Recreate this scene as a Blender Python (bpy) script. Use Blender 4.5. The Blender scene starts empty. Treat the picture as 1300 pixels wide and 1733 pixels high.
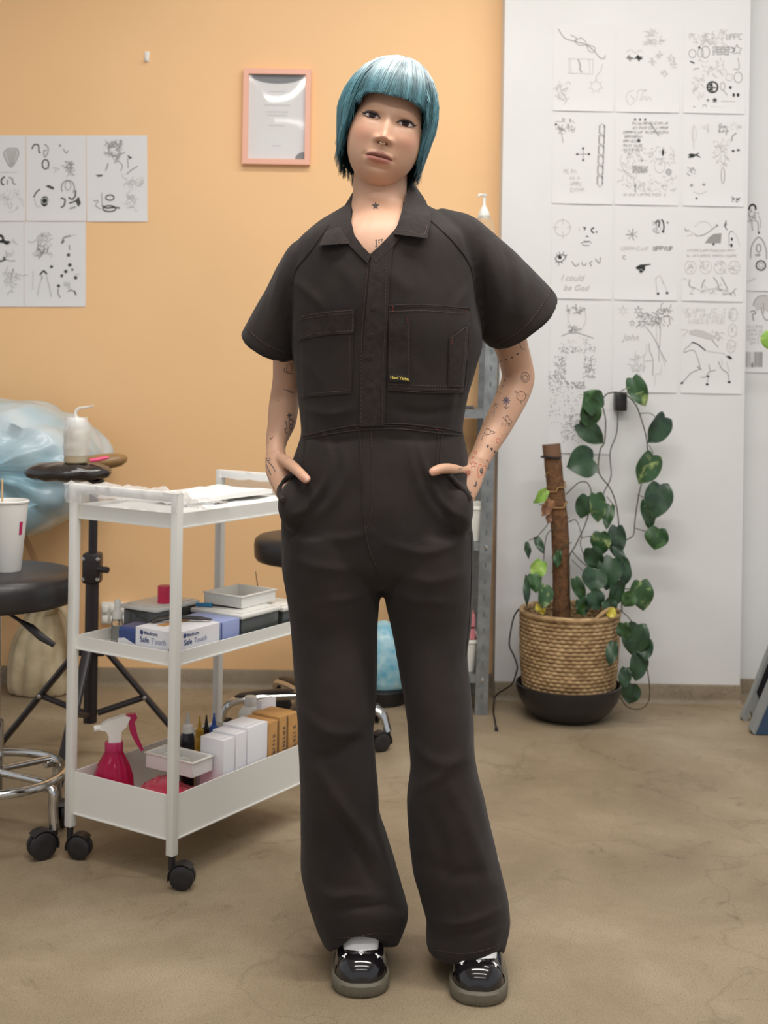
import bpy, bmesh, math, random
import numpy as np
from mathutils import Vector, Matrix, noise
from mathutils.bvhtree import BVHTree

random.seed(7)
rng = np.random.default_rng(7)
scene = bpy.context.scene
COL = scene.collection
R = math.radians

# ------------------------------------------------------------------ camera
F = 2200.0            # focal length in pixels of the 1300 x 1733 frame
CX, CY = 650.0, 610.0 # where the optical axis meets the frame
HC = 1.12             # camera height
ROLL = R(0.9)
cam_d = bpy.data.cameras.new('camera')
cam_d.sensor_fit = 'VERTICAL'
cam_d.sensor_height = 36.0
cam_d.lens = F * 36.0 / 1733.0
cam_d.shift_y = (CY - 866.5) / 1733.0
cam_d.clip_start = 0.05
cam_d.dof.use_dof = True
cam_d.dof.focus_distance = 2.32
cam_d.dof.aperture_fstop = 7.0
cam = bpy.data.objects.new('camera', cam_d)
cam.matrix_world = Matrix.Translation((0, 0, HC)) @ Matrix.Rotation(R(90), 4, 'X') @ Matrix.Rotation(ROLL, 4, 'Z')
COL.objects.link(cam)
scene.camera = cam

# ------------------------------------------------------------------ light
world = bpy.data.worlds.new('world')
scene.world = world
world.use_nodes = True
bg = world.node_tree.nodes['Background']
bg.inputs[0].default_value = (0.93, 0.96, 1.0, 1)
bg.inputs[1].default_value = 0.62

def area(name, loc, size, power, col=(1, 1, 1), rot=(0, 0, 0)):
    l = bpy.data.lights.new(name, 'AREA')
    l.shape = 'RECTANGLE'
    l.size, l.size_y = size
    l.energy = power
    l.color = col
    o = bpy.data.objects.new(name, l)
    o.location = loc
    o.rotation_euler = rot
    COL.objects.link(o)
    return o
# the shop's ceiling tubes
area('ceiling_tube_light', (0.25, 0.5, 2.93), (2.4, 0.22), 34, (1.0, 0.985, 0.95))
area('ceiling_tube_light', (0.25, -1.3, 2.93), (2.4, 0.22), 20, (1.0, 0.985, 0.95))
area('ceiling_tube_light', (0.45, 1.9, 2.93), (2.4, 0.22), 58, (1.0, 0.985, 0.95))
area('ceiling_tube_light', (0.45, 3.3, 2.93), (2.4, 0.22), 30, (1.0, 0.975, 0.93))

scene.view_settings.view_transform = 'Standard'
scene.view_settings.look = 'None'
scene.view_settings.exposure = -0.06
scene.view_settings.gamma = 1.0
scene.view_settings.use_curve_mapping = False

# ------------------------------------------------------------------ geometry helpers
_c, _s = math.cos(ROLL), math.sin(ROLL)
def P(x, y, d):
    """photo pixel at depth d -> world point"""
    du, dv = x - CX, CY - y
    u = du * _c - dv * _s
    v = du * _s + dv * _c
    return Vector((u * d / F, d, HC + v * d / F))
def on_z(x, y, z):
    """photo pixel on the horizontal plane z -> world point"""
    du, dv = x - CX, CY - y
    v = du * _s + dv * _c
    return P(x, y, (z - HC) * F / v)
def to_px(w):
    u, v = w[0] * F / w[1], (w[2] - HC) * F / w[1]
    du = u * _c + v * _s
    dv = -u * _s + v * _c
    return CX + du, CY - dv

def lin(c):
    c = np.asarray(c, float) / 255.0
    return np.where(c <= 0.04045, c / 12.92, ((c + 0.055) / 1.055) ** 2.4)

def cr(pts, n):
    """Catmull-Rom through pts (any dimension), n samples"""
    p = np.array([tuple(q) for q in pts], float)
    if len(p) == 2:
        t = np.linspace(0, 1, n)[:, None]
        return p[0] * (1 - t) + p[1] * t
    p = np.vstack([2 * p[0] - p[1], p, 2 * p[-1] - p[-2]])
    m = len(p) - 3
    out = []
    for t in np.linspace(0, m - 1e-9, n):
        i = int(t); f = t - i
        a, b, c, d = p[i:i + 4]
        out.append(0.5 * (2 * b + (c - a) * f + (2 * a - 5 * b + 4 * c - d) * f * f + (3 * b - a - 3 * c + d) * f ** 3))
    return np.array(out)

class MB:
    def __init__(self):
        self.v = []; self.f = []
    def add(self, verts, faces):
        o = len(self.v)
        self.v += [tuple(float(q) for q in p) for p in verts]
        self.f += [tuple(i + o for i in f) for f in faces]
        return self
    def box(self, c, s, r=0.0, m=None, seg=2):
        """box of size s centred at c, edges rounded by r, axes turned by matrix m"""
        bm = bmesh.new()
        bmesh.ops.create_cube(bm, size=1)
        for v in bm.verts:
            v.co = Vector((v.co.x * s[0], v.co.y * s[1], v.co.z * s[2]))
        if r > 0:
            bmesh.ops.bevel(bm, geom=list(bm.edges), offset=min(r, 0.49 * min(s)), segments=seg, affect='EDGES', profile=0.5)
        c = Vector(c)
        bm.verts.index_update()
        vs = [((m @ v.co) if m is not None else v.co) + c for v in bm.verts]
        self.add(vs, [[v.index for v in f.verts] for f in bm.faces])
        bm.free()
        return self
    def tube(self, pts, rad, n=8, cap=True, ell=None, close=False):
        pts = [Vector(p) for p in pts]
        k = len(pts)
        if not hasattr(rad, '__len__'):
            rad = [rad] * k
        t0 = (pts[1] - pts[0]).normalized()
        a = Vector((0, 0, 1)) if abs(t0.z) < 0.9 else Vector((1, 0, 0))
        nrm = (a - t0 * a.dot(t0)).normalized()
        vs = []
        for i, p in enumerate(pts):
            if close:
                t = (pts[(i + 1) % k] - pts[i - 1]).normalized()
            else:
                t = (pts[min(i + 1, k - 1)] - pts[max(i - 1, 0)]).normalized()
            nrm = (nrm - t * nrm.dot(t))
            nrm.normalize()
            b = t.cross(nrm)
            for j in range(n):
                an = 2 * math.pi * j / n
                e = ell if ell else (1, 1)
                vs.append(p + (nrm * math.cos(an) * e[0] + b * math.sin(an) * e[1]) * rad[i])
        fs = []
        for i in range(k if close else k - 1):
            for j in range(n):
                i2 = (i + 1) % k
                fs.append((i * n + j, i * n + (j + 1) % n, i2 * n + (j + 1) % n, i2 * n + j))
        if cap and not close:
            fs.append(tuple(range(n))[::-1])
            fs.append(tuple((k - 1) * n + j for j in range(n)))
        return self.add(vs, fs)
    def lathe(self, prof, c=(0, 0, 0), n=24, m=None):
        c = Vector(c); vs = []; fs = []
        k = len(prof)
        for r, z in prof:
            for j in range(n):
                an = 2 * math.pi * j / n
                q = Vector((r * math.cos(an), r * math.sin(an), z))
                vs.append((m @ q if m is not None else q) + c)
        for i in range(k - 1):
            for j in range(n):
                fs.append((i * n + j, i * n + (j + 1) % n, (i + 1) * n + (j + 1) % n, (i + 1) * n + j))
        if prof[0][0] > 1e-6: fs.append(tuple(range(n))[::-1])
        if prof[-1][0] > 1e-6: fs.append(tuple((k - 1) * n + j for j in range(n)))
        return self.add(vs, fs)
    def loft(self, rings, cap=True):
        k, n = len(rings), len(rings[0])
        vs = [p for r in rings for p in r]
        fs = []
        for i in range(k - 1):
            for j in range(n):
                fs.append((i * n + j, i * n + (j + 1) % n, (i + 1) * n + (j + 1) % n, (i + 1) * n + j))
        if cap:
            fs.append(tuple(range(n))[::-1])
            fs.append(tuple((k - 1) * n + j for j in range(n)))
        return self.add(vs, fs)
    def prism(self, poly, vec):
        n = len(poly); vec = Vector(vec)
        vs = [Vector(p) for p in poly] + [Vector(p) + vec for p in poly]
        fs = [tuple(range(n)), tuple(range(2 * n - 1, n - 1, -1))]
        fs += [(i, i + n, (i + 1) % n + n, (i + 1) % n) for i in range(n)]
        return self.add(vs, fs)
    def grid(self, pts):
        """pts[i][j] -> quads"""
        a, b = len(pts), len(pts[0])
        self.add([p for r in pts for p in r],
                 [(i * b + j, i * b + j + 1, (i + 1) * b + j + 1, (i + 1) * b + j) for i in range(a - 1) for j in range(b - 1)])
        return self
    def slab(self, pts, off):
        """closed sheet: grid pts and the same grid moved by off(i,j)->vector"""
        a, b = len(pts), len(pts[0])
        top = [Vector(p) for r in pts for p in r]
        bot = [Vector(pts[i][j]) + Vector(off(i, j)) for i in range(a) for j in range(b)]
        n = a * b
        fs = [(i * b + j, i * b + j + 1, (i + 1) * b + j + 1, (i + 1) * b + j) for i in range(a - 1) for j in range(b - 1)]
        fs += [tuple(q + n for q in f[::-1]) for f in fs]
        rim = [i * b for i in range(a)] + [(a - 1) * b + j for j in range(1, b)] + [i * b + b - 1 for i in range(a - 2, -1, -1)] + list(range(b - 2, 0, -1))
        for q in range(len(rim)):
            u, w = rim[q], rim[(q + 1) % len(rim)]
            fs.append((u, u + n, w + n, w))
        return self.add(top + bot, fs)
    def ribbon(self, pts, w, nrm):
        """flat stroke along pts (3D), width w, lying square to nrm"""
        pts = [Vector(p) for p in pts]
        k = len(pts); nrm = Vector(nrm)
        vs = []
        for i, p in enumerate(pts):
            t = pts[min(i + 1, k - 1)] - pts[max(i - 1, 0)]
            s = t.cross(nrm)
            if s.length < 1e-9: s = Vector((1e-4, 0, 0))
            s.normalize()
            ww = w[i] if hasattr(w, '__len__') else w
            vs += [p + s * ww / 2, p - s * ww / 2]
        return self.add(vs, [(2 * i, 2 * i + 1, 2 * i + 3, 2 * i + 2) for i in range(k - 1)])
    def mesh(self, name, angle=40):
        me = bpy.data.meshes.new(name)
        me.from_pydata(self.v, [], self.f)
        me.update()
        if angle is not None and len(me.polygons):
            me.polygons.foreach_set('use_smooth', [True] * len(me.polygons))
            me.set_sharp_from_angle(angle=R(angle))
        return me
    def build(self, name, mat, parent=None, angle=40, fix=True):
        me = self.mesh(name, None)
        if fix:
            bm = bmesh.new(); bm.from_mesh(me)
            bmesh.ops.recalc_face_normals(bm, faces=bm.faces)
            bm.to_mesh(me); bm.free()
        if angle is not None and len(me.polygons):
            me.polygons.foreach_set('use_smooth', [True] * len(me.polygons))
            me.set_sharp_from_angle(angle=R(angle))
        return obj(name, me, mat, parent)

def obj(name, me, mat, parent=None):
    o = bpy.data.objects.new(name, me)
    if mat is not None:
        me.materials.clear(); me.materials.append(mat)
    COL.objects.link(o)
    if parent is not None:
        attach(o, parent)
    return o
def wmat(o):
    m = o.matrix_basis
    if o.parent is not None:
        m = wmat(o.parent) @ o.matrix_parent_inverse @ m
    return m
def attach(o, parent):
    o.parent = parent
    o.matrix_parent_inverse = wmat(parent).inverted()
def tag(o, label=None, cat=None, group=None, kind=None):
    if label: o['label'] = label
    if cat: o['category'] = cat
    if group: o['group'] = group
    if kind: o['kind'] = kind
    return o
def thing(name, label, cat, loc=(0, 0, 0), rz=0.0, group=None):
    o = bpy.data.objects.new(name, None)
    o.empty_display_size = 0.05
    o.location = loc
    o.rotation_euler = (0, 0, rz)
    COL.objects.link(o)
    return tag(o, label, cat, group)
def struct(name, mb, mat, angle=40):
    return tag(mb.build(name, mat, None, angle), kind='structure')

# ------------------------------------------------------------------ materials
def pm(name, rgb, rough=0.5, metal=0.0, var=0.0, vscale=12.0, bump=0.0, bscale=150.0, rgb2=None, detail=4, **kw):
    m = bpy.data.materials.new(name)
    m.use_nodes = True
    nt = m.node_tree
    b = nt.nodes['Principled BSDF']
    col = lin(rgb)
    b.inputs['Base Color'].default_value = (*col, 1)
    b.inputs['Roughness'].default_value = rough
    b.inputs['Metallic'].default_value = metal
    for k, v in kw.items():
        b.inputs[k.replace('_', ' ')].default_value = v
    if var > 0 or bump > 0:
        tc = nt.nodes.new('ShaderNodeTexCoord')
    if var > 0:
        n = nt.nodes.new('ShaderNodeTexNoise')
        n.inputs['Scale'].default_value = vscale
        n.inputs['Detail'].default_value = detail
        nt.links.new(tc.outputs['Object'], n.inputs['Vector'])
        r = nt.nodes.new('ShaderNodeValToRGB')
        c2 = lin(rgb2) if rgb2 is not None else col * (1 - var)
        c1 = col * (1 + (var * 0.5 if rgb2 is None else 0))
        r.color_ramp.elements[0].position = 0.32
        r.color_ramp.elements[1].position = 0.68
        r.color_ramp.elements[0].color = (*np.clip(c2, 0, 1), 1)
        r.color_ramp.elements[1].color = (*np.clip(c1, 0, 1), 1)
        nt.links.new(n.outputs['Fac'], r.inputs['Fac'])
        nt.links.new(r.outputs['Color'], b.inputs['Base Color'])
    if bump > 0:
        n2 = nt.nodes.new('ShaderNodeTexNoise')
        n2.inputs['Scale'].default_value = bscale
        n2.inputs['Detail'].default_value = 3
        nt.links.new(tc.outputs['Object'], n2.inputs['Vector'])
        bp = nt.nodes.new('ShaderNodeBump')
        bp.inputs['Strength'].default_value = bump
        bp.inputs['Distance'].default_value = 0.004
        nt.links.new(n2.outputs['Fac'], bp.inputs['Height'])
        nt.links.new(bp.outputs['Normal'], b.inputs['Normal'])
    return m
def vcol(name, rough=0.5, **kw):
    """material that takes its colour from the mesh's own Col attribute"""
    m = pm(name, (200, 200, 200), rough, **kw)
    nt = m.node_tree
    a = nt.nodes.new('ShaderNodeAttribute'); a.attribute_name = 'Col'
    nt.links.new(a.outputs['Color'], nt.nodes['Principled BSDF'].inputs['Base Color'])
    return m
def set_col(me, cols):
    at = me.attributes.new('Col', 'FLOAT_COLOR', 'POINT')
    c = np.ones((len(me.vertices), 4), np.float32)
    c[:, :3] = cols
    at.data.foreach_set('color', c.ravel())

M = {}
M['white_metal'] = pm('white_metal', (226, 224, 218), 0.42)
M['black_plastic'] = pm('black_plastic', (34, 31, 33), 0.42)
M['black_vinyl'] = pm('black_vinyl', (44, 41, 42), 0.38, bump=0.15, bscale=60)
M['black_metal'] = pm('black_metal', (36, 30, 32), 0.4)
M['chrome'] = pm('chrome', (205, 205, 205), 0.12, 1.0)
M['steel'] = pm('steel', (150, 154, 156), 0.42, 0.75, var=0.25, vscale=30)
M['steel_dark'] = pm('steel_dark', (112, 120, 122), 0.5, 0.6)
M['paper'] = pm('paper', (222, 220, 220), 0.75)
M['ink'] = pm('ink', (74, 74, 72), 0.8)
M['ink_mid'] = pm('ink_mid', (150, 148, 145), 0.8)
M['ink_light'] = pm('ink_light', (194, 192, 189), 0.8)
M['white_card'] = pm('white_card', (232, 230, 234), 0.6)
M['white_plastic'] = pm('white_plastic', (232, 230, 224), 0.35)
M['grey_plastic'] = pm('grey_plastic', (196, 194, 190), 0.4)
M['smoke_plastic'] = pm('smoke_plastic', (92, 96, 94), 0.15, Transmission_Weight=0.35)
M['kraft'] = pm('kraft', (190, 142, 84), 0.7, var=0.12, vscale=40)
M['pink'] = pm('pink', (226, 50, 92), 0.45)
M['magenta'] = pm('magenta', (176, 30, 86), 0.3)
M['clear'] = pm('clear', (238, 240, 238), 0.12, Transmission_Weight=0.92, IOR=1.2)
M['blue_cap'] = pm('blue_cap', (36, 72, 148), 0.4)
M['navy'] = pm('navy', (48, 66, 120), 0.4)
M['lilac'] = pm('lilac', (152, 164, 208), 0.5)
M['yellow'] = pm('yellow', (204, 160, 52), 0.45)
M['black_ink'] = pm('black_ink', (30, 29, 32), 0.25)
def film_mat(name, rgb, alpha, rough):
    m = pm(name, rgb, rough)
    m.node_tree.nodes['Principled BSDF'].inputs['Alpha'].default_value = alpha
    return m
M['film'] = film_mat('cling_film', (250, 250, 250), 0.42, 0.12)

def ramp(nt, src, stops):
    r = nt.nodes.new('ShaderNodeValToRGB')
    e = r.color_ramp.elements
    while len(e) < len(stops): e.new(0.5)
    for q, (p, c) in zip(e, stops):
        q.position = p; q.color = (*lin(c), 1)
    nt.links.new(src, r.inputs['Fac'])
    return r
def mixc(nt, fac, a, b, mode='MIX'):
    n = nt.nodes.new('ShaderNodeMix'); n.data_type = 'RGBA'; n.blend_type = mode
    if isinstance(fac, float): n.inputs[0].default_value = fac
    else: nt.links.new(fac, n.inputs[0])
    nt.links.new(a, n.inputs[6]); nt.links.new(b, n.inputs[7])
    return n.outputs[2]
def noise_n(nt, vec, scale, detail=5, rough=0.6, dist=0.0):
    n = nt.nodes.new('ShaderNodeTexNoise')
    n.inputs['Scale'].default_value = scale; n.inputs['Detail'].default_value = detail
    n.inputs['Roughness'].default_value = rough; n.inputs['Distortion'].default_value = dist
    nt.links.new(vec, n.inputs['Vector'])
    return n.outputs['Fac']

def concrete(name, tint=1.0):
    m = bpy.data.materials.new(name); m.use_nodes = True
    nt = m.node_tree; b = nt.nodes['Principled BSDF']
    tc = nt.nodes.new('ShaderNodeTexCoord').outputs['Object']
    base = ramp(nt, noise_n(nt, tc, 2.2, 6, 0.62, 0.4), [(0.3, (132 * tint, 116 * tint, 92 * tint)), (0.52, (152 * tint, 135 * tint, 110 * tint)), (0.72, (170 * tint, 154 * tint, 130 * tint))])
    sp = ramp(nt, noise_n(nt, tc, 330, 4, 0.7), [(0.34, (120, 112, 104)), (0.52, (255, 255, 255)), (0.62, (255, 255, 255))])
    c = mixc(nt, 0.55, base.outputs[0], sp.outputs[0], 'MULTIPLY')
    st = ramp(nt, noise_n(nt, tc, 9, 7, 0.7, 1.5), [(0.30, (120, 108, 92)), (0.42, (255, 255, 255)), (0.7, (255, 255, 255))])
    c = mixc(nt, 0.35, c, st.outputs[0], 'MULTIPLY')
    v = nt.nodes.new('ShaderNodeTexVoronoi'); v.feature = 'DISTANCE_TO_EDGE'; v.inputs['Scale'].default_value = 1.3
    wob = nt.nodes.new('ShaderNodeTexNoise'); wob.inputs['Scale'].default_value = 4; wob.inputs['Detail'].default_value = 6
    nt.links.new(tc, wob.inputs['Vector'])
    mx = nt.nodes.new('ShaderNodeMix'); mx.data_type = 'RGBA'; mx.inputs[0].default_value = 0.35
    nt.links.new(tc, mx.inputs[6]); nt.links.new(wob.outputs['Color'], mx.inputs[7])
    nt.links.new(mx.outputs[2], v.inputs['Vector'])
    ck = ramp(nt, v.outputs['Distance'], [(0.0, (120, 104, 86)), (0.006, (255, 255, 255)), (1.0, (255, 255, 255))])
    c = mixc(nt, 0.22, c, ck.outputs[0], 'MULTIPLY')
    nt.links.new(c, b.inputs['Base Color'])
    rr = nt.nodes.new('ShaderNodeMapRange'); rr.inputs[3].default_value = 0.38; rr.inputs[4].default_value = 0.68
    nt.links.new(noise_n(nt, tc, 5, 5), rr.inputs[0]); nt.links.new(rr.outputs[0], b.inputs['Roughness'])
    bp = nt.nodes.new('ShaderNodeBump'); bp.inputs['Strength'].default_value = 0.12; bp.inputs['Distance'].default_value = 0.003
    nt.links.new(noise_n(nt, tc, 60, 4), bp.inputs['Height']); nt.links.new(bp.outputs['Normal'], b.inputs['Normal'])
    return m
M['floor'] = concrete('concrete')
M['skirt'] = concrete('concrete_skirting', 0.92)
M['orange_wall'] = pm('orange_wall', (240, 195, 143), 0.6, var=0.035, vscale=2.0, bump=0.12, bscale=40)
M['white_wall'] = pm('white_wall', (221, 220, 219), 0.65, var=0.03, vscale=3.0, bump=0.10, bscale=30)
M['ceiling'] = pm('ceiling', (225, 222, 216), 0.8)

# ------------------------------------------------------------------ the setting
Y_OR, Y_WH, Y_RT = 4.43, 4.32, 4.41
X_J1, X_J2 = 0.384, 1.2
struct('floor', MB().box((0, 1.0, -0.05), (6.4, 9.0, 0.1)), M['floor'])
struct('ceiling', MB().box((0, 1.0, 3.02), (6.4, 9.0, 0.1)), M['ceiling'])
struct('wall_back', MB().box((-1.4, Y_OR + 0.1, 1.5), (3.568, 0.2, 3.0)), M['orange_wall'])
struct('wall_centre', MB().box(((X_J1 + X_J2) / 2, Y_WH + 0.15, 1.5), (X_J2 - X_J1, 0.3, 3.0)), M['white_wall'])
struct('wall_right', MB().box((X_J2 + 1.0, Y_RT + 0.1, 1.5), (2.0, 0.2, 3.0)), M['white_wall'])
def skirt(name, x0, x1, y):
    h, t = 0.06, 0.012
    prof = [(0, 0), (-t - 0.012, 0), (-t - 0.004, 0.006), (-t, 0.018), (-t, h - 0.004), (-t + 0.003, h), (0, h)]
    mb = MB().prism([(x0, y + a, b) for a, b in prof], (x1 - x0, 0, 0))
    return struct(name, mb, M['skirt'])
skirt('baseboard_back', -3.2, X_J1, Y_OR)
skirt('baseboard_centre', X_J1, X_J2, Y_WH)
skirt('baseboard_right', X_J2, 3.2, Y_RT)
# ================================================================== the person
YB = 2.40                       # depth of the body's middle
def sring(xl, xr, py, yc, df, db, n=40, e=2.4):
    """horizontal section between two pixel edges: df/db = reach to the front and back in metres"""
    a, b = P(xl, py, yc), P(xr, py, yc)
    c, h = (a + b) / 2, (b - a) / 2
    out = []
    for i in range(n):
        t = 2 * math.pi * i / n
        ct, st = math.cos(t), math.sin(t)
        x = math.copysign(abs(ct) ** (2 / e), ct)
        y = math.copysign(abs(st) ** (2 / e), st)
        out.append(c + h * x + Vector((0, y * (db if y > 0 else df), 0)))
    return out
def lofted(rows, n=40, e=2.4, sub=4):
    q = cr(rows, (len(rows) - 1) * sub + 1)
    return [sring(*r, n=n, e=e) for r in q]
def ering(L, Rr, yc, hd, skew=0.0, n=32):
    """section through two pixel points (sleeves); skew pushes the front edge along the sleeve"""
    a, b = P(L[0], L[1], yc), P(Rr[0], Rr[1], yc)
    c, h = (a + b) / 2, (b - a) / 2
    ax = Vector((h.z, 0, -h.x)).normalized()
    if ax.z > 0: ax = -ax
    return [c + h * math.cos(t) + (Vector((0, 1, 0)) * hd * math.sin(t)) + ax * (-skew * math.sin(t))
            for t in (2 * math.pi * i / n for i in range(n))]
def remesh(mb, name, voxel, smooth=4):
    me = mb.mesh(name, None)
    bm = bmesh.new(); bm.from_mesh(me)
    bmesh.ops.recalc_face_normals(bm, faces=bm.faces)
    bm.to_mesh(me); bm.free()
    o = bpy.data.objects.new(name, me); COL.objects.link(o)
    r = o.modifiers.new('r', 'REMESH'); r.mode = 'VOXEL'; r.voxel_size = voxel
    if smooth:
        s = o.modifiers.new('s', 'SMOOTH'); s.factor = 0.5; s.iterations = smooth
    dg = bpy.context.evaluated_depsgraph_get()
    out = bpy.data.meshes.new_from_object(o.evaluated_get(dg))
    bpy.data.objects.remove(o); bpy.data.meshes.remove(me)
    out.name = name
    return out
def co_of(me):
    a = np.empty(len(me.vertices) * 3, np.float32); me.vertices.foreach_get('co', a); return a.reshape(-1, 3).astype(float)
def no_of(me):
    a = np.empty(len(me.vertices) * 3, np.float32); me.vertex_normals.foreach_get('vector', a); return a.reshape(-1, 3).astype(float)
def px_of(co):
    u = co[:, 0] * F / co[:, 1]; v = (co[:, 2] - HC) * F / co[:, 1]
    return CX + u * _c + v * _s, CY - (-u * _s + v * _c)
def seg_dist(px, py, pts):
    """distance of many pixels to a polyline, and the place along it (0..1)"""
    best = np.full(px.shape, 1e9); where = np.zeros(px.shape)
    k = len(pts) - 1
    for i in range(k):
        ax, ay = pts[i]; bx, by = pts[i + 1]
        dx, dy = bx - ax, by - ay
        t = np.clip(((px - ax) * dx + (py - ay) * dy) / (dx * dx + dy * dy + 1e-9), 0, 1)
        d = np.hypot(px - ax - t * dx, py - ay - t * dy)
        m = d < best
        best = np.where(m, d, best); where = np.where(m, (i + t) / k, where)
    return best, where

# ---------------------------------------------------------------- coverall shell
cov = MB()
torso = [  # py, left, right, depth, front, back
    (338, 604, 692, 2.42, .05, .05), (350, 580, 722, 2.415, .07, .065), (364, 556, 752, 2.41, .088, .08), (382, 530, 776, 2.405, .105, .095),
    (405, 506, 796, 2.40, .118, .11), (440, 494, 804, 2.40, .128, .12), (480, 492, 806, 2.40, .134, .125), (520, 494, 808, 2.40, .136, .125),
    (560, 496, 815, 2.40, .134, .122), (590, 497, 815, 2.40, .130, .12), (620, 500, 806, 2.40, .126, .115), (650, 503, 798, 2.40, .122, .11),
    (690, 507, 788, 2.40, .118, .105), (722, 509, 783, 2.40, .114, .102), (740, 508, 785, 2.40, .114, .105), (770, 498, 792, 2.40, .118, .115),
    (800, 489, 796, 2.40, .120, .122), (830, 483, 798, 2.40, .121, .128), (870, 477, 799, 2.40, .120, .130), (920, 476, 800, 2.40, .115, .128),
    (950, 479, 799, 2.40, .106, .120), (975, 486, 794, 2.40, .085, .10), (990, 500, 786, 2.40, .05, .07)]
cov.loft(lofted([(r[1], r[2], r[0], r[3], r[4], r[5]) for r in torso], e=2.35))
legL = [(478, 640, 900, 2.40, .112, .124), (478, 643, 930, 2.40, .113, .124), (478, 645, 958, 2.40, .111, .120), (482, 645, 986, 2.40, .106, .113), (488, 642, 1025, 2.40, .100, .106), (493, 639, 1062, 2.40, .094, .10),
        (496, 638, 1112, 2.395, .092, .095), (500, 638, 1162, 2.39, .090, .09), (503, 636, 1203, 2.388, .090, .085), (504, 633, 1240, 2.388, .088, .085),
        (505, 637, 1290, 2.39, .088, .085), (507, 641, 1340, 2.395, .087, .088), (508, 643, 1380, 2.40, .086, .09), (509, 655, 1416, 2.405, .087, .095),
        (510, 669, 1465, 2.41, .092, .105), (519, 682, 1512, 2.415, .098, .115), (529, 691, 1545, 2.418, .102, .122), (537, 684, 1568, 2.42, .103, .125), (548, 672, 1594, 2.42, .100, .128)]
cov.loft(lofted(legL, e=2.2))
legR = [(655, 801, 900, 2.40, .112, .124), (650, 801, 930, 2.40, .113, .124), (648, 801, 958, 2.40, .111, .120), (647, 801, 986, 2.40, .106, .113), (654, 800, 1026, 2.40, .100, .106), (663, 796, 1062, 2.40, .094, .10),
        (672, 790, 1112, 2.395, .092, .095), (679, 795, 1162, 2.39, .090, .09), (687, 800, 1210, 2.385, .088, .085), (692, 803, 1253, 2.382, .088, .085),
        (693, 808, 1303, 2.38, .088, .085), (688, 821, 1354, 2.382, .089, .09), (691, 834, 1412, 2.385, .092, .095), (699, 848, 1470, 2.39, .096, .105),
        (711, 859, 1518, 2.395, .100, .115), (722, 863, 1562, 2.40, .104, .122), (721, 857, 1598, 2.40, .104, .126), (733, 852, 1617, 2.40, .101, .128)]
cov.loft(lofted(legR, e=2.2))
slL = [((532, 398), (585, 450), 2.415, .07, 0), ((496, 412), (545, 470), 2.42, .082, 0), ((470, 450), (520, 505), 2.43, .088, .0), ((446, 497), (508, 550), 2.438, .09, .006), ((427, 531), (502, 585), 2.442, .09, .012), ((411, 561), (499, 606), 2.445, .088, .018)]
slR = [((745, 352), (735, 440), 2.415, .07, 0), ((796, 366), (775, 460), 2.42, .08, 0), ((832, 392), (792, 500), 2.43, .088, 0), ((872, 427), (800, 540), 2.44, .094, .01), ((908, 463), (810, 567), 2.448, .097, .018), ((939, 496), (826, 589), 2.455, .097, .028)]
def sleeve(sl):
    fl = cr([(a[0], a[1], b[0], b[1], y, h, s) for a, b, y, h, s in sl], 18)
    rg = [ering((q[0], q[1]), (q[2], q[3]), q[4], q[5], q[6]) for q in fl]
    c1 = sum(rg[-1], Vector()) / len(rg[-1]); c0 = sum(rg[-2], Vector()) / len(rg[-2])
    ax = (c1 - c0).normalized()
    rg.append([c1 + (p - c1) * .95 + ax * .004 for p in rg[-1]])
    return rg
cov.loft(sleeve(slL)); cov.loft(sleeve(slR))
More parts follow.
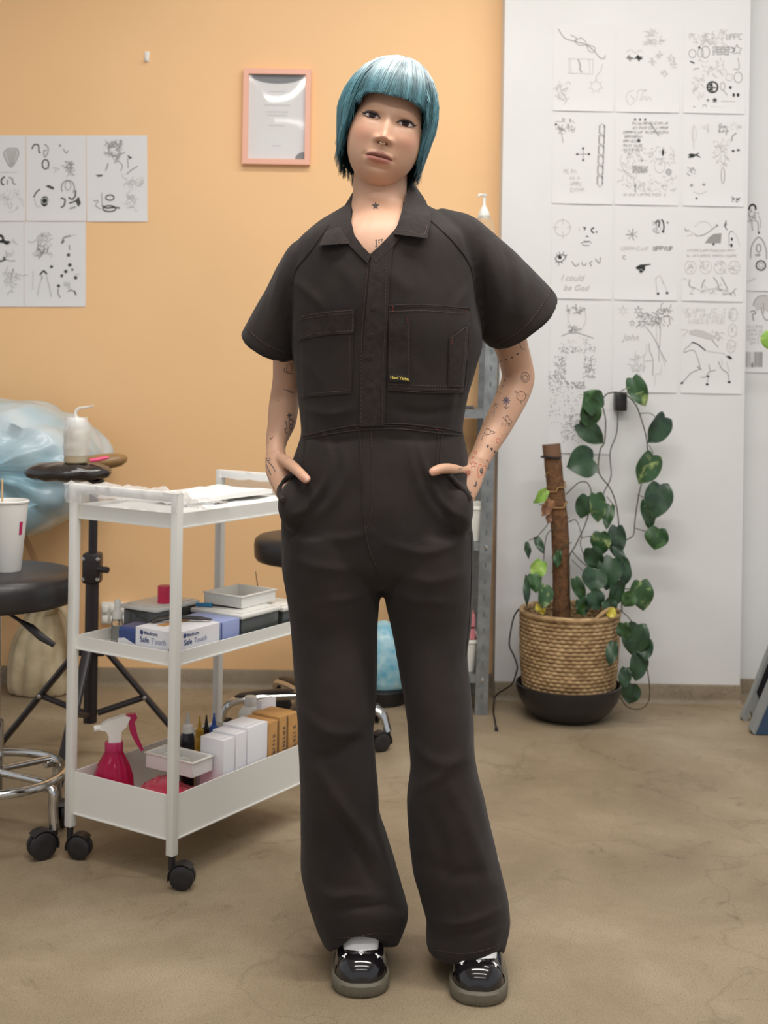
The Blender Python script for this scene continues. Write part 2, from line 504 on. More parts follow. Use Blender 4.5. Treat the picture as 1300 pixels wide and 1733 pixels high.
# fullness where the hands sit in the pockets
def blob(c, r, n=20):
    m = MB(); rings = []
    for i in range(1, n):
        th = math.pi * i / n
        rings.append([Vector(c) + Vector((r[0] * math.sin(th) * math.cos(a), r[1] * math.sin(th) * math.sin(a), r[2] * math.cos(th))) for a in (2 * math.pi * j / n for j in range(n))])
    return m.loft(rings)
for m_ in (blob(P(499, 856, 2.335), (.030, .048, .046)), blob(P(775, 864, 2.335), (.029, .048, .050))):
    cov.add(m_.v, m_.f)
cov_me = remesh(cov, 'coverall', 0.0045, 9)
co = co_of(cov_me); nn = no_of(cov_me)
px, py = px_of(co)
front = np.clip(-nn[:, 1] * 1.6, 0, 1)
disp = np.zeros(len(co))
folds = [  # path, half width px, height m
    ([(548, 735), (560, 770), (552, 815), (520, 858), (486, 876)], 7, .006), ([(575, 740), (585, 800), (562, 850), (520, 885)], 9, .004),
    ([(706, 745), (722, 800), (748, 850), (790, 880)], 7, .007), ([(690, 735), (700, 790), (725, 850), (775, 905)], 9, .004),
    ([(530, 905), (580, 912), (625, 900)], 8, .003), ([(655, 920), (720, 935), (790, 915)], 8, .004), ([(660, 965), (730, 985), (795, 965)], 9, .003),
    ([(485, 940), (540, 960), (620, 965)], 9, .003), ([(645, 985), (600, 1010), (540, 1020)], 8, .003), ([(650, 990), (700, 1015), (770, 1020)], 8, .003),
    ([(505, 1200), (560, 1240), (630, 1240)], 10, .004), ([(636, 1220), (580, 1270), (515, 1290)], 10, -.004), ([(690, 1250), (740, 1290), (800, 1280)], 10, .004),
    ([(800, 1230), (760, 1300), (700, 1340)], 10, .004), ([(530, 1290), (575, 1360), (630, 1440), (660, 1520)], 11, .006), ([(545, 1340), (600, 1430), (640, 1520)], 9, -.005),
    ([(640, 1350), (650, 1430), (668, 1500)], 8, .004), ([(765, 1330), (800, 1420), (830, 1500)], 12, .005), ([(720, 1360), (750, 1440), (760, 1540)], 12, -.004),
    ([(520, 1480), (560, 1520), (640, 1530)], 10, .004), ([(540, 1540), (600, 1560), (680, 1550)], 9, -.004), ([(720, 1560), (780, 1575), (855, 1550)], 9, .004),
    ([(730, 1600), (790, 1600), (850, 1585)], 7, -.003), ([(700, 1450), (770, 1480), (850, 1470)], 12, -.003),
    ([(495, 470), (530, 500), (545, 520)], 8, .004), ([(496, 600), (540, 640), (560, 700)], 9, .003), ([(800, 480), (770, 520), (760, 560)], 8, .003),
    ([(803, 600), (770, 650), (760, 710)], 8, .004), ([(510, 690), (560, 700), (605, 690)], 7, .003), ([(660, 690), (720, 700), (785, 690)], 7, -.003),
    ([(480, 430), (470, 490), (455, 560)], 9, .005), ([(497, 440), (480, 520), (476, 590)], 8, -.004), ([(826, 400), (838, 470), (850, 560)], 11, .006),
    ([(812, 400), (816, 480), (822, 560)], 8, -.006), ([(870, 440), (880, 490), (880, 545)], 10, .004), ([(845, 400), (862, 450), (866, 520)], 8, -.004),
    ([(640, 450), (680, 480), (700, 500)], 12, .002), ([(560, 440), (590, 470), (600, 510)], 12, .002), ([(690, 600), (705, 625), (720, 650)], 9, .002),
    ([(512, 735), (560, 748), (610, 742)], 6, -.003), ([(660, 742), (720, 746), (780, 738)], 6, -.003)]
for pts, w, h in folds:
    q = cr(pts, 16)
    m = (px > q[:, 0].min() - 4 * w) & (px < q[:, 0].max() + 4 * w) & (py > q[:, 1].min() - 4 * w) & (py < q[:, 1].max() + 4 * w)
    d, t = seg_dist(px[m], py[m], q)
    disp[m] += h * np.exp(-(d / w) ** 2) * np.sin(np.clip(t, .04, .96) * math.pi) ** .6 * front[m]
nz = np.array([noise.fractal(Vector((c[0] * 11, c[1] * 11, c[2] * 6.5)), 1.0, 2.0, 3) for c in co])
disp += nz * 0.0032 * np.clip((1.9 - co[:, 2]) * 2, 0, 1)
co2 = co + nn * disp[:, None]
# the hems ride up over the shoes in front
zt = np.clip((.2 - co2[:, 2]) / .165, 0, 1)
fw_ = np.clip((2.40 - co2[:, 1]) / .065, 0, 1)
lift = np.where(px < 690, .012 + .038 * np.clip((px - 558) / 38, 0, 1) - .012 * np.clip((px - 650) / 20, 0, 1), .027 + .012 * (px - 795) / 60)
co2[:, 2] += lift * zt * fw_
cov_me.vertices.foreach_set('co', co2.astype(np.float32).ravel())
cov_me.update()
M['denim'] = pm('brown_drill', (49, 42, 40), 0.88, var=0.16, vscale=9, bump=0.12, bscale=700, rgb2=(41, 35, 34), Sheen_Weight=0.06, Sheen_Roughness=0.5, Specular_IOR_Level=0.25)
M['denim_trim'] = pm('brown_drill_trim', (51, 43, 41), 0.88, var=0.2, vscale=90, bump=0.12, bscale=600, rgb2=(40, 34, 33), Sheen_Weight=0.06, Specular_IOR_Level=0.25)
M['thread'] = pm('thread', (78, 60, 55), 0.8)
M['thread_red'] = pm('thread_red', (150, 62, 54), 0.8)
cov_bvh = BVHTree.FromPolygons([tuple(c) for c in co2], [tuple(p.vertices) for p in cov_me.polygons])
CAM = Vector((0, 0, HC))
def hit(bvh, x, y, off=0.0, fall=2.29):
    d = (P(x, y, 2.0) - CAM).normalized()
    loc, nor, i, dist = bvh.ray_cast(CAM, d)
    if loc is None:
        return P(x, y, fall), Vector((0, -1, 0))
    if nor.dot(d) > 0: nor = -nor
    return loc - d * off, nor

# ---------------------------------------------------------------- body (skin)
skin = MB()
skin.loft(lofted([(606, 682, 262, 2.405, .05, .055), (600, 689, 285, 2.405, .052, .06), (598, 689, 306, 2.408, .052, .06), (597, 689, 330, 2.41, .053, .06), (593, 694, 348, 2.412, .062, .065),
                  (578, 722, 366, 2.41, .082, .075), (552, 750, 385, 2.405, .100, .09), (526, 776, 408, 2.40, .110, .10), (512, 788, 440, 2.40, .118, .108),
                  (508, 790, 500, 2.40, .120, .11), (516, 780, 600, 2.40, .105, .10), (522, 768, 700, 2.40, .095, .09), (506, 778, 780, 2.40, .10, .105), (494, 786, 870, 2.40, .10, .112), (500, 780, 940, 2.40, .085, .095)], n=36, e=2.15))
for rows in (legL, legR):
    lg = []
    for (xl, xr, y, yc, df, db), k in zip(rows[1::3], (.88, .8, .72, .62, .6, .5, .42)):
        c = (xl + xr) / 2; h = (xr - xl) / 2 * k
        lg.append((c - h, c + h, y, yc, df * k, db * k))
    skin.loft(lofted(lg, n=20, e=2.0, sub=3))
def limb(rows, n=20, ell=None):
    q = cr(rows, (len(rows) - 1) * 5 + 1)
    skin.tube([P(r[0], r[1], r[2]) for r in q], [r[3] * r[2] / F for r in q], n)
armL = [(540, 440, 2.42, 30), (506, 500, 2.445, 32), (491, 570, 2.465, 30), (488, 610, 2.475, 26.5), (487, 640, 2.482, 25.5), (484, 664, 2.482, 25.5), (480, 690, 2.468, 25.5), (477, 714, 2.448, 24),
        (470, 738, 2.425, 19.5), (467, 758, 2.405, 16.5), (467, 774, 2.39, 17.5)]
armR = [(778, 435, 2.42, 32), (828, 505, 2.455, 34), (856, 560, 2.478, 31), (868, 595, 2.49, 28), (875, 622, 2.50, 27.5), (877, 640, 2.50, 28), (870, 664, 2.487, 27.5), (855, 695, 2.462, 26),
        (840, 724, 2.437, 24), (826, 750, 2.412, 21), (815, 771, 2.395, 18.5), (808, 785, 2.383, 18)]
limb(armL); limb(armR)
def flat(rows, n=18, k=.62):
    """palm: flattened tube"""
    q = cr(rows, (len(rows) - 1) * 5 + 1)
    rings = []
    for i, r in enumerate(q):
        a = q[max(i - 1, 0)]; b = q[min(i + 1, len(q) - 1)]
        t = (P(b[0], b[1], b[2]) - P(a[0], a[1], a[2])).normalized()
        s = Vector((t.z, 0, -t.x)).normalized()
        w = t.cross(s).normalized()
        c = P(r[0], r[1], r[2]); rr = r[3] * r[2] / F
        rings.append([c + s * rr * math.cos(u) + w * rr * r[4] * math.sin(u) for u in (2 * math.pi * j / n for j in range(n))])
    skin.loft(rings)
flat([(467, 764, 2.398, 16.5, .95), (467, 780, 2.385, 18.5, .82), (470, 797, 2.372, 20, .7), (477, 815, 2.36, 19.5, .62), (485, 833, 2.35, 19, .55), (491, 846, 2.345, 17, .5)])
flat([(812, 776, 2.39, 18.5, .95), (804, 792, 2.378, 20, .8), (797, 807, 2.368, 22, .68), (790, 824, 2.358, 22, .6), (784, 840, 2.35, 20, .55), (780, 852, 2.345, 18, .5)])
# thumbs
limb([(474, 776, 2.378, 10), (484, 781, 2.355, 10.5), (496, 790, 2.33, 9.8), (507, 800, 2.305, 9), (515, 808, 2.29, 8.6), (521, 813, 2.283, 7), (523, 815, 2.282, 4)], 14)
limb([(797, 797, 2.372, 10), (782, 796, 2.352, 10.5), (767, 794, 2.325, 9.6), (752, 793, 2.302, 9.0), (741, 795, 2.288, 8.6), (732, 799, 2.28, 7.6), (727, 802, 2.279, 4.5)], 14)
# four fingers of each hand, bent inside the pockets
for k, (dx, ln) in enumerate(((-12, 44), (-4, 52), (4, 50), (12, 38))):
    limb([(489 + dx * .8, 838, 2.348, 7.5), (494 + dx, 838 + ln * .5, 2.342, 7.5), (500 + dx, 838 + ln * .8, 2.35, 7), (504 + dx, 838 + ln, 2.362, 5)], 10)
    limb([(782 + dx * .8, 842, 2.348, 7.5), (777 + dx, 842 + ln * .5, 2.342, 7.5), (772 + dx, 842 + ln * .8, 2.35, 7), (768 + dx, 842 + ln, 2.362, 5)], 10)
skin_me = remesh(skin, 'person', 0.0026, 3)

# ---------------------------------------------------------------- head
HR = R(13.2)
HO = P(658.0, 201.0, 2.305) + Vector((0, .088, 0))
HX = Vector((math.cos(HR), 0, -math.sin(HR))); HY = Vector((0, 1, 0)); HZ = Vector((math.sin(HR), 0, math.cos(HR)))
def head_w(l):
    l = np.asarray(l, float)
    return np.array(HO)[None] + l[:, :1] * np.array(HX) + l[:, 1:2] * np.array(HY) + l[:, 2:3] * np.array(HZ)
def ell_r(d, c, r):
    """distance from the origin to the ellipsoid along d"""
    c, r = np.array(c), np.array(r)
    a = ((d / r) ** 2).sum(1); b = -2 * (d * c / r ** 2).sum(1); k = ((c / r) ** 2).sum() - 1
    return (-b + np.sqrt(np.maximum(b * b - 4 * a * k, 0))) / (2 * a)
def head_base(d):
    r1 = ell_r(d, (0, .010, .028), (.0735, .090, .083))
    r2 = ell_r(d, (0, -.032, -.027), (.0685, .0595, .0885))
    r3 = ell_r(d, (0, -.022, -.050), (.053, .055, .055))
    k = 260.0
    return np.log((np.exp(k * r1) + np.exp(k * r2) + np.exp(k * r3))) / k - 0.0012
def G(x, z, cx, cz, sx, sz):
    return np.exp(-((x - cx) / sx) ** 2 - ((z - cz) / sz) ** 2)
def face_disp(x, z):
    """how far the face stands forward of the plain skull at (x, z)"""
    ax = np.abs(x)
    f = np.zeros_like(x)
    f -= .0075 * G(ax, z, .029, .002, .016, .012)              # sockets
    f -= .0035 * G(ax, z, .015, .000, .008, .012)
    f += .0035 * G(ax, z, .031, .0215, .020, .009)             # brows
    f += .0030 * G(ax, z, .031, .0105, .015, .0045)            # lids
    f += .0012 * G(ax, z, .030, -.0105, .016, .0060)
    br = np.clip((.012 - z) / .048, 0, 1)
    f += (.0030 + .0115 * br ** 1.3) * np.exp(-(x / (.0078 + .0040 * br)) ** 2) * (1 / (1 + np.exp((z - .012) / .004))) * (1 / (1 + np.exp((-.0425 - z) / .0022)))
    f += .0050 * G(x, z, 0, -.0365, .0090, .0075)              # tip
    f += .0080 * G(ax, z, .0125, -.0395, .0055, .0058)         # wings
    f -= .0050 * G(ax, z, .0066, -.0455, .0036, .0022)         # nostrils
    f += .0018 * G(x, z, 0, -.0450, .0022, .0040)
    f += .0048 * G(x, z, 0, -.068, .030, .024)                 # muzzle
    f -= .0014 * G(x, z, 0, -.0545, .0030, .0060)              # philtrum
    wl = np.clip(1 - (x / .0250) ** 2, 0, 1)
    seam = -.0685 + .0016 * (np.abs(x) / .026) ** 1.0 * -1 + .0008 * np.exp(-(x / .005) ** 2) * -1
    f += .0046 * wl ** .8 * np.exp(-((z - (seam + .0046)) / .0042) ** 2)
    f += .0060 * wl ** .8 * np.exp(-((z - (seam - .0062)) / .0052) ** 2)
    f -= .0036 * np.clip(1 - (x / .0255) ** 2, 0, 1) ** .5 * np.exp(-((z - seam) / .0013) ** 2)
    f -= .0016 * G(ax, z, .0265, -.0695, .005, .005)
    f -= .0030 * G(x, z, 0, -.0865, .017, .0045)               # fold above the chin
    f += .0055 * G(x, z, 0, -.1010, .018, .0110)               # chin
    f += .0040 * G(ax, z, .040, -.030, .020, .018)             # cheeks
    f -= .0016 * G(ax, z, .024, -.052, .008, .016)
    return f
lo1 = np.linspace(-70, 70, 300); lo2 = np.linspace(70, 290, 110)[1:-1]
lon = np.radians(np.concatenate([lo1, lo2]))
lat = np.radians(np.concatenate([np.linspace(-88, -62, 24), np.linspace(-62, 45, 250)[1:], np.linspace(45, 88, 40)[1:]]))
LO, LA = np.meshgrid(lon, lat)
d = np.stack([np.cos(LA) * np.sin(LO), -np.cos(LA) * np.cos(LO), np.sin(LA)], -1).reshape(-1, 3)
hl = d * head_base(d)[:, None]
frontness = np.clip(-hl[:, 1] / .055 - .25, 0, 1)
hl[:, 1] -= face_disp(hl[:, 0], hl[:, 2]) * frontness
hp0 = hl.copy()
nl, na = len(lon), len(lat)
hf = [(i * nl + j, i * nl + (j + 1) % nl, (i + 1) * nl + (j + 1) % nl, (i + 1) * nl + j) for i in range(na - 1) for j in range(nl)]
hf += [tuple(range(nl))[::-1], tuple((na - 1) * nl + j for j in range(nl))]
SKIN = lin((207, 162, 134)); 
hx, hz = hl[:, 0], hl[:, 2]; ahx = np.abs(hx)
hc = np.tile(SKIN, (len(hl), 1))
def tint(c, w):
    global hc
    w = np.clip(w, 0, 1)[:, None]
    hc = hc * (1 - w) + lin(c) * w
tint((206, 140, 118), .55 * G(ahx, hz, .043, -.032, .018, .016) * frontness)
tint((204, 142, 120), .35 * G(hx, hz, 0, -.036, .012, .010) * frontness)
tint((198, 152, 122), .45 * G(ahx, hz, .031, .012, .020, .007) * frontness)
tint((196, 150, 122), .35 * G(ahx, hz, .030, -.012, .014, .005) * frontness)
wl = np.clip(1 - (hx / .0248) ** 2, 0, 1)
seam = -.0685 - .0016 * (ahx / .026) - .0008 * np.exp(-(hx / .005) ** 2)
cup = .0088 * wl ** .75 - .0016 * np.exp(-(hx / .0042) ** 2)
low = .0118 * wl ** .6
inl = 1 / (1 + np.exp(-(cup - (hz - seam)) / .0006)) * (hz > seam) * (wl > 0)
inl2 = 1 / (1 + np.exp(-(low - (seam - hz)) / .0007)) * (hz <= seam) * (wl > 0)
tint((160, 102, 92), .9 * inl * frontness); tint((184, 116, 104), .9 * inl2 * frontness)
tint((88, 50, 46), .9 * np.clip(wl * 3, 0, 1) * np.exp(-((hz - seam) / .0011) ** 2) * frontness)
tint((86, 50, 40), .95 * G(ahx, hz, .0068, -.0452, .0034, .0017) * frontness)  # dark of the nostril hollows painted into the skin colour
ear = MB()
for s in (-1, 1):
    rings = []
    for i in range(1, 12):
        th = math.pi * i / 12
        rings.append([(s * (.069 + .009 * math.sin(th) * (math.cos(a) + .4)), .018 + .017 * math.sin(th) * math.sin(a) + .006 * math.cos(th), -.018 + .031 * math.cos(th)) for a in (2 * math.pi * j / 14 for j in range(14))])
    ear.loft(rings)
nv0 = len(hl)
allv = np.vstack([hl, np.array(ear.v)])
head_faces = hf + [tuple(i + nv0 for i in f) for f in ear.f]
hcol = np.vstack([hc, np.tile(lin((205, 150, 124)), (len(ear.v), 1))])
hw = head_w(allv)
sc = co_of(skin_me)
nb = len(sc)
pm_me = bpy.data.meshes.new('person')
pm_me.from_pydata([tuple(v) for v in sc] + [tuple(v) for v in hw], [], [tuple(p.vertices) for p in skin_me.polygons] + [tuple(i + nb for i in f) for f in head_faces])
pm_me.update()
bm = bmesh.new(); bm.from_mesh(pm_me); bmesh.ops.recalc_face_normals(bm, faces=bm.faces); bm.to_mesh(pm_me); bm.free()
pm_me.polygons.foreach_set('use_smooth', [True] * len(pm_me.polygons))
bx, by = px_of(sc)
bc = np.tile(lin((205, 160, 132)), (nb, 1))
def btint(c, w):
    global bc
    w = np.clip(w, 0, 1)[:, None]
    bc = bc * (1 - w) + lin(c) * w
btint((214, 150, 128), .6 * np.exp(-(((bx - 519) / 12) ** 2 + ((by - 812) / 10) ** 2)))
btint((214, 150, 128), .6 * np.exp(-(((bx - 730) / 12) ** 2 + ((by - 801) / 9) ** 2)))
btint((206, 150, 124), .4 * np.exp(-(((bx - 484) / 26) ** 2 + ((by - 655) / 6) ** 2)))
btint((206, 150, 124), .4 * np.exp(-(((bx - 852) / 22) ** 2 + ((by - 630) / 7) ** 2)))
set_col(pm_me, np.vstack([bc, hcol]))
bpy.data.meshes.remove(skin_me)
M['skin'] = vcol('skin', 0.48, Subsurface_Weight=0.12, Subsurface_Scale=0.01, bump=0.05, bscale=900)
M['skin'].node_tree.nodes['Principled BSDF'].inputs['Subsurface Radius'].default_value = (1.0, 0.35, 0.2)
person = obj('person', pm_me, M['skin'])
tag(person, 'person with short blue hair in a dark brown coverall, hands in both pockets', 'person')
bvh_body = BVHTree.FromPolygons([tuple(v) for v in sc] + [tuple(v) for v in hw], [tuple(p.vertices) for p in pm_me.polygons])
def face_y(x, z):
    """local depth of the face surface at local (x, z)"""
    o = HO + HX * x + HZ * z - HY * .3
    loc, n, i, dd = bvh_body.ray_cast(o, HY)
    return (loc - HO).dot(HY) if loc else -.085

# eyes: almond between the lids, iris and lash line
M['eye'] = vcol('eye', 0.28, Specular_IOR_Level=0.12)
M['lash'] = pm('lash', (38, 30, 32), 0.6)
for s in (-1, 1):
    ex, ez, hwid, cant = s * .0305, -.0005, .0148, R(6)
    def almond(u, top):
        k = max(0.0, 1 - u * u)
        return (.0058 * k ** .60 if top else -.0036 * k ** .75)
    def place(u, v, off):
        """u: -1 inner .. 1 outer along the eye, v: height in metres"""
        lx = ex + s * (u * hwid * math.cos(cant)) - s * v * math.sin(cant)
        lz = ez + u * hwid * math.sin(cant) + v * math.cos(cant)
        return lx, lz
    nu, nvv = 49, 21
    pts = []; cols = []
    y0 = face_y(ex, ez)
    for i in range(nu):
        u = -1 + 2 * i / (nu - 1)
        row = []
        for j in range(nvv):
            t = j / (nvv - 1)
            v = almond(u, False) * (1 - t) + almond(u, True) * t
            lx, lz = place(u, v, 0)
            bulge = .0034 * max(0, 1 - u * u) * (1 - ((t - .5) * 2) ** 2 * .5)
            yl = face_y(lx, lz) * .5 + y0 * .5 - .0012 - bulge * .75
            row.append(HO + HX * lx + HY * yl + HZ * lz)
            ir = math.hypot(u * hwid, v - .0014)
            if ir < .0028: c = lin((14, 11, 12))
            elif ir < .0064: c = lin((46, 30, 27)) * (1.0 if ir < .0055 else .55)
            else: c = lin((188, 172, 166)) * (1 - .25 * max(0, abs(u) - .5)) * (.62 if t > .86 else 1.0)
            cols.append(c)
        pts.append(row)
    mb = MB().grid(pts)
    eye = mb.build('eye', M['eye'], person, angle=80, fix=False)
    set_col(eye.data, np.array(cols))
    # lash line with a wing at the outer corner
    top = []
    wid = []
    for i in range(34):
        u = -1.02 + 2.5 * i / 33
        if u <= 1: v = almond(u, True)
        else: v = (u - 1) * .0036
        lx, lz = place(u, v + .0003, 0)
        top.append((HO + HX * lx + HY * (min(face_y(lx, lz), y0 + .004) - .0024 - .0018 * max(0, 1 - u * u)) + HZ * lz))
        wid.append(.0008 + .0016 * math.sin(min(1, (i + 1) / 24) * math.pi / 2) if u < 1 else .0024 * max(.1, 1 - (u - 1) / .5))
    lash = MB()
    lash.tube(top, [w * .95 for w in wid], 6)
    for u in np.linspace(-.5, 1.0, 16):
        a = place(u, almond(u, True), 0); b = place(u * 1.12 + .04, almond(u, True) + .0026 + .001 * u, 0)
        ya = face_y(*a) - .004
        lash.tube([HO + HX * a[0] + HY * ya + HZ * a[1], HO + HX * b[0] + HY * (ya - .003) + HZ * b[1]], [.00035, .0001], 4)
    lash.build('eyelashes', M['lash'], eye)
    lowl = []
    for i in range(24):
        u = -.92 + 1.9 * i / 23
        lx, lz = place(u, almond(u, False) - .0003, 0)
        lowl.append(HO + HX * lx + HY * (min(face_y(lx, lz), y0 + .003) - .0016 - .0012 * max(0, 1 - u * u)) + HZ * lz)
    MB().tube(lowl, .00042, 5).build('lower_lash_line', pm('lash_low', (120, 84, 70), .7) if 'lash_low' not in M else M['lash_low'], eye)
    crease = []
    for i in range(24):
        u = -.9 + 1.95 * i / 23
        lx, lz = place(u, almond(max(-1, min(1, u * .94)), True) + .0030, 0)
        crease.append(HO + HX * lx + HY * (face_y(lx, lz) - .0001) + HZ * lz)
    MB().tube(crease, [.0005 * math.sin(math.pi * (i + 1) / 25) + .0001 for i in range(24)], 5).build('eyelid_crease', pm('lid_crease', (128, 88, 72), .7), eye)
# septum ring with two beads
M['gold'] = pm('silver_ring', (222, 205, 180), 0.2, 1.0)
ringp = []
for i in range(15):
    a = math.pi * (i / 14)
    ringp.append(HO + HX * (.0042 * math.cos(a)) + HZ * (-.0452 - .0038 * math.sin(a) * .6) + HY * (face_y(0, -.0462) - .0045))
sr = MB().tube(ringp, .0007, 6)
for k in (0, 14):
    q = blob(ringp[k] - HZ * .002, (.0016, .0016, .0016), 8); sr.add(q.v, q.f)
sr.build('septum_ring', M['gold'], person)
# ---------------------------------------------------------------- hair
M['hair'] = vcol('blue_hair', 0.36, Specular_IOR_Level=0.6)
HA, HB_, HC_, HZ0 = .0850, .100, .1060, .012
def ends(ph):
    """lowest local z the hair reaches at azimuth ph (degrees, 0 = face, + = viewer's right)"""
    a = abs(ph); left = ph < 0
    pts = [(0, .0395), (22, .0395), (34, .036), (42, .026 if left else .030), (50, .004 if left else .012), (57, -.026), (63, -.056), (75, -.072 if left else -.064), (95, -.086 if left else -.082), (120, -.098), (150, -.108), (180, -.112)]
    for (p, q), (r, s_) in zip(pts, pts[1:]):
        if p <= a <= r:
            return q + (s_ - q) * (a - p) / (r - p)
    return -.112
def hair_pt(ph, s_, dl):
    """s_: arc 0 crown .. 1 at the widest line, >1 hangs; dl: lift above the cap"""
    sp, cp = math.sin(R(ph)), math.cos(R(ph))
    a, b, c = HA + dl + (.006 * sp * sp if sp < 0 else -.007 * sp * sp), HB_ + dl, HC_ + dl
    if s_ <= 1:
        th = s_ * math.pi / 2
        return Vector((a * math.sin(th) * sp, -b * math.sin(th) * cp + .004 - .024 * math.cos(th), HZ0 + c * math.cos(th)))
    q = s_ - 1
    back = max(0, -cp)
    k = 1 - .10 * q - .16 * q * back
    return Vector((a * sp * k + q * (.006 - .011 * sp), -b * cp * (1 - .05 * q - .25 * q * back) + .004, HZ0 - q * .12))
def s_end(ph, ze):
    if ze >= HZ0: return math.acos(min(1, (ze - HZ0) / HC_)) / (math.pi / 2)
    return 1 + (HZ0 - ze) / .12
def hw_(l): return HO + HX * l.x + HY * l.y + HZ * l.z
hair = MB(); hcols = []
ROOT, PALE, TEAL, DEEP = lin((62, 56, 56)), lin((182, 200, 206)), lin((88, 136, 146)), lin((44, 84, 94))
# cap under the strands
nph, nth = 120, 40
cap = []
for i in range(nth):
    row = []
    for j in range(nph + 1):
        ph = -180 + 360 * j / nph
        se = s_end(ph, ends(ph) + .006)
        row.append(hw_(hair_pt(ph, se * i / (nth - 1), -.0008)))
    cap.append(row)
hair.grid(cap)
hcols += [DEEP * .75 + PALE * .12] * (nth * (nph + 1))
# inner face of the cap so it has thickness
cap2 = []
for i in range(nth):
    row = []
    for j in range(nph + 1):
        ph = -180 + 360 * j / nph
        se = s_end(ph, ends(ph) + .006)
        row.append(hw_(hair_pt(ph, .02 + (se - .02) * i / (nth - 1), -.006)))
    cap2.append(row)
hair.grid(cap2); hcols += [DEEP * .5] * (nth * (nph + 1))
r_ = random.Random(3)
NS = 12
def strand(ph0, ph1, s0, s1, d0, d1, w, tone, wob, flip=0.0):
    prev = None; vs = []; k = len(hair.v); rtone = r_.choice([.2, .5, .9, .95])
    for i in range(NS):
        t = i / (NS - 1)
        ph = ph0 + (ph1 - ph0) * t ** .8 + wob * math.sin(t * 5 + ph0)
        s_ = s0 + (s1 - s0) * t
        lift = d0 + (d1 - d0) * t + .004 * math.sin(min(1, t * 1.1) * math.pi) * .6 + flip * max(0, t - .75) ** 2
        p = hair_pt(ph, s_, lift)
        p2 = hair_pt(ph + 1.0, s_, lift)
        side = (p2 - p).normalized() if (p2 - p).length > 1e-7 else Vector((1, 0, 0))
        ww = w * (1 - .75 * t ** 3)
        nrm = Vector((p.x, p.y, p.z - HZ0)).normalized()
        vs += [hw_(p + side * ww / 2), hw_(p + nrm * ww * .35), hw_(p - side * ww / 2)]
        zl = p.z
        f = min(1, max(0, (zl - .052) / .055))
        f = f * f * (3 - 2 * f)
        c = TEAL * (1 - f) + PALE * f  # paler towards the crown: faded dye plus overhead sheen painted into the colour
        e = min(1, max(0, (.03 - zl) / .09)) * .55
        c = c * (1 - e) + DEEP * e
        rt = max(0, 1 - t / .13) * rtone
        c = c * (1 - rt) + ROOT * rt
        c = c * tone
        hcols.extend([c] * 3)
    fs = []
    for i in range(NS - 1):
        a = 3 * i
        fs += [(a, a + 1, a + 4, a + 3), (a + 1, a + 2, a + 5, a + 4)]
    hair.add(vs, fs)
NC = 250
for c_ in range(NC):
    pc = -180 + 360 * (c_ + r_.random()) / NC
    if r_.random() < .30: pc = r_.uniform(-95, 95)
    tone_c = r_.choice([.5, .75, .9, 1.0, 1.1, 1.2]) * r_.uniform(.9, 1.08)
    bang = abs(pc) < 40
    shag = r_.uniform(-.012, .010) if not bang else r_.uniform(-.0025, .0022)
    dc = r_.uniform(.0, .006)
    wob = r_.uniform(-3, 3) if not bang else r_.uniform(-.8, .8)
    conv = .62 if not bang else .92
    layer = 1.0 if bang or r_.random() < .6 else r_.uniform(.72, .95)
    fl = 0 if bang else r_.choice([0, 0, .05, .12, -.04])
    for k in range(24):
        off = r_.gauss(0, 2.6)
        p0 = pc + off * 1.5 + r_.uniform(-7, 7)
        p1 = pc + off * conv
        ze = ends(p1) + shag + r_.uniform(-.004, .004) * (.5 if bang else 1.3)
        se = s_end(p1, ze) * layer if not bang else s_end(p1, ze)
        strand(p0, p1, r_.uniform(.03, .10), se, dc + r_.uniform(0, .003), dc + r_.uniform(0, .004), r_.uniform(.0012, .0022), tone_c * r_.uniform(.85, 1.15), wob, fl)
# loose flicks at the nape, viewer's right
for k in range(90):
    p1 = r_.uniform(88, 130)
    strand(p1 - 8, p1 + r_.uniform(-4, 10), .3, s_end(p1, -.096 + r_.uniform(-.016, .02)), .002, .006 + r_.uniform(0, .006), .0016, r_.uniform(.8, 1.2), r_.uniform(-3, 3), r_.uniform(0, .2))
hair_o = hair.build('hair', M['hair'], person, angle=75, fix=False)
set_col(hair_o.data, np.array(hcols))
hair_o['label'] = 'pale blue to teal hair with a short straight fringe'

# ---------------------------------------------------------------- coverall and its details
# cut the neck opening
bm = bmesh.new(); bm.from_mesh(cov_me)
vee = [(594, 300), (594, 372), (600, 398), (614, 417), (626.5, 430), (641, 417), (657, 401), (672, 384), (682, 350), (690, 300)]
def inside(x, y, poly):
    c = False; n = len(poly)
    for i in range(n):
        x1, y1 = poly[i]; x2, y2 = poly[i - 1]
        if (y1 > y) != (y2 > y) and x < (x2 - x1) * (y - y1) / (y2 - y1) + x1: c = not c
    return c
kill = []
for f in bm.faces:
    c = f.calc_center_median()
    x, y = to_px(c)
    if y < 440 and ((c.y < 2.40 and inside(x, y, vee)) or (c.z > 1.405 and 585 < x < 705 and y < 358)):
        kill.append(f)
bmesh.ops.delete(bm, geom=kill, context='FACES')
vl = [(594, 350), (594, 372), (600, 398), (614, 417), (626.5, 430), (641, 417), (657, 401), (672, 384), (682, 350)]
for v in bm.verts:
    if v.is_boundary and v.co.y < 2.40:
        x, y = to_px(v.co)
        if 345 < y < 440:
            best = None
            for (ax_, ay_), (bx_, by_) in zip(vl, vl[1:]):
                t = max(0, min(1, ((x - ax_) * (bx_ - ax_) + (y - ay_) * (by_ - ay_)) / ((bx_ - ax_) ** 2 + (by_ - ay_) ** 2)))
                q = (ax_ + t * (bx_ - ax_), ay_ + t * (by_ - ay_)); dd = math.dist((x, y), q)
                if best is None or dd < best[0]: best = (dd, q)
            v.co = P(best[1][0], best[1][1], v.co.y)
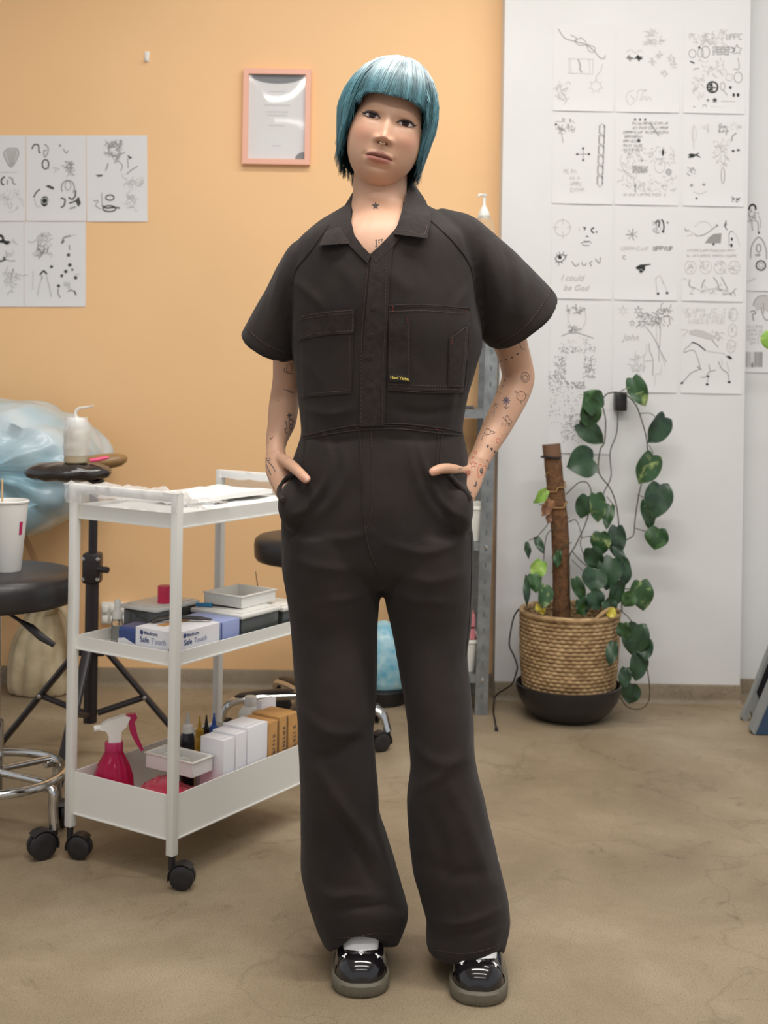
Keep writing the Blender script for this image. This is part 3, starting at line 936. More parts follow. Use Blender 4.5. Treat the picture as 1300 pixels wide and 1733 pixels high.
for f in bm.faces: f.smooth = True
bm.to_mesh(cov_me); bm.free()
coverall = obj('coverall', cov_me, M['denim'], person)
coverall['label'] = 'dark brown short-sleeved work coverall with wide legs'

def drape(poly_rows, off, thick, name, mat, parent=coverall):
    """sheet laid on the garment: rows of pixel points"""
    g = []
    for row in poly_rows:
        g.append([hit(cov_bvh, x, y, off)[0] for x, y in row])
    mb = MB().slab(g, lambda i, j: (g[i][j] - CAM).normalized() * thick)
    return mb.build(name, mat, parent, 50)
def quad_rows(tl, tr, bl, br, nx, ny):
    return [[((tl[0] + (tr[0] - tl[0]) * i / nx) * (1 - j / ny) + (bl[0] + (br[0] - bl[0]) * i / nx) * j / ny,
              (tl[1] + (tr[1] - tl[1]) * i / nx) * (1 - j / ny) + (bl[1] + (br[1] - bl[1]) * i / nx) * j / ny) for i in range(nx + 1)] for j in range(ny + 1)]
def between(a, b, n, m):
    """rows between two pixel polylines"""
    A, B = cr(a, n), cr(b, n)
    return [[tuple(A[i] * (1 - j / m) + B[i] * j / m) for j in range(m + 1)] for i in range(n)]
def line_on(bvh, pts, n, off):
    return [hit(bvh, x, y, off)[0] for x, y in cr(pts, n)]
def seam(pts, name='seam', r=.0011, mat=None, parent=coverall, dash=False, off=.001):
    ln = sum(math.dist(a, b) for a, b in zip(pts, pts[1:]))
    if not dash:
        q = line_on(cov_bvh, pts, max(6, int(ln / 6)), off)
        return MB().tube(q, r, 6).build(name, mat or M['denim_trim'], parent)
    n = int(ln / 1.5)
    q = line_on(cov_bvh, pts, n, off)
    mb = MB()
    for i in range(0, n - 2, 3):
        mb.tube(q[i:i + 3], r, 4)
    o = mb.build(name, mat or M['thread'], parent); o['kind'] = 'stuff'
    return o
def stitched(poly, name='stitching', **k):
    for a in poly: seam(a, name, .00045, k.get('mat', M['thread']), k.get('parent', coverall), True, k.get('off', .001))

# front placket
pk = drape(between([(628, 434), (622, 500), (615, 580), (610, 650), (608, 722)], [(668, 398), (660, 470), (656, 560), (653, 640), (652, 720)], 40, 5), .0035, .006, 'placket', M['denim_trim'])
stitched([[(624, 438), (618, 500), (612, 580), (611, 720)], [(654, 440), (651, 560), (648, 640), (647, 718)]], parent=pk, off=.0045)
for (x, y) in ((640, 470), (632, 522), (628, 570), (627, 606), (629, 655)):
    p, n = hit(cov_bvh, x, y, .0031)
    MB().lathe([(.0001, .0007), (.005, .0006), (.0075, .0002), (.009, -.001)], p, 16, Vector((0, 0, 1)).rotation_difference(n).to_matrix()).build('snap_button', M['denim_trim'], pk)
# neck edges of the front
def edge_strip(a, b, name):
    return drape(between(a, b, 24, 3), .004, .007, name, M['denim_trim'])
edge_strip([(592, 378), (598, 398), (613, 417), (628, 432)], [(580, 386), (586, 408), (604, 428), (622, 446)], 'neck_facing')
edge_strip([(626, 432), (641, 418), (656, 402), (671, 384), (680, 358)], [(636, 446), (652, 430), (668, 414), (684, 392), (692, 362)], 'neck_facing')

def rails(A, B, n, m, bulge, thick, name, mat, parent):
    a, b = cr(A, n), cr(B, n)
    g = []
    for i in range(n):
        row = []
        for j in range(m + 1):
            t = j / m
            q = a[i] * (1 - t) + b[i] * t
            row.append(P(q[0], q[1], q[2] - bulge * math.sin(math.pi * t)))
        g.append(row)
    return MB().slab(g, lambda i, j: (0, thick, 0)).build(name, mat, parent, 60)
cR = rails([(692, 305, 2.44), (690, 322, 2.395), (684, 345, 2.335), (677, 368, 2.298), (667, 396, 2.272)],
           [(697, 306, 2.46), (711, 325, 2.43), (722, 343, 2.375), (729, 370, 2.305), (723, 403, 2.268)], 22, 8, .008, .005, 'collar', M['denim_trim'], coverall)
cL = rails([(599, 323, 2.44), (598, 345, 2.39), (596, 365, 2.335), (593, 386, 2.300), (591, 412, 2.274)],
           [(597, 325, 2.46), (583, 348, 2.41), (568, 366, 2.355), (551, 393, 2.303), (540, 415, 2.285)], 22, 8, .008, .005, 'collar', M['denim_trim'], coverall)
def rail_line(A, n, r, name, parent, dy=.003):
    q = cr(A, n); MB().tube([P(a[0], a[1], a[2] - dy) for a in q], r, 5).build(name, M['thread'], parent)
rail_line([(707, 326, 2.435), (717, 344, 2.388), (723, 370, 2.316), (717, 397, 2.266), (690, 391, 2.264), (668, 391, 2.262)], 40, .0006, 'stitching', cR, .006)
rail_line([(586, 348, 2.425), (573, 366, 2.378), (557, 393, 2.32), (548, 411, 2.292), (565, 413, 2.282), (589, 406, 2.268)], 40, .0006, 'stitching', cL, .006)
# the collar's band round the back of the neck
band = []
for i in range(25):
    a = math.pi * i / 24
    t = i / 24
    x = 598 + (693 - 598) * t; y = 323 + (305 - 323) * t
    p = P(x, y, 2.44)
    p.y = 2.44 + .062 * math.sin(a)
    band.append([p + Vector((0, 0, .004 * math.sin(a))), p + Vector((0, .012 * math.sin(a), -.035))])
MB().slab(band, lambda i, j: (0, .004, 0)).build('collar_band', M['denim_trim'], coverall, 60)

# chest pocket, viewer's right
pr = drape(quad_rows((659, 517), (796, 522), (657, 660), (785, 664), 16, 16), .003, .005, 'chest_pocket', M['denim'])
stitched([[(660, 520), (720, 519), (795, 525)], [(660, 527), (720, 526), (793, 532)], [(658, 656), (720, 659), (785, 660)], [(658, 650), (720, 653), (785, 653)]], parent=pr, off=.0036)
seam([(659, 517), (718, 516), (796, 522)], 'pocket_edge', .0012, M['denim_trim'], pr, off=.0036)
seam([(657, 660), (720, 664), (785, 664)], 'pocket_edge', .0010, M['denim_trim'], pr, off=.0032)
seam([(659, 517), (658, 580), (657, 660)], 'pocket_edge', .0009, M['denim_trim'], pr, off=.0032)
seam([(796, 522), (792, 600), (785, 664)], 'pocket_edge', .0009, M['denim_trim'], pr, off=.0032)
ps = drape(quad_rows((658, 538), (695, 539), (657, 646), (695, 648), 6, 16), .0048, .003, 'pen_pocket', M['denim_trim'])
drape([[(760, 571), (772, 562), (784, 553), (795, 544)], [(759, 600), (770, 600), (781, 600), (792, 600)], [(758, 654), (767, 655), (776, 655), (785, 655)]], .0048, .003, 'tool_pocket', M['denim_trim'])
stitched([[(662, 541), (661, 600), (661, 645)], [(692, 541), (691, 600), (691, 646)], [(764, 572), (792, 551)], [(763, 575), (762, 650)], [(789, 555), (782, 652)]], off=.0062)
stitched([[(665, 518), (665, 527)], [(690, 538), (690, 550)], [(788, 524), (788, 531)], [(765, 574), (765, 585)]], 'bar_tack', mat=M['thread_red'], off=.0058)
# woven label
lab = drape(quad_rows((659, 632), (692, 635), (658, 643), (691, 646), 6, 2), .0062, .0012, 'woven_label', pm('label_black', (32, 29, 28), .7))
def text_mesh(body, size, extrude=0.0, shear=0.0, spacing=1.0, align='LEFT', bold=0.0):
    cu = bpy.data.curves.new('t', 'FONT')
    cu.body = body; cu.size = size; cu.extrude = extrude; cu.shear = shear; cu.space_character = spacing
    cu.align_x = align; cu.offset = bold; cu.resolution_u = 3
    o = bpy.data.objects.new('t', cu); COL.objects.link(o)
    dg = bpy.context.evaluated_depsgraph_get()
    me = bpy.data.meshes.new_from_object(o.evaluated_get(dg))
    bpy.data.objects.remove(o); bpy.data.curves.remove(cu)
    return me
M['label_yellow'] = pm('label_yellow', (226, 200, 92), .6)
def text_on(body, origin, xdir, updir, size, mat, name, parent, **k):
    me = text_mesh(body, size, **k)
    X, U = Vector(xdir).normalized(), Vector(updir).normalized()
    N = X.cross(U)
    me.transform(Matrix(((X.x, U.x, N.x, origin[0]), (X.y, U.y, N.y, origin[1]), (X.z, U.z, N.z, origin[2]), (0, 0, 0, 1))))
    return obj(name, me, mat, parent)
o0 = hit(cov_bvh, 660.5, 640.5, .0082)[0]; o1 = hit(cov_bvh, 690, 643.5, .0082)[0]
text_on('Hard Yakka.', o0, o1 - o0, (0, 0, 1), .0072, M['label_yellow'], 'lettering', coverall, bold=.0001, spacing=.95)
# chest pocket with flap, viewer's left
pl = drape(quad_rows((507, 533), (600, 522), (510, 673), (595, 666), 16, 20), .0022, .004, 'chest_pocket', M['denim'])
fl = drape(between([(506, 533), (530, 528), (565, 524), (600, 522)], [(506, 577), (530, 571), (565, 566), (600, 564)], 20, 6), .0045, .0035, 'pocket_flap', M['denim_trim'])
stitched([[(508, 536), (550, 529), (598, 525)], [(508, 541), (550, 534), (598, 530)], [(508, 572), (540, 564), (597, 560)], [(597, 526), (596, 560)], [(512, 668), (550, 664), (592, 661)], [(592, 570), (591, 662)]], off=.0056)
# waist seam, raglan seams, fly, hip pockets, hems
for dy in (0, 9):
    seam([(513, 738 + dy * .6), (562, 727 + dy * .8), (611, 719 + dy), (675, 717 + dy), (750, 725 + dy), (782, 732 + dy * .5)], 'waist_seam', .0013)
stitched([[(513, 741), (562, 731), (611, 723), (675, 721), (750, 729)]])
stitched([[(738, 727), (750, 728)], [(515, 737), (530, 733)]], 'bar_tack', mat=M['thread_red'], off=.002)
seam([(730, 374), (768, 410), (793, 444), (802, 475), (806, 510)], 'raglan_seam', .0018)
seam([(556, 381), (527, 423), (502, 455), (494, 480)], 'raglan_seam', .0016)
seam([(609, 726), (612, 800), (616, 880), (625, 930), (645, 980)], 'fly_seam', .0012)
stitched([[(628, 730), (630, 800), (628, 870), (618, 900)]])
seam([(750, 728), (746, 760), (744, 790)], 'pleat_seam', .0014); seam([(742, 728), (739, 762), (738, 788)], 'pleat_seam', .0011)
seam([(516, 740), (514, 770), (512, 790)], 'pleat_seam', .0012)
def lip(pts, n, r, dy):
    q = cr(pts, n)
    return [P(a[0], a[1], a[2] - dy) for a in q]
for pts, nm in (([(758, 802), (768, 811), (780, 824), (790, 835), (797, 845)], 'R'), ([(498, 799), (489, 806), (480, 816), (473, 828), (473, 838), (480, 846)], 'L')):
    q = []
    xy = cr(pts, 24); good = []
    for i, (x, y) in enumerate(xy):
        h1 = hit(cov_bvh, x, y, .0, 9)[0]; h2 = hit(bvh_body, x, y, .0, 9)[0]
        yy = min(h1.y, h2.y)
        if yy < 2.40: good.append((i, yy))
    fit = np.polyfit([a for a, b in good], [b for a, b in good], 2 if len(good) > 8 else 1)
    q = [P(x, y, float(np.polyval(fit, i)) - .004) for i, (x, y) in enumerate(xy)]
    e = MB().tube(q, .0046, 8).build('pocket_edge', M['denim_trim'], coverall)
seam([(797, 900), (798, 960), (795, 1040), (788, 1110)], 'side_seam', .0012)
for a in ([(555, 1592), (600, 1590), (640, 1583), (670, 1588)], [(736, 1612), (780, 1618), (820, 1612), (852, 1600)]):
    seam([(x, y - 4) for x, y in a], 'hem_stitching', .0005, M['thread'], dash=True)
for a in ([(417, 555), (445, 580), (480, 596), (496, 599)], [(935, 490), (890, 552), (838, 586)]):
    seam(a, 'hem_stitching', .0006, M['thread'], dash=True)

# ---------------------------------------------------------------- tattoos (ink lines on the skin)
M['tattoo'] = pm('tattoo_ink', (78, 72, 70), .6)
M['tattoo_soft'] = pm('tattoo_soft', (128, 104, 92), .6)
M['tattoo_red'] = pm('tattoo_red', (196, 92, 78), .6)
M['tattoo_violet'] = pm('tattoo_violet', (92, 78, 104), .6)
def ztat(strokes, org, sc, w=1.0, mat='tattoo', closed=False):
    """strokes in a zoomed crop's pixels -> ribbons on the skin"""
    mb = MB()
    for st in strokes:
        pts = [(org[0] + x / sc, org[1] + y / sc) for x, y in st]
        ln = sum(math.dist(a, b) for a, b in zip(pts, pts[1:]))
        q = cr(pts, max(3, int(ln / 1.5))) if len(pts) > 2 else cr(pts, max(2, int(ln / 2)))
        h = [hit(bvh_body, x, y, .0005) for x, y in q]
        if any(abs(a[0].y - b[0].y) > .04 for a, b in zip(h, h[1:])): continue
        mb.ribbon([a[0] for a in h], w * .00095, (0, -1, .1))
    if mb.v:
        o = mb.build('tattoo', M[mat], person, None, fix=False)
        if len(strokes) > 1: o['kind'] = 'stuff'
def circ(x, y, r, ry=None, n=10, a0=0, a1=360):
    ry = ry or r
    return [(x + r * math.cos(R(a0 + (a1 - a0) * i / n)), y + ry * math.sin(R(a0 + (a1 - a0) * i / n))) for i in range(n + 1)]
OR_, SR_ = (710, 560), 5.975
ztat([circ(1058, 130, 40, 58, 12, 60, 300)], OR_, SR_, 1.2, 'tattoo_soft')
for x, y in ((818, 305), (870, 293), (935, 270), (992, 233)): ztat([[(x - 10, y + 4), (x + 10, y - 4)]], OR_, SR_, 2.6)
ztat([circ(1070, 470, 42, 50), circ(1070, 475, 25, 28)], OR_, SR_, .9)
ztat([circ(1030, 660, 45, 48), [(990, 630), (960, 615)], [(985, 625), (970, 600)], [(1060, 690), (1080, 740)], [(1020, 705), (1030, 740)], [(1070, 640), (1090, 650)], [(1010, 650), (1012, 660)], [(1040, 655), (1042, 665)]], OR_, SR_, .9)
for x, y in ((860, 500), (840, 565), (815, 635), (790, 620)): ztat([[(x - 8, y + 8), (x + 8, y - 8)]], OR_, SR_, 2.0, 'tattoo_soft')
for k in range(8): ztat([[(878, 705), (878 + 40 * math.cos(k * .785), 705 + 40 * math.sin(k * .785))]], OR_, SR_, 1.9, 'tattoo_violet')
ztat([[(880, 745), (876, 790)], [(876, 785), (850, 760)], [(876, 785), (905, 770)]], OR_, SR_, 1)
for k in range(6): ztat([[(765, 745), (765 + 34 * math.cos(k * 1.05), 745 + 34 * math.sin(k * 1.05))]], OR_, SR_, 1.9, 'tattoo_soft')
ztat([[(760, 780), (752, 870)], [(755, 820), (725, 830)]], OR_, SR_, .9)
ztat([[(890, 930), (870, 880), (890, 855), (910, 890), (935, 915), (920, 935), (890, 930)], [(840, 870), (920, 960)], [(840, 930), (835, 965)], [(880, 935), (865, 965)], [(900, 935), (905, 975)]], OR_, SR_, .9)
ztat([circ(690, 1020, 30, 30), [(720, 1010), (765, 1025), (720, 1045)], [(665, 1010), (640, 1060), (630, 1105)], [(640, 1060), (680, 1060)]], OR_, SR_, 1.1)
ztat([circ(795, 1110, 20, 24), [(830, 1050), (840, 1065)], [(840, 1050), (828, 1066)]], OR_, SR_, .9, 'tattoo_red')
for x, y in ((690, 1165), (730, 1195), (763, 1225)): ztat([[(x - 10, y - 10), (x + 10, y - 8), (x, y + 16), (x - 10, y - 10)], [(x - 5, y - 6), (x + 2, y + 6)]], OR_, SR_, 1.4)
for k in range(3): ztat([[(675 + k * 14, 1300 + k * 9), (683 + k * 14, 1330 + k * 9)]], OR_, SR_, 1.9)
def star(x, y, r, n=5):
    p = []
    for k in range(2 * n + 1):
        a = math.pi * k / n - math.pi / 2; rr = r if k % 2 == 0 else r * .45
        p += [(x + rr * math.cos(a), y + rr * math.sin(a))]
    return p
for x, y, r in ((545, 1350, 36), (490, 1430, 28), (565, 1225, 20), (540, 1280, 14)):
    s5 = star(x, y, r)
    ztat([[a, b] for a, b in zip(s5, s5[1:])], OR_, SR_, .9, 'tattoo_red')
ztat([[(595, 1485), (590, 1400), (610, 1350), (635, 1370), (665, 1360), (675, 1410), (595, 1485)]], OR_, SR_, .9, 'tattoo_red')
ztat([circ(628, 1415, 14, 26), circ(628, 1418, 6, 16)], OR_, SR_, 1.6)
ztat([[(340, 1490), (390, 1440), (420, 1380)], [(350, 1470), (400, 1460)], [(370, 1440), (430, 1420)], [(390, 1400), (435, 1390)]], OR_, SR_, 1.1, 'tattoo_soft')
ztat([[(575, 1520), (570, 1580)], [(550, 1570), (585, 1545)], [(515, 1640), (530, 1625)]], OR_, SR_, 1.7)
OL_, SL_ = (440, 600), 6.93
ztat([[(290, 160), (285, 200), (320, 215), (380, 220)], [(320, 110), (310, 190), (340, 200)], [(340, 90), (345, 130)], [(370, 100), (372, 200)]], OL_, SL_, 1.5, 'tattoo_soft')
ztat([[(280, 410), (330, 430), (380, 455)], [(320, 415), (400, 450)]], OL_, SL_, 1.4, 'tattoo_soft')
ztat([[(205, 530), (218, 542)]], OL_, SL_, 1.6)
for k in range(6): ztat([[(345, 715), (345 + 30 * math.cos(k * 1.05), 715 + 30 * math.sin(k * 1.05))]], OL_, SL_, 2.2)
ztat([[(350, 740), (340, 800), (370, 830), (390, 780), (350, 760)], [(300, 780), (315, 850), (290, 890), (320, 930)], [(340, 830), (360, 880), (385, 850)]], OL_, SL_, 1.9)
ztat([[(90, 1050), (100, 1020)], [(115, 1005), (150, 965)], [(120, 990), (140, 975)]], OL_, SL_, 1.2)
ztat([[(85, 1245), (80, 1220), (110, 1215), (120, 1240), (90, 1250), (130, 1290), (165, 1340), (180, 1380)], [(75, 1290), (110, 1370), (130, 1410)]], OL_, SL_, 1.4)
ztat([[(295, 1225), (315, 1215)], [(310, 1240), (335, 1215)]], OL_, SL_, 1.0, 'tattoo_soft')
# star on the throat, figures on the breastbone
O8, S8 = (560, 290), 6.5
s5 = star(492, 380, 46)
th = [hit(bvh_body, O8[0] + x / S8, O8[1] + y / S8, .0006)[0] for x, y in s5[:-1]]
c0 = hit(bvh_body, O8[0] + 492 / S8, O8[1] + 382 / S8, .0006)[0]
mb = MB(); mb.add([c0] + th, [(0, i + 1, (i + 1) % 10 + 1) for i in range(10)])
mb.build('tattoo', M['tattoo'], person, None, fix=False)
ztat([[(490, 760), (502, 755), (502, 822)], [(488, 825), (515, 824)], [(530, 755), (532, 800)], [(520, 756), (545, 752)], [(560, 750), (560, 775)], [(550, 750), (572, 748)]], O8, S8, 1.5)
# thumb nails
M['nail'] = pm('nail', (226, 182, 164), .3)
for x, y, ang in ((520, 814, 40), (729, 802, 150)):
    g = []
    for i in range(5):
        row = []
        for j in range(5):
            u, v = (i - 2) * 2.1, (j - 2) * 1.7
            ca, sa = math.cos(R(ang)), math.sin(R(ang))
            row.append(hit(bvh_body, x + u * ca - v * sa, y + u * sa + v * ca, .0006)[0])
        g.append(row)
    MB().grid(g).build('nail', M['nail'], person, 80, fix=False)

# ---------------------------------------------------------------- shoes and socks
M['patent'] = pm('patent_leather', (24, 21, 24), 0.12, Coat_Weight=0.5, Coat_Roughness=0.08)
M['sole'] = pm('sole_rubber', (104, 98, 84), 0.6, var=0.12, vscale=60)
M['sock'] = pm('white_sock', (226, 224, 224), 0.85, bump=0.2, bscale=400)
def shoe(cx_px, toe_y_px, yaw, label):
    toe = on_z(cx_px, toe_y_px, 0.0)
    m = Matrix.Translation((toe.x, toe.y, 0)) @ Matrix.Rotation(yaw, 4, 'Z')
    L = .252
    def hwid(s_):   # half width along the length
        if s_ <= .24: return .0525 * max(0, 1 - (1 - s_ / .24) ** 2.3) ** (1 / 2.3)
        if s_ >= .84: return .0395 * math.sqrt(max(0, 1 - ((s_ - .84) / .16) ** 2))
        u = (s_ - .24) / .6; u = u * u * (3 - 2 * u)
        return .0525 + (.0395 - .0525) * u
    ss = .5 - .5 * np.cos(np.linspace(0, math.pi, 56))
    out = [(hwid(s_), s_ * L) for s_ in ss] + [(-hwid(s_), s_ * L) for s_ in ss[-2:0:-1]]
    def W(x, y, z): return m @ Vector((x, y, z))
    up = MB(); rings = []
    n = 18
    sh = thing('x', 'x', 'x') if False else None
    def hgt(s_):
        pts = [(0, .030), (.05, .050), (.12, .062), (.22, .066), (.32, .070), (.42, .074), (.55, .072), (.75, .072), (.92, .074), (1, .068)]
        for (a, b), (c, d_) in zip(pts, pts[1:]):
            if a <= s_ <= c: return b + (d_ - b) * (s_ - a) / (c - a)
        return .07
    # vamp over the toes: arch sections
    def vh(s_):
        q = min(1, s_ / .13)
        return .0245 + .0385 * math.sqrt(max(0, 1 - (1 - q) ** 2))
    g = []
    for s_ in np.concatenate([np.linspace(0.0, .04, 8), np.linspace(.04, .19, 14)[1:]]):
        row = []
        w = max(hwid(min(1, s_ + .012)) - .005, .003); h = vh(s_)
        for j in range(n + 1):
            t = math.pi * j / n
            x = -math.cos(t); z = math.sin(t) ** .8
            cut = .012 * max(0, (s_ - .14) / .05) * max(0, math.sin(t) - .55)
            row.append(W(w * math.copysign(abs(x) ** .85, x), .006 + s_ * L - cut, .0235 + (h - .0235) * z))
        g.append(row)
    up.grid(g)
    # sides and heel, open on top
    g = []
    for s_ in np.linspace(.165, .985, 28):
        w = hwid(s_) - .005
        k = min(1, max(0, (s_ - .165) / .3))
        xi = min(w * .9, .022 + .012 * k); h = .0615 if s_ < .85 else .066
        g.append([W(w, s_ * L, .0235), W(w * .99, s_ * L, .038), W((w + xi) / 2 * 1.04, s_ * L, .054), W(xi, s_ * L, h)])
    mi = m.inverted()
    back = []
    for r in g[::-1]:
        row = []
        for p in r:
            q = mi @ p
            row.append(W(-q.x, q.y, q.z))
        back.append(row)
    up.grid(g + back)
    uo = up.build('shoe', M['patent'], person, 60)
    uo['label'] = label
    so = MB()
    for z0, z1, k0, k1 in ((0.0, .004, .955, .985), (.004, .021, .985, 1.0), (.021, .025, 1.0, .96)):
        pass
    prof = [(0.0, .95), (.004, .985), (.012, 1.0), (.021, 1.0), (.0255, .97)]
    so.loft([[W(x * k * 1.0, .126 + (y - .126) * k, z) for x, y in out] for z, k in prof])
    so.build('sole', M['sole'], uo, 35)
    tread = MB()
    for i in range(-9, 10):
        a = i / 9 * 1.25
        x, y = .0528 * math.sin(a), .0528 - .0528 * math.cos(a)
        tread.box(W(x * .985, y * .99 + .0004, .012), (.0012, .0012, .014))
    tread.build('sole_ridges', M['sole'], uo)['kind'] = 'stuff'
    # cut-out decorations on the toe
    deco = MB()
    for x, z, y in ((-.030, .060, .047), (.0, .0685, .043), (.030, .060, .047)):
        for a in (90, 210, 330):
            b0 = Vector((x, y, z)); dx, dz = .0048 * math.cos(R(a)), .0048 * math.sin(R(a))
            p0 = W(x, y, z + .03); 
            pts = []
            for q in (0, 1):
                lx, ly = x + dx * q, y - .004 + (-dz) * q * 1.1
                pts.append((lx, ly))
            deco_pts = [up_hit(uo, W(lx, ly, .2)) for lx, ly in pts]
            if all(p is not None for p in deco_pts):
                deco.ribbon([p + Vector((0, -.0006, .0008)) for p in deco_pts], .0030, (0, -.4, 1))
    if deco.v: deco.build('cut_out', M['sock'], uo, None, fix=False)['kind'] = 'stuff'
    # rim of the opening
    rim = []
    for i in range(15):
        t = math.pi * i / 14
        rim.append(W(-.027 * math.cos(t), .19 * L + .010 - .010 * math.sin(t), .060 + .002 * math.sin(t)))
    MB().tube(rim, .0022, 6).build('opening_rim', M['patent'], uo)
    # sock / foot
    sk = MB(); rings = []
    for y, z, w, h in ((.030, .040, .024, .012), (.050, .046, .029, .020), (.066, .056, .031, .027), (.085, .068, .033, .033), (.115, .085, .034, .036), (.150, .105, .034, .040), (.185, .14, .034, .042), (.195, .18, .034, .042)):
        up_t = min(1, max(0, (z - .05) / .07))
        rings.append([W(w * math.cos(a), y + h * math.sin(a) * up_t * 1.0, z + h * math.sin(a) * (1 - up_t * .75)) for a in (2 * math.pi * j / 20 for j in range(20))])
    sk.loft(rings)
    s_o = sk.build('sock', M['sock'], person, 60)
    return uo
def up_hit(o, top):
    b = BVHTree.FromPolygons([tuple(v.co) for v in o.data.vertices], [tuple(p.vertices) for p in o.data.polygons])
    loc, n, i, dd = b.ray_cast(top, Vector((0, 0, -1)))
    return loc
shoe(611, 1692, R(2), 'glossy black shoe with a thick grey rubber sole')
shoe(809, 1706, R(-5), 'glossy black shoe with a thick grey rubber sole')
# ================================================================== trolley
TA = Vector((-0.431, 2.74, 0)); AX = Vector((.537, .8436, 0)).normalized(); BX = Vector((-AX.y, AX.x, 0))
TL, TW = .505, .30
TM = Matrix((AX, BX, Vector((0, 0, 1)))).transposed()    # local (a, b, z) -> world directions
def T(a, b, z=0.0): return TA + AX * a + BX * b + Vector((0, 0, z))
def ab(px, py, z):
    p = on_z(px, py, z) - TA
    return p.dot(AX), p.dot(BX)
def caster(parent, pos, r, yaw, h, mat=None):
    """swivel castor: hood with stem, two wheels below"""
    d = Vector((math.cos(yaw), math.sin(yaw), 0)); s = Vector((-d.y, d.x, 0))
    c = Vector((pos[0], pos[1], r)) + d * r * .9
    mb = MB()
    mb.tube([Vector((pos[0], pos[1], h)), Vector((pos[0], pos[1], r * 1.5))], r * .28, 10)
    hood = []
    for i in range(9):
        a = R(-15 + 150 * i / 8)
        o = c - d * math.cos(a) * r * 1.04 + Vector((0, 0, math.sin(a) * r * 1.06))
        hood.append([o - s * r * .52, o, o + s * r * .52])
    mb.slab(hood, lambda i, j: (Vector(hood[i][j]) - c).normalized() * r * .10)
    mb.box(c, (r * .25, r * .25, r * .9), .002)
    f = mb.build('caster', mat or M['black_plastic'], parent)
    for q in (-1, 1):
        m = Vector((0, 0, 1)).rotation_difference(s).to_matrix()
        MB().lathe([(.001, -.22 * r), (r * .35, -.24 * r), (r * .8, -.22 * r), (r * .97, -.14 * r), (r, 0), (r * .97, .14 * r), (r * .8, .22 * r), (r * .35, .24 * r), (.001, .22 * r)], c + s * q * r * .34, 22, m).build('wheel', M['black_plastic'], f)
    return f
tro = thing('trolley', 'white metal three-tier utility trolley on black castors beside the person', 'trolley', tuple(T(TL / 2, TW / 2)), math.atan2(AX.y, AX.x))
pr_ = .0095
def bar(p, q, s, mat, name, parent, r=.002):
    p, q = Vector(p), Vector(q); d = q - p
    m = Vector((0, 0, 1)).rotation_difference(d.normalized()).to_matrix() if abs(d.normalized().z) < .999 else Matrix.Identity(3)
    if abs(d.normalized().z) > .999: m = TM
    else:
        x = d.normalized(); z = Vector((0, 0, 1)); y = z.cross(x)
        m = Matrix((y, z, x)).transposed()
    return MB().box((p + q) / 2, (s, s, d.length), r, m).build(name, mat, parent)
for a, b in ((0, 0), (0, TW), (TL, 0), (TL, TW)):
    bar(T(a, b, .070), T(a, b, .834), pr_ * 2, M['white_metal'], 'post', tro)
for a in (0, TL):
    bar(T(a, pr_, .8245), T(a, TW - pr_, .8245), pr_ * 2, M['white_metal'], 'handle_bar', tro)
def tray(z0, z1, name):
    t = .0025; i = .004
    mb = MB()
    mb.box(T(TL / 2, TW / 2, z0 + t / 2), (TL, TW, t), 0, TM)
    for b in (i, TW - i): mb.box(T(TL / 2, b, (z0 + z1) / 2), (TL, t, z1 - z0), .0006, TM, 1)
    for a in (i, TL - i): mb.box(T(a, TW / 2, (z0 + z1) / 2), (t, TW, z1 - z0), .0006, TM, 1)
    return mb.build(name, M['white_metal'], tro)
tray(.757, .789, 'tray'); tray(.466, .496, 'tray'); tray(.098, .193, 'tray')
for a, b, yw in ((0, 0, -.1), (0, TW, -.2), (TL, 0, 1.2), (TL, TW, 2.0)):
    caster(tro, T(a, b), .0265, yw, .072)

def shelfbox(name, label, cat, a0, a1, b0, b1, z0, z1, mat, r=.002, group=None):
    mb = MB().box(T((a0 + a1) / 2, (b0 + b1) / 2, (z0 + z1) / 2), (a1 - a0, b1 - b0, z1 - z0), r, TM)
    o = mb.build(name, mat)
    # put the origin at the base
    base = T((a0 + a1) / 2, (b0 + b1) / 2, z0)
    o.data.transform(Matrix.Translation(-base)); o.location = base
    return tag(o, label, cat, group)
# --- top tray: folded paper towels and cling film
def sheetstack(a0, a1, b0, b1, z, h, name, label, seed):
    rr = random.Random(seed)
    g = []
    for i in range(13):
        row = []
        for j in range(9):
            a = a0 + (a1 - a0) * i / 12; b = b0 + (b1 - b0) * j / 8
            row.append(T(a, b, z + h + .004 * noise.noise(Vector((a * 14, b * 14, seed))) + .002 * noise.noise(Vector((a * 40, b * 40, seed)))))
        g.append(row)
    o = MB().slab(g, lambda i, j: (0, 0, -(g[i][j].z - z))).build(name, pm(name, (236, 235, 232), .85, bump=.2, bscale=200), None, 50)
    return tag(o, label, 'paper towel')
sheetstack(.03, .47, .02, .28, .7602, .022, 'paper_towel', 'white paper towel sheet covering the trolley top tray', 2)
sheetstack(.16, .46, .10, .27, .7905, .010, 'paper_towel', 'folded white paper towel lying on the towel sheet of the top tray', 5)
film = MB()
g = []
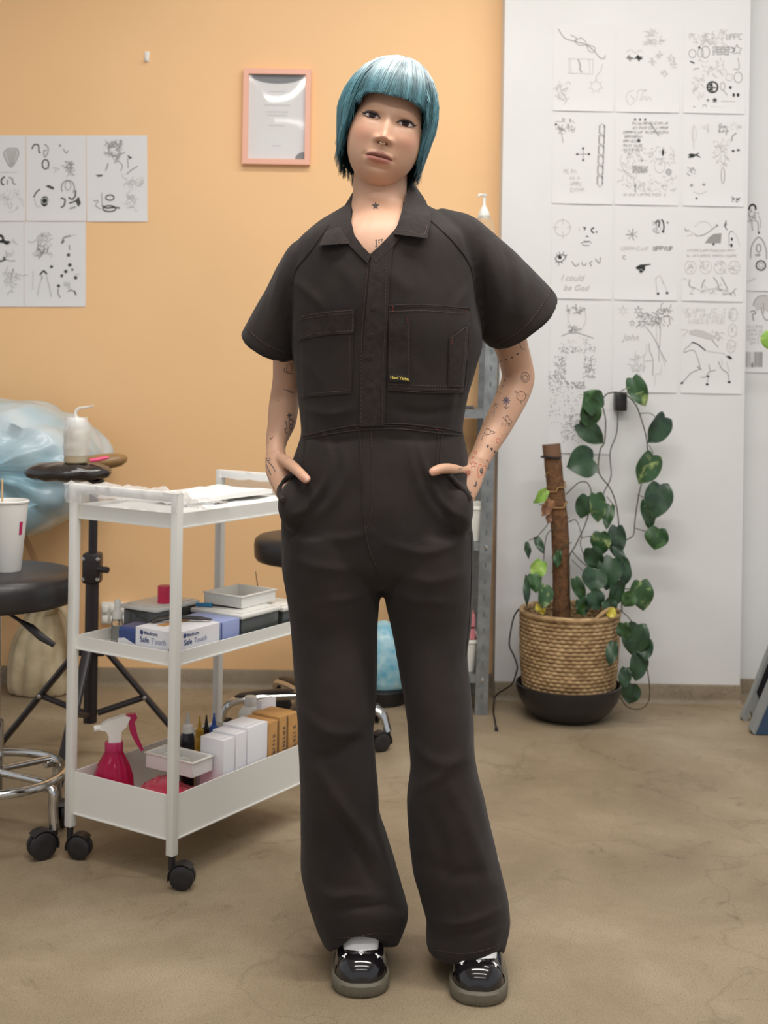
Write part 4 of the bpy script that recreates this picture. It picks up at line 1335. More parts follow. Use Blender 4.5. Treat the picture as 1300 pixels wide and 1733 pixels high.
for i in range(40):
    row = []
    for j in range(30):
        u, v = i / 39, j / 29
        b = -.012 + .33 * u
        q = v * .26
        z = .836 - max(0, abs(q - .05) - .012) * (.55 if q > .05 else 1.15)
        a = -.013 + max(0, q - .03) * .8 if q > .04 else -.013 - .004 * math.sin(q * 60)
        if z < .800 and q > .05: z = .800 + .004 * math.sin(a * 60)
        k = Vector((u * 9, v * 9, 3.3))
        z += (.010 * noise.noise(k * 1.7) + .005 * abs(noise.noise(k * 4.1))) * (1 if q > .05 else .4)
        a += .005 * noise.noise(k * 1.9 + Vector((5, 0, 0)))
        row.append(T(a, b + .006 * noise.noise(k * 1.3), max(z, .7945) if q > .05 else max(z, .775)))
    g.append(row)
tag(film.grid(g).build('cling_film', M['film'], None, 80, fix=False), 'crinkled clear cling film over the near handle of the trolley', 'plastic film')
g = []
for i in range(24):
    row = []
    for j in range(12):
        u, v = i / 23, j / 11
        k = Vector((u * 8, v * 8, 9.3))
        z = .836 - abs(v - .3) * .07 + .003 * noise.noise(k * 2)
        a = TL - .013 + (.026 * (v / .3) if v < .3 else .026 + .006 * (v - .3)) - .016 * 0
        row.append(T(TL + (-.012 - .03 * max(0, .3 - v) if v < .3 else .012) + .003 * noise.noise(k), .01 + .28 * u, z))
    g.append(row)
tag(MB().grid(g).build('cling_film', M['film'], None, 80, fix=False), 'strip of clear cling film over the far handle of the trolley', 'plastic film')

# --- middle tray
Z2 = .4688
a, b = ab(198, 1085, Z2)
db = thing('dropper_bottle', 'small clear bottle with white dropper cap on the middle trolley tray', 'bottle', T(a, b, Z2))
c = T(a, b, Z2)
MB().lathe([(.001, .0), (.0125, 0), (.0135, .002), (.0135, .046), (.0125, .050), (.008, .054), (.008, .056)], c, 20).build('bottle_body', M['clear'], db)
MB().lathe([(.0118, .052), (.012, .068), (.0105, .0705), (.0075, .072), (.0072, .092), (.005, .0955), (.001, .096)], c, 18).build('cap', M['white_plastic'], db)
shelf_a = .03
a0, b1 = ab(206, 1068, .52)
# navy carton with a rounded top
def profile_box(name, label, cat, prof, a_pos, b0, b1, mat):
    """extrude a profile given in (a, z) along b"""
    mb = MB().prism([T(a_pos + x, b0, z) for x, z in prof], BX * (b1 - b0))
    return tag(mb.build(name, mat, None, 30), label, cat)
nb_ = thing('tissue_box', 'small navy and white rounded carton beside the dropper bottle', 'box', T(.058, .165, Z2))
top = [(.0, .0), (.0, .045)] + [(.0 + .012 - .012 * math.cos(R(q)), .045 + .011 * math.sin(R(q))) for q in range(15, 91, 15)] + [(.052, .058), (.056, .054), (.056, 0)]
MB().prism([T(.030 + x, .139, Z2 + z) for x, z in top], BX * .052).build('carton', M['navy'], nb_)
wv = [(.0, .0), (0, .024), (.012, .026), (.026, .021), (.04, .017), (.056, .016), (.056, 0)]
MB().prism([T(.030 + x, .1382, Z2 + z) for x, z in wv], BX * .0536).build('printed_band', M['white_card'], nb_)
MB().prism([T(.0292, .139, Z2), T(.0292, .191, Z2), T(.0292, .191, Z2 + .03), T(.0292, .172, Z2 + .033), T(.0292, .153, Z2 + .026), T(.0292, .139, Z2 + .022)], -AX * .0012).build('printed_band', M['white_card'], nb_)

# glove carton
gb = thing('glove_box', 'white disposable glove carton printed SafeTouch behind the near trolley post', 'box', T(.085, .1, Z2))
GA0, GA1, GB0, GB1, GZ = .022, .166, .016, .134, .533
MB().box(T((GA0 + GA1) / 2, (GB0 + GB1) / 2, (Z2 + GZ) / 2), (GA1 - GA0, GB1 - GB0, GZ - Z2), .0012, TM, 1).build('carton', M['white_card'], gb)
MB().box(T(.098, .092, GZ + .0004), (.085, .022, .0008), 0, TM).build('opening', M['kraft'], gb)
M['print_navy'] = pm('print_navy', (58, 74, 124), .6)
M['print_grey'] = pm('print_grey', (128, 134, 168), .6)
def plate_text(body, o, xd, size, mat, parent, **k):
    return text_on(body, o, xd, (0, 0, 1), size, M[mat], 'lettering', parent, **k)
e_ = .0008
plate_text('Medicom', T(GA0 - e_, GB1 - .026, GZ - .014), -BX, .0105, 'print_navy', gb, bold=.0002)
plate_text('Safe', T(GA0 - e_, GB1 - .014, GZ - .031), -BX, .0165, 'print_navy', gb, bold=.0003)
plate_text('Touch', T(GA0 - e_, GB1 - .047, GZ - .031), -BX, .0165, 'print_grey', gb)
plate_text('Medicom', T(GA0 + .034, GB0 - e_, GZ - .014), AX, .0105, 'print_navy', gb, bold=.0002)
plate_text('Safe', T(GA0 + .024, GB0 - e_, GZ - .031), AX, .0165, 'print_navy', gb, bold=.0003)
plate_text('Touch', T(GA0 + .057, GB0 - e_, GZ - .031), AX, .0165, 'print_grey', gb)
for o_, xd in ((T(GA0 - e_, GB1 - .019, GZ - .0105), -BX), (T(GA0 + .027, GB0 - e_, GZ - .0105), AX)):
    lg = MB(); n_ = xd.cross(Vector((0, 0, 1)))
    lg.add([o_ + xd * .0052 * math.cos(R(q * 30)) + Vector((0, 0, .0052 * math.sin(R(q * 30)))) for q in range(12)], [tuple(range(12))])
    lg.build('emblem', M['print_navy'], gb, None)
sw = MB()
sw.add([T(GA0 - e_, GB0, Z2 + .002), T(GA0 - e_, GB0, GZ - .012), T(GA0 - e_, GB0 + .010, GZ - .018), T(GA0 - e_, GB0 + .020, GZ - .034), T(GA0 - e_, GB0 + .026, Z2 + .002)], [(0, 1, 2, 3, 4)])
sw.build('printed_swoosh', M['print_navy'], gb, None)
lb = shelfbox('carton', 'small lilac blue carton standing right behind the glove carton', 'box', .170, .236, .016, .134, Z2, .5315, M['lilac'])
MB().add([T(.1704, .0155, Z2 + .002), T(.175, .0155, Z2 + .002), T(.173, .0155, .530), T(.1704, .0155, .530)], [(0, 1, 2, 3)]).build('printed_edge', M['print_navy'], lb, None)
# black handled tool on the glove carton
tl = []
for q in cr([(.060, .125, 0), (.090, .112, 0.003), (.120, .085, .004), (.145, .05, .002), (.155, .03, 0)], 20): tl.append(T(q[0], q[1], GZ + .0052 + q[2]))
tag(MB().tube(tl, [.003] + [.0062] * 4 + [.0058] * 10 + [.004] * 4 + [.0015], 8, ell=(.8, 1.3)).build('tattoo_machine_grip', M['black_plastic']), 'curved black tool lying on top of the glove carton', 'tool')

def lidded2(name, label, pxs, ztop, zbot):
    a0, a1, b0, b1 = .135, .285, .176, .288
    return lidded_box(name, label, a0, a1, b0, b1, ztop, zbot)
def lidded_box(name, label, a0, a1, b0, b1, ztop, zbot, lid_h=.010):
    t = thing(name, label, 'container', T((a0 + a1) / 2, (b0 + b1) / 2, zbot))
    MB().box(T((a0 + a1) / 2, (b0 + b1) / 2, (zbot + ztop - lid_h) / 2), (a1 - a0 - .010, b1 - b0 - .010, ztop - lid_h - zbot), .004, TM).build('tub', M['smoke_plastic'], t)
    MB().box(T((a0 + a1) / 2, (b0 + b1) / 2, ztop - lid_h / 2), (a1 - a0, b1 - b0, lid_h), .003, TM).build('lid', M['white_plastic'], t)
    MB().box(T((a0 + a1) / 2, (b0 + b1) / 2, ztop + .0012), (a1 - a0 - .022, b1 - b0 - .022, .0024), .001, TM).build('lid_panel', M['white_plastic'], t)
    return a0, a1, b0, b1
ZL = .548
A_ = lidded2('storage_tub', 'smoky plastic tub with pale lid carrying the pink tape roll', [(241, 1030), (286, 1015), (352, 1031), (316, 1045)], ZL, Z2)
print('tubA', A_)
def dim(a0, a1, b0, b1, z0, z1, name, label):
    t = thing(name, label, 'container', T((a0 + a1) / 2, (b0 + b1) / 2, z0))
    lh = .011
    MB().box(T((a0 + a1) / 2, (b0 + b1) / 2, (z0 + z1 - lh) / 2), (a1 - a0 - .010, b1 - b0 - .010, z1 - lh - z0), .004, TM).build('tub', M['smoke_plastic'], t)
    MB().box(T((a0 + a1) / 2, (b0 + b1) / 2, z1 - lh / 2), (a1 - a0, b1 - b0, lh), .004, TM).build('lid', M['white_plastic'], t)
    MB().box(T((a0 + a1) / 2, (b0 + b1) / 2, z1 + .001), (a1 - a0 - .02, b1 - b0 - .02, .002), .001, TM).build('lid_panel', M['white_plastic'], t)
dim(.242, .392, .014, .170, Z2, .536, 'storage_tub', 'wide smoky tub with white lid at the front edge of the middle tray')
dim(.398, .493, .014, .170, Z2, .530, 'storage_tub', 'smoky tub with white lid against the person on the middle tray')
# open white tray on the wide tub
ot = thing('instrument_tray', 'open shallow white tray stacked on the wide smoky tub', 'tray', T(.34, .11, .5385))
def opentray(t, a0, a1, b0, b1, z0, z1, mat, th=.004):
    mb = MB()
    mb.box(T((a0 + a1) / 2, (b0 + b1) / 2, z0 + th / 2), (a1 - a0 - th, b1 - b0 - th, th), 0, TM)
    for b in (b0 + th / 2, b1 - th / 2): mb.box(T((a0 + a1) / 2, b, (z0 + z1) / 2), (a1 - a0, th, z1 - z0), .001, TM, 1)
    for a in (a0 + th / 2, a1 - th / 2): mb.box(T(a, (b0 + b1) / 2, (z0 + z1) / 2), (th, b1 - b0 - .002, z1 - z0), .001, TM, 1)
    mb.build('tray_body', mat, t)
    rm = MB()
    for b in (b0, b1): rm.box(T((a0 + a1) / 2, b, z1), (a1 - a0 + .006, .007, .003), .001, TM, 1)
    for a in (a0, a1): rm.box(T(a, (b0 + b1) / 2, z1), (.007, b1 - b0, .003), .001, TM, 1)
    rm.build('rim', mat, t)
opentray(ot, .290, .420, .055, .168, .5385, .566, M['white_plastic'])
# pink roll, blue pen, stick
a, b = .195, .205
pkr = thing('tape_roll', 'bright pink roll of bandage tape on the pale tub lid', 'tape roll', T(a, b, ZL + .0026))
MB().lathe([(.010, 0), (.0165, 0), (.0170, .001), (.0170, .038), (.0165, .039), (.010, .039)], T(a, b, ZL + .0026), 28).build('tape', M['pink'], pkr)
MB().lathe([(.0095, .0005), (.0105, 0), (.0105, .0392), (.0095, .0388), (.0095, .0005)], T(a, b, ZL + .0026), 20).build('core', M['grey_plastic'], pkr)
pen = thing('pen', 'blue pen with dark shaft lying on the white tub lid', 'pen', T(.262, .13, .5385))
MB().tube([T(.250, .158, .5436), T(.266, .122, .5436)], [.0045, .0055], 10).build('barrel', pm('pen_blue', (44, 120, 164), .4), pen)
MB().tube([T(.266, .122, .5436), T(.274, .09, .5426), T(.281, .044, .5410)], [.0028, .0026, .0008], 8).build('tip', M['black_metal'], pen)
tag(MB().tube([T(.44, .12, .5325), T(.437, .122, .56), T(.432, .126, .600)], [.0012, .0012, .0008], 6).build('ink_stick', M['black_metal']), 'thin dark stick upright behind the stacked white tray', 'stick')

# --- bottom tray
Z3 = .1008
a, b = ab(195, 1352, Z3)
b = min(b, .255)
spx = T(.070, .238, Z3)
sb = thing('spray_bottle', 'translucent pink spray bottle with white trigger head in the bottom tray', 'bottle', spx)
M['pink_clear'] = pm('pink_clear', (214, 40, 96), 0.12, Transmission_Weight=0.55, IOR=1.3)
rings = []
for r, z in ((.030, 0), (.0345, .004), (.037, .02), (.0385, .045), (.0365, .066), (.030, .086), (.021, .103), (.0165, .112), (.0165, .118)):
    rings.append([spx + Vector((r * (1 + .035 * math.cos(10 * t)) * math.cos(t), r * (1 + .035 * math.cos(10 * t)) * math.sin(t), z)) for t in (2 * math.pi * j / 60 for j in range(60))])
MB().loft(rings).build('bottle_body', M['pink_clear'], sb, 60)
MB().lathe([(.015, .112), (.0175, .113), (.0178, .128), (.0165, .130), (.010, .130)], spx, 24).build('collar', M['magenta'], sb)
D = Vector((-.96, -.28, 0)).normalized()      # where the nozzle points
U = Vector((0, 0, 1)); S_ = D.cross(U)
hp = [(-.012, .130), (-.013, .150), (-.022, .158), (-.030, .176), (-.020, .180), (.012, .172), (.026, .163), (.030, .156), (.016, .152), (.011, .142), (.011, .130)]
MB().prism([spx + D * x + U * z - S_ * .009 for x, z in hp], S_ * .018).build('spray_head', M['white_plastic'], sb, 30)
MB().lathe([(.005, 0), (.0062, .002), (.0068, .012), (.004, .013)], spx + D * .026 + U * .158, 14, U.rotation_difference((D + U * -.15).normalized()).to_matrix()).build('nozzle', M['white_plastic'], sb)
tp = [(-.020, .184), (-.030, .182), (-.040, .178), (-.038, .166), (-.030, .150), (-.040, .122), (-.049, .110), (-.053, .112), (-.046, .130), (-.038, .152)]
tp = [(-.022, .181), (-.040, .182), (-.043, .174), (-.038, .166), (-.044, .140), (-.056, .112), (-.052, .108), (-.040, .126), (-.030, .146), (-.026, .168)]
MB().prism([spx + D * x + U * z - S_ * .0065 for x, z in tp], S_ * .013).build('trigger', M['magenta'], sb, 30)

for ch in sb.children:
    ch.data.transform(Matrix.Translation(spx) @ Matrix.Scale(1.17, 4) @ Matrix.Translation(-spx))

# crinkled pink wrapping on the tray floor
g = []
for i in range(36):
    row = []
    for j in range(24):
        a_, b_ = .012 + .168 * i / 35, .012 + .178 * j / 23
        k = Vector((a_ * 32, b_ * 32, 1.7))
        row.append(T(a_, b_, Z3 + .042 + .034 * math.exp(-((a_ - .13) / .03) ** 2 - ((b_ - .125) / .06) ** 2) + .020 * (noise.noise(k) * .6 + noise.noise(k * 2.3) * .4)))
    g.append(row)
M['pink_wrap'] = pm('pink_wrap', (232, 120, 140), 0.15, var=.9, vscale=30, rgb2=(226, 60, 96))
tag(MB().slab(g, lambda i, j: (0, 0, -(g[i][j].z - Z3) + .0004)).build('plastic_wrapping', M['pink_wrap'], None, 80), 'crinkled shiny pink plastic wrapping on the bottom tray floor', 'wrapping')
# white inner tray tilted on the wrapping
it = thing('organiser_tray', 'narrow white organiser tray resting on the pink wrapping', 'tray', T(.1, .15, .155))
opentray(it, .109, .177, .040, .178, .196, .229, M['white_plastic'])
for q, (a, b) in enumerate(((.130, .09), (.145, .135))):
    cp = T(a, b, .2002)
    tag(MB().lathe([(.011, 0), (.0135, .024), (.0150, .0245), (.0125, .0235), (.010, .002), (.001, .002)], cp, 20).build('ink_cup', M['white_plastic']), ('small white ink cup in the organiser tray, nearer the post', 'small white ink cup in the organiser tray, nearer the bottles')[q], 'cup', 'ink cups')
def ink_bottle(a, b, h, r, body, cap, tip, label):
    c = T(a, b, Z3)
    t = thing('ink_bottle', label, 'bottle', c, group='ink bottles')
    MB().lathe([(.001, 0), (r * .96, 0), (r, .002), (r, h * .82), (r * .92, h * .92), (r * .6, h), (r * .5, h + .004)], c, 22).build('bottle_body', M[body], t)
    MB().lathe([(r * .72, h - .004), (r * .72, h + .012), (r * .55, h + .014), (r * .34, h + .017)], c, 18).build('cap', M[cap], t)
    MB().lathe([(r * .34, h + .015), (r * .30, h + .024), (r * .16, h + .038), (r * .13, h + .044), (.0005, h + .045)], c, 14).build('nozzle', M[tip], t)
ink_bottle(.235, .165, .150, .0172, 'black_ink', 'white_plastic', 'grey_plastic', 'black ink bottle with pale nozzle behind the near trolley post')
ink_bottle(.305, .188, .120, .0140, 'yellow', 'yellow', 'yellow', 'ink bottle with yellow cap in the bottom tray')
ink_bottle(.300, .140, .136, .0150, 'black_ink', 'blue_cap', 'blue_cap', 'dark ink bottle with pointed blue cap in the bottom tray')
ink_bottle(.350, .205, .110, .0140, 'white_plastic', 'black_plastic', 'black_plastic', 'small pale bottle with black cap behind the white cartons')
pot_c = T(.250, .128, Z3)
tag(MB().lathe([(.001, 0), (.017, 0), (.0185, .004), (.0185, .088), (.0195, .09), (.0195, .098), (.001, .098)], pot_c, 22).build('ink_tub', pm('pale_tub', (214, 216, 214), .3)), 'pale plastic tub between the ink bottles and the white cartons', 'tub')
wb = [(.186, .226, .016, .084, .264, 'shortest white carton at the near end of the carton row'), (.230, .268, .016, .086, .268, 'narrow white carton second in the carton row'), (.272, .346, .016, .090, .272, 'wide white carton beside the brown cartons')]
for a0, a1, b0, b1, z, lbl in wb:
    o = shelfbox('carton', lbl, 'box', a0, a1, b0, b1, Z3, z, M['white_card'], .0012, 'cartons in the bottom tray')
    MB().box(T((a0 + a1) / 2, b0 + .012, z + .0003), (a1 - a0 - .004, .0012, .0006), 0, TM).build('lid_seam', M['grey_plastic'], o)
kb = [(.350, .388, .266, 'brown card carton next to the wide white carton'), (.393, .424, .270, 'brown card carton in the middle of the brown three'), (.429, .470, .268, 'brown card carton nearest the person in the bottom tray')]
for n_, (a0, a1, z, lbl) in enumerate(kb):
    o = shelfbox('carton', lbl, 'box', a0, a1, .016, .100, Z3, z, M['kraft'], .0012, 'cartons in the bottom tray')
    rr = random.Random(n_)
    mb = MB()
    x0 = a0 + (a1 - a0) * .55; zz = Z3 + .068
    while zz < z - .03:
        h = rr.uniform(.005, .009)
        w = .009
        mb.add([T(x0 - w / 2, .0154, zz), T(x0 + w / 2, .0154, zz), T(x0 + w / 2, .0154, zz + .0022), T(x0 - w / 2, .0154, zz + .0022)], [(0, 1, 2, 3)])
        if rr.random() < .7: mb.add([T(x0 + w / 2 - .002, .0154, zz), T(x0 + w / 2, .0154, zz), T(x0 + w / 2, .0154, zz + h), T(x0 + w / 2 - .002, .0154, zz + h)], [(0, 1, 2, 3)])
        if rr.random() < .5: mb.add([T(x0 - w / 2, .0154, zz + h * .5), T(x0 + w / 2, .0154, zz + h * .5), T(x0 + w / 2, .0154, zz + h * .5 + .002), T(x0 - w / 2, .0154, zz + h * .5 + .002)], [(0, 1, 2, 3)])
        zz += h + .003
    mb.build('lettering', M['ink'], o, None)['kind'] = 'stuff'
    MB().add([T(a1 - .004, .0154, Z3 + .004), T(a1 - .001, .0154, Z3 + .004), T(a1 - .001, .0154, z - .003), T(a1 - .004, .0154, z - .003)], [(0, 1, 2, 3)]).build('printed_stripe', M['ink'], o, None)
shelfbox('carton', 'slim white carton standing behind the brown cartons', 'box', .435, .492, .103, .119, Z3, .286, M['white_card'], .0012, 'cartons in the bottom tray')
c = T(.455, .153, Z3)
wbt = thing('cleanser_bottle', 'white round-shouldered bottle with screw cap behind the cartons', 'bottle', c)
MB().lathe([(.001, 0), (.028, 0), (.030, .003), (.030, .138), (.029, .148), (.022, .158), (.013, .163), (.012, .165)], c, 28).build('bottle_body', M['white_plastic'], wbt)
MB().lathe([(.0145, .162), (.0150, .164), (.0150, .184), (.014, .186), (.001, .186)], c, 20).build('cap', M['white_plastic'], wbt)

# ================================================================== stool on the left, cup on it
def stool(name, label, cx, cy, seat_z, seat_r, seat_h, ring_z, ring_r, foot_r, angs, casr, mat_seat, handle=None, cover=False):
    t = thing(name, label, 'stool', (cx, cy, 0), group='rolling stools')
    c = Vector((cx, cy, 0))
    prof = [(.001, seat_z), (seat_r * .80, seat_z), (seat_r * .92, seat_z - .004), (seat_r * .985, seat_z - .014), (seat_r, seat_z - .03), (seat_r * .99, seat_z - seat_h + .014), (seat_r * .95, seat_z - seat_h + .003), (seat_r * .9, seat_z - seat_h), (.001, seat_z - seat_h)]
    MB().lathe(prof, c, 48).build('seat', mat_seat, t, 60)
    MB().lathe([(.05, seat_z - seat_h - .012), (.05, seat_z - seat_h), (.02, seat_z - seat_h)], c, 20).build('seat_plate', M['black_metal'], t)
    MB().tube([c + Vector((0, 0, ring_z - .02)), c + Vector((0, 0, seat_z - seat_h - .005))], .0165, 14).build('gas_lift', M['chrome'], t)
    MB().tube([c + Vector((0, 0, ring_z - .05)), c + Vector((0, 0, ring_z + .12))], .025, 16).build('column', M['chrome'], t)
    if handle:
        h = handle
        MB().tube([c + Vector((0, 0, seat_z - seat_h - .006))] + [Vector(q) for q in h], [.004, .004] + [.009] * (len(h) - 2) + [.006], 8).build('lever', M['black_plastic'], t)
    if ring_r:
        MB().tube([c + Vector((ring_r * math.cos(q), ring_r * math.sin(q), ring_z)) for q in (2 * math.pi * i / 56 for i in range(56))], .0105, 12, close=True).build('foot_ring', M['chrome'], t)
    for an in angs:
        d_ = Vector((math.cos(an), math.sin(an), 0))
        if ring_r:
            MB().tube([c + d_ * .02 + Vector((0, 0, ring_z + .005)), c + d_ * ring_r + Vector((0, 0, ring_z))], .0085, 10).build('spoke', M['chrome'], t)
            pts = cr([c + d_ * (ring_r - .02) + Vector((0, 0, ring_z - .010)), c + d_ * (ring_r + .012) + Vector((0, 0, ring_z - .015)), c + d_ * (foot_r - .004) + Vector((0, 0, ring_z - .055)), c + d_ * foot_r + Vector((0, 0, casr * 2 - .002))], 14)
            MB().tube(pts, .011, 10).build('leg', M['chrome'], t)
        else:
            pts = cr([c + d_ * .02 + Vector((0, 0, .125)), c + d_ * foot_r * .55 + Vector((0, 0, .122)), c + d_ * foot_r * .9 + Vector((0, 0, .105)), c + d_ * foot_r + Vector((0, 0, casr * 2 - .002))], 16)
            lg = MB().tube(pts, [.020] * 8 + [.018] * 4 + [.014] * 4, 12, ell=(.7, 1.1)).build('leg', M['chrome'], t)
            if cover:
                p2 = [p + Vector((0, 0, .012)) for p in [Vector(q) for q in pts[1:10]]]
                MB().tube(p2, [.008] + [.014] * 7 + [.006], 10, ell=(.5, 1.2)).build('leg_pad', M['black_plastic'], lg)
        caster(t, c + d_ * foot_r, casr, an - 2.1, casr * 2)
    return t
SX, SY = -.884, 2.98
hl_ = [P(33, 1050, SY - .06), P(52, 1062, SY - .09), P(70, 1078, SY - .1), P(92, 1092, SY - .1)]
stool('rolling_stool', 'black round stool with chrome foot ring at the left edge', SX, SY, .626, .186, .074, .160, .161, .178, [R(-24), R(48), R(120), R(192), R(264)], .031, M['black_vinyl'], hl_)
cupc = on_z(12, 966, .6262)
cup = thing('paper_cup', 'tall white paper cup standing on the left stool seat', 'cup', cupc)
MB().lathe([(.001, 0), (.030, 0), (.031, .002), (.0445, .155), (.0470, .157), (.0475, .160), (.0455, .162), (.0430, .158), (.029, .006), (.001, .006)], cupc, 32).build('cup_body', pm('cup_white', (222, 219, 214), .6), cup)
MB().add([cupc + Vector((.0395 * math.cos(q) , .0395 * math.sin(q), z)) * 1 if False else cupc + Vector(((.031 + .0135 * z / .153 + .0006) * math.cos(q), (.031 + .0135 * z / .153 + .0006) * math.sin(q), z)) for q, z in ((R(-35), .085), (R(-22), .085), (R(-22), .115), (R(-35), .115))], [(0, 1, 2, 3)]).build('printed_mark', M['magenta'], cup, None)
tag(MB().tube([cupc + Vector((-.012, 0, .0075)), cupc + Vector((-.013, -.005, .21))], .0042, 8, ell=(.4, 1)).build('wooden_stirrer', pm('pale_wood', (214, 178, 130), .6)), 'pale wooden stirrer standing in the white paper cup', 'stick')

# ================================================================== stool behind the person
stool('rolling_stool', 'black stool with chrome star base behind the person', -.205, 3.86, .600, .172, .078, .13, 0, .262, [R(-27), R(45), R(117), R(189), R(261)], .027, M['black_vinyl'], None, True)

# ================================================================== arm-rest stand, bottle on it
AXx, AY = P(156, 1000, 3.62).x, 3.62
ars = thing('armrest_stand', 'black tripod arm-rest stand with a film-wrapped pad behind the trolley', 'stand', (AXx, AY, 0))
base = Vector((AXx, AY, 0))
MB().tube([base + Vector((0, 0, .10)), base + Vector((0, 0, .52))], .019, 14).build('post', M['black_metal'], ars)
MB().tube([base + Vector((0, 0, .50)), base + Vector((0, 0, .765))], .0125, 12).build('inner_post', M['black_metal'], ars)
hub = MB().box(base + Vector((0, 0, .305)), (.085, .05, .034), .006); hub.build('hub', M['black_metal'], ars)
cl = MB().box(base + Vector((0, 0, .53)), (.05, .05, .085), .008)
cl.tube([base + Vector((.02, -.02, .53)), base + Vector((.05, -.035, .53))], .009, 8)
co_ = cl.build('clamp', M['black_metal'], ars)
for dx, dz in ((.02, .028), (-.02, .028), (.02, -.028), (-.02, -.028)):
    MB().lathe([(.0055, 0), (.005, .004), (.001, .005)], base + Vector((dx, -.025, .53 + dz)), 10, Matrix.Rotation(R(90), 3, 'X')).build('bolt', M['chrome'], co_)
feet = [(-.27, .06), (.27, .06), (-.02, -.28)]
for fx, fy in feet:
    d_ = Vector((fx, fy, 0)); n_ = d_.normalized()
    p0 = base + n_ * .035 + Vector((0, 0, .305)); p1 = base + d_ + Vector((0, 0, .012))
    lg = MB().tube([p0, p1], .0125, 8, ell=(.75, 1.2)).build('leg', M['black_metal'], ars)
    mid = p0.lerp(p1, .48)
    MB().tube([mid, base + n_ * .02 + Vector((0, 0, .125))], .009, 8).build('brace', M['black_metal'], ars)
    MB().lathe([(.0065, 0), (.006, .006), (.001, .007)], mid + Vector((0, -.012, 0)), 10, Matrix.Rotation(R(90), 3, 'X')).build('bolt', M['chrome'], lg)
    MB().tube([p1 + n_ * -.01 + Vector((0, 0, .006)), p1 + n_ * .012 - Vector((0, 0, .0005))], .0115, 8).build('foot', M['black_plastic'], lg)
# pad: padded lens wrapped in film
PZ = .800
padc = Vector((P(118, 797, AY).x, AY - .02, PZ))
M['pad_vinyl'] = pm('pad_vinyl', (46, 41, 40), 0.16, bump=.5, bscale=26, Coat_Weight=.6, Coat_Roughness=.08)
g = []
rings = []
yawp = R(8)
for z, k in ((-.026, .30), (-.024, .72), (-.014, .94), (-.002, 1.0), (.010, .93), (.020, .70), (.024, .35), (.025, .05)):
    row = []
    for j in range(48):
        t = 2 * math.pi * j / 48
        x, y = .120 * k * math.cos(t), .075 * k * math.sin(t)
        row.append(padc + Vector((x * math.cos(yawp) - y * math.sin(yawp), x * math.sin(yawp) + y * math.cos(yawp), z + .0025 * math.sin(9 * t) * k)))
    rings.append(row)
MB().loft(rings).build('pad', M['pad_vinyl'], ars, 70)
MB().lathe([(.03, PZ - .034), (.03, PZ - .026), (.012, PZ - .026)], (AXx, AY, 0), 16).build('pad_plate', M['black_metal'], ars)
# second, tan side of the pad's rest
tan = thing('cushion', 'small tan vinyl cushion lying under the wash bottle on the arm-rest', 'cushion', padc + Vector((.06, .06, .0)))
rings = []
cc = Vector((P(170, 786, AY + .13).x, AY + .13, PZ + .016))
for z, k in ((-.024, .35), (-.020, .78), (-.010, .96), (0, 1), (.010, .92), (.018, .6), (.021, .1)):
    rings.append([cc + Vector((.078 * k * math.copysign(abs(math.cos(t)) ** .8, math.cos(t)), .05 * k * math.sin(t), z + .010 * math.cos(t) * k)) for t in (2 * math.pi * j / 40 for j in range(40))])
MB().loft(rings).build('cushion_body', pm('tan_vinyl', (150, 116, 74), .35, var=.2, vscale=14), tan, 70)
bc_ = Vector((P(129, 770, AY - .03).x, AY - .03, PZ + .0255))
wbo = thing('wash_bottle', 'film-wrapped squeeze wash bottle with bent spout on the arm-rest pad', 'bottle', bc_)
MB().lathe([(.001, 0), (.031, 0), (.033, .003), (.033, .075), (.031, .085), (.024, .094), (.021, .098)], bc_, 28).build('bottle_body', pm('milky', (226, 214, 186), .3, Transmission_Weight=.45), wbo)
MB().lathe([(.0235, .096), (.024, .098), (.022, .118), (.018, .122), (.004, .124), (.001, .124)], bc_, 24).build('cap', M['white_plastic'], wbo)
sp = cr([bc_ + Vector((0, 0, .12)), bc_ + Vector((-.004, 0, .138)), bc_ + Vector((.006, 0, .149)), bc_ + Vector((.024, -.004, .152)), bc_ + Vector((.048, -.01, .157))], 20)
MB().tube(sp, [.004] * 10 + [.0032] * 6 + [.002] * 4, 8).build('spout', M['white_plastic'], wbo)
g = []
for i in range(14):
    row = []
    for j in range(36):
        t = 2 * math.pi * j / 36; z = .020 + .105 * i / 13
        k = Vector((math.cos(t) * 2, math.sin(t) * 2, z * 60))
        rr = (.0345 if z < .085 else .0345 - (z - .085) * .22) + .004 * (noise.noise(k) + .5)
        row.append(bc_ + Vector((rr * math.cos(t), rr * math.sin(t), z)))
    g.append(row)
MB().loft(g, False).build('film_wrap', M['film'], wbo, 80, fix=False)
pnk = P(158, 772, AY - .03)
tag(MB().tube([Vector((pnk.x - .008, AY - .035, PZ + .0305)), Vector((pnk.x + .014, AY - .03, PZ + .034)), Vector((pnk.x + .040, AY - .02, PZ + .040))], [.005, .006, .004], 8).build('marker_pen', pm('neon_pink', (236, 86, 130), .5)), 'bright pink marker pen lying beside the wash bottle', 'pen')

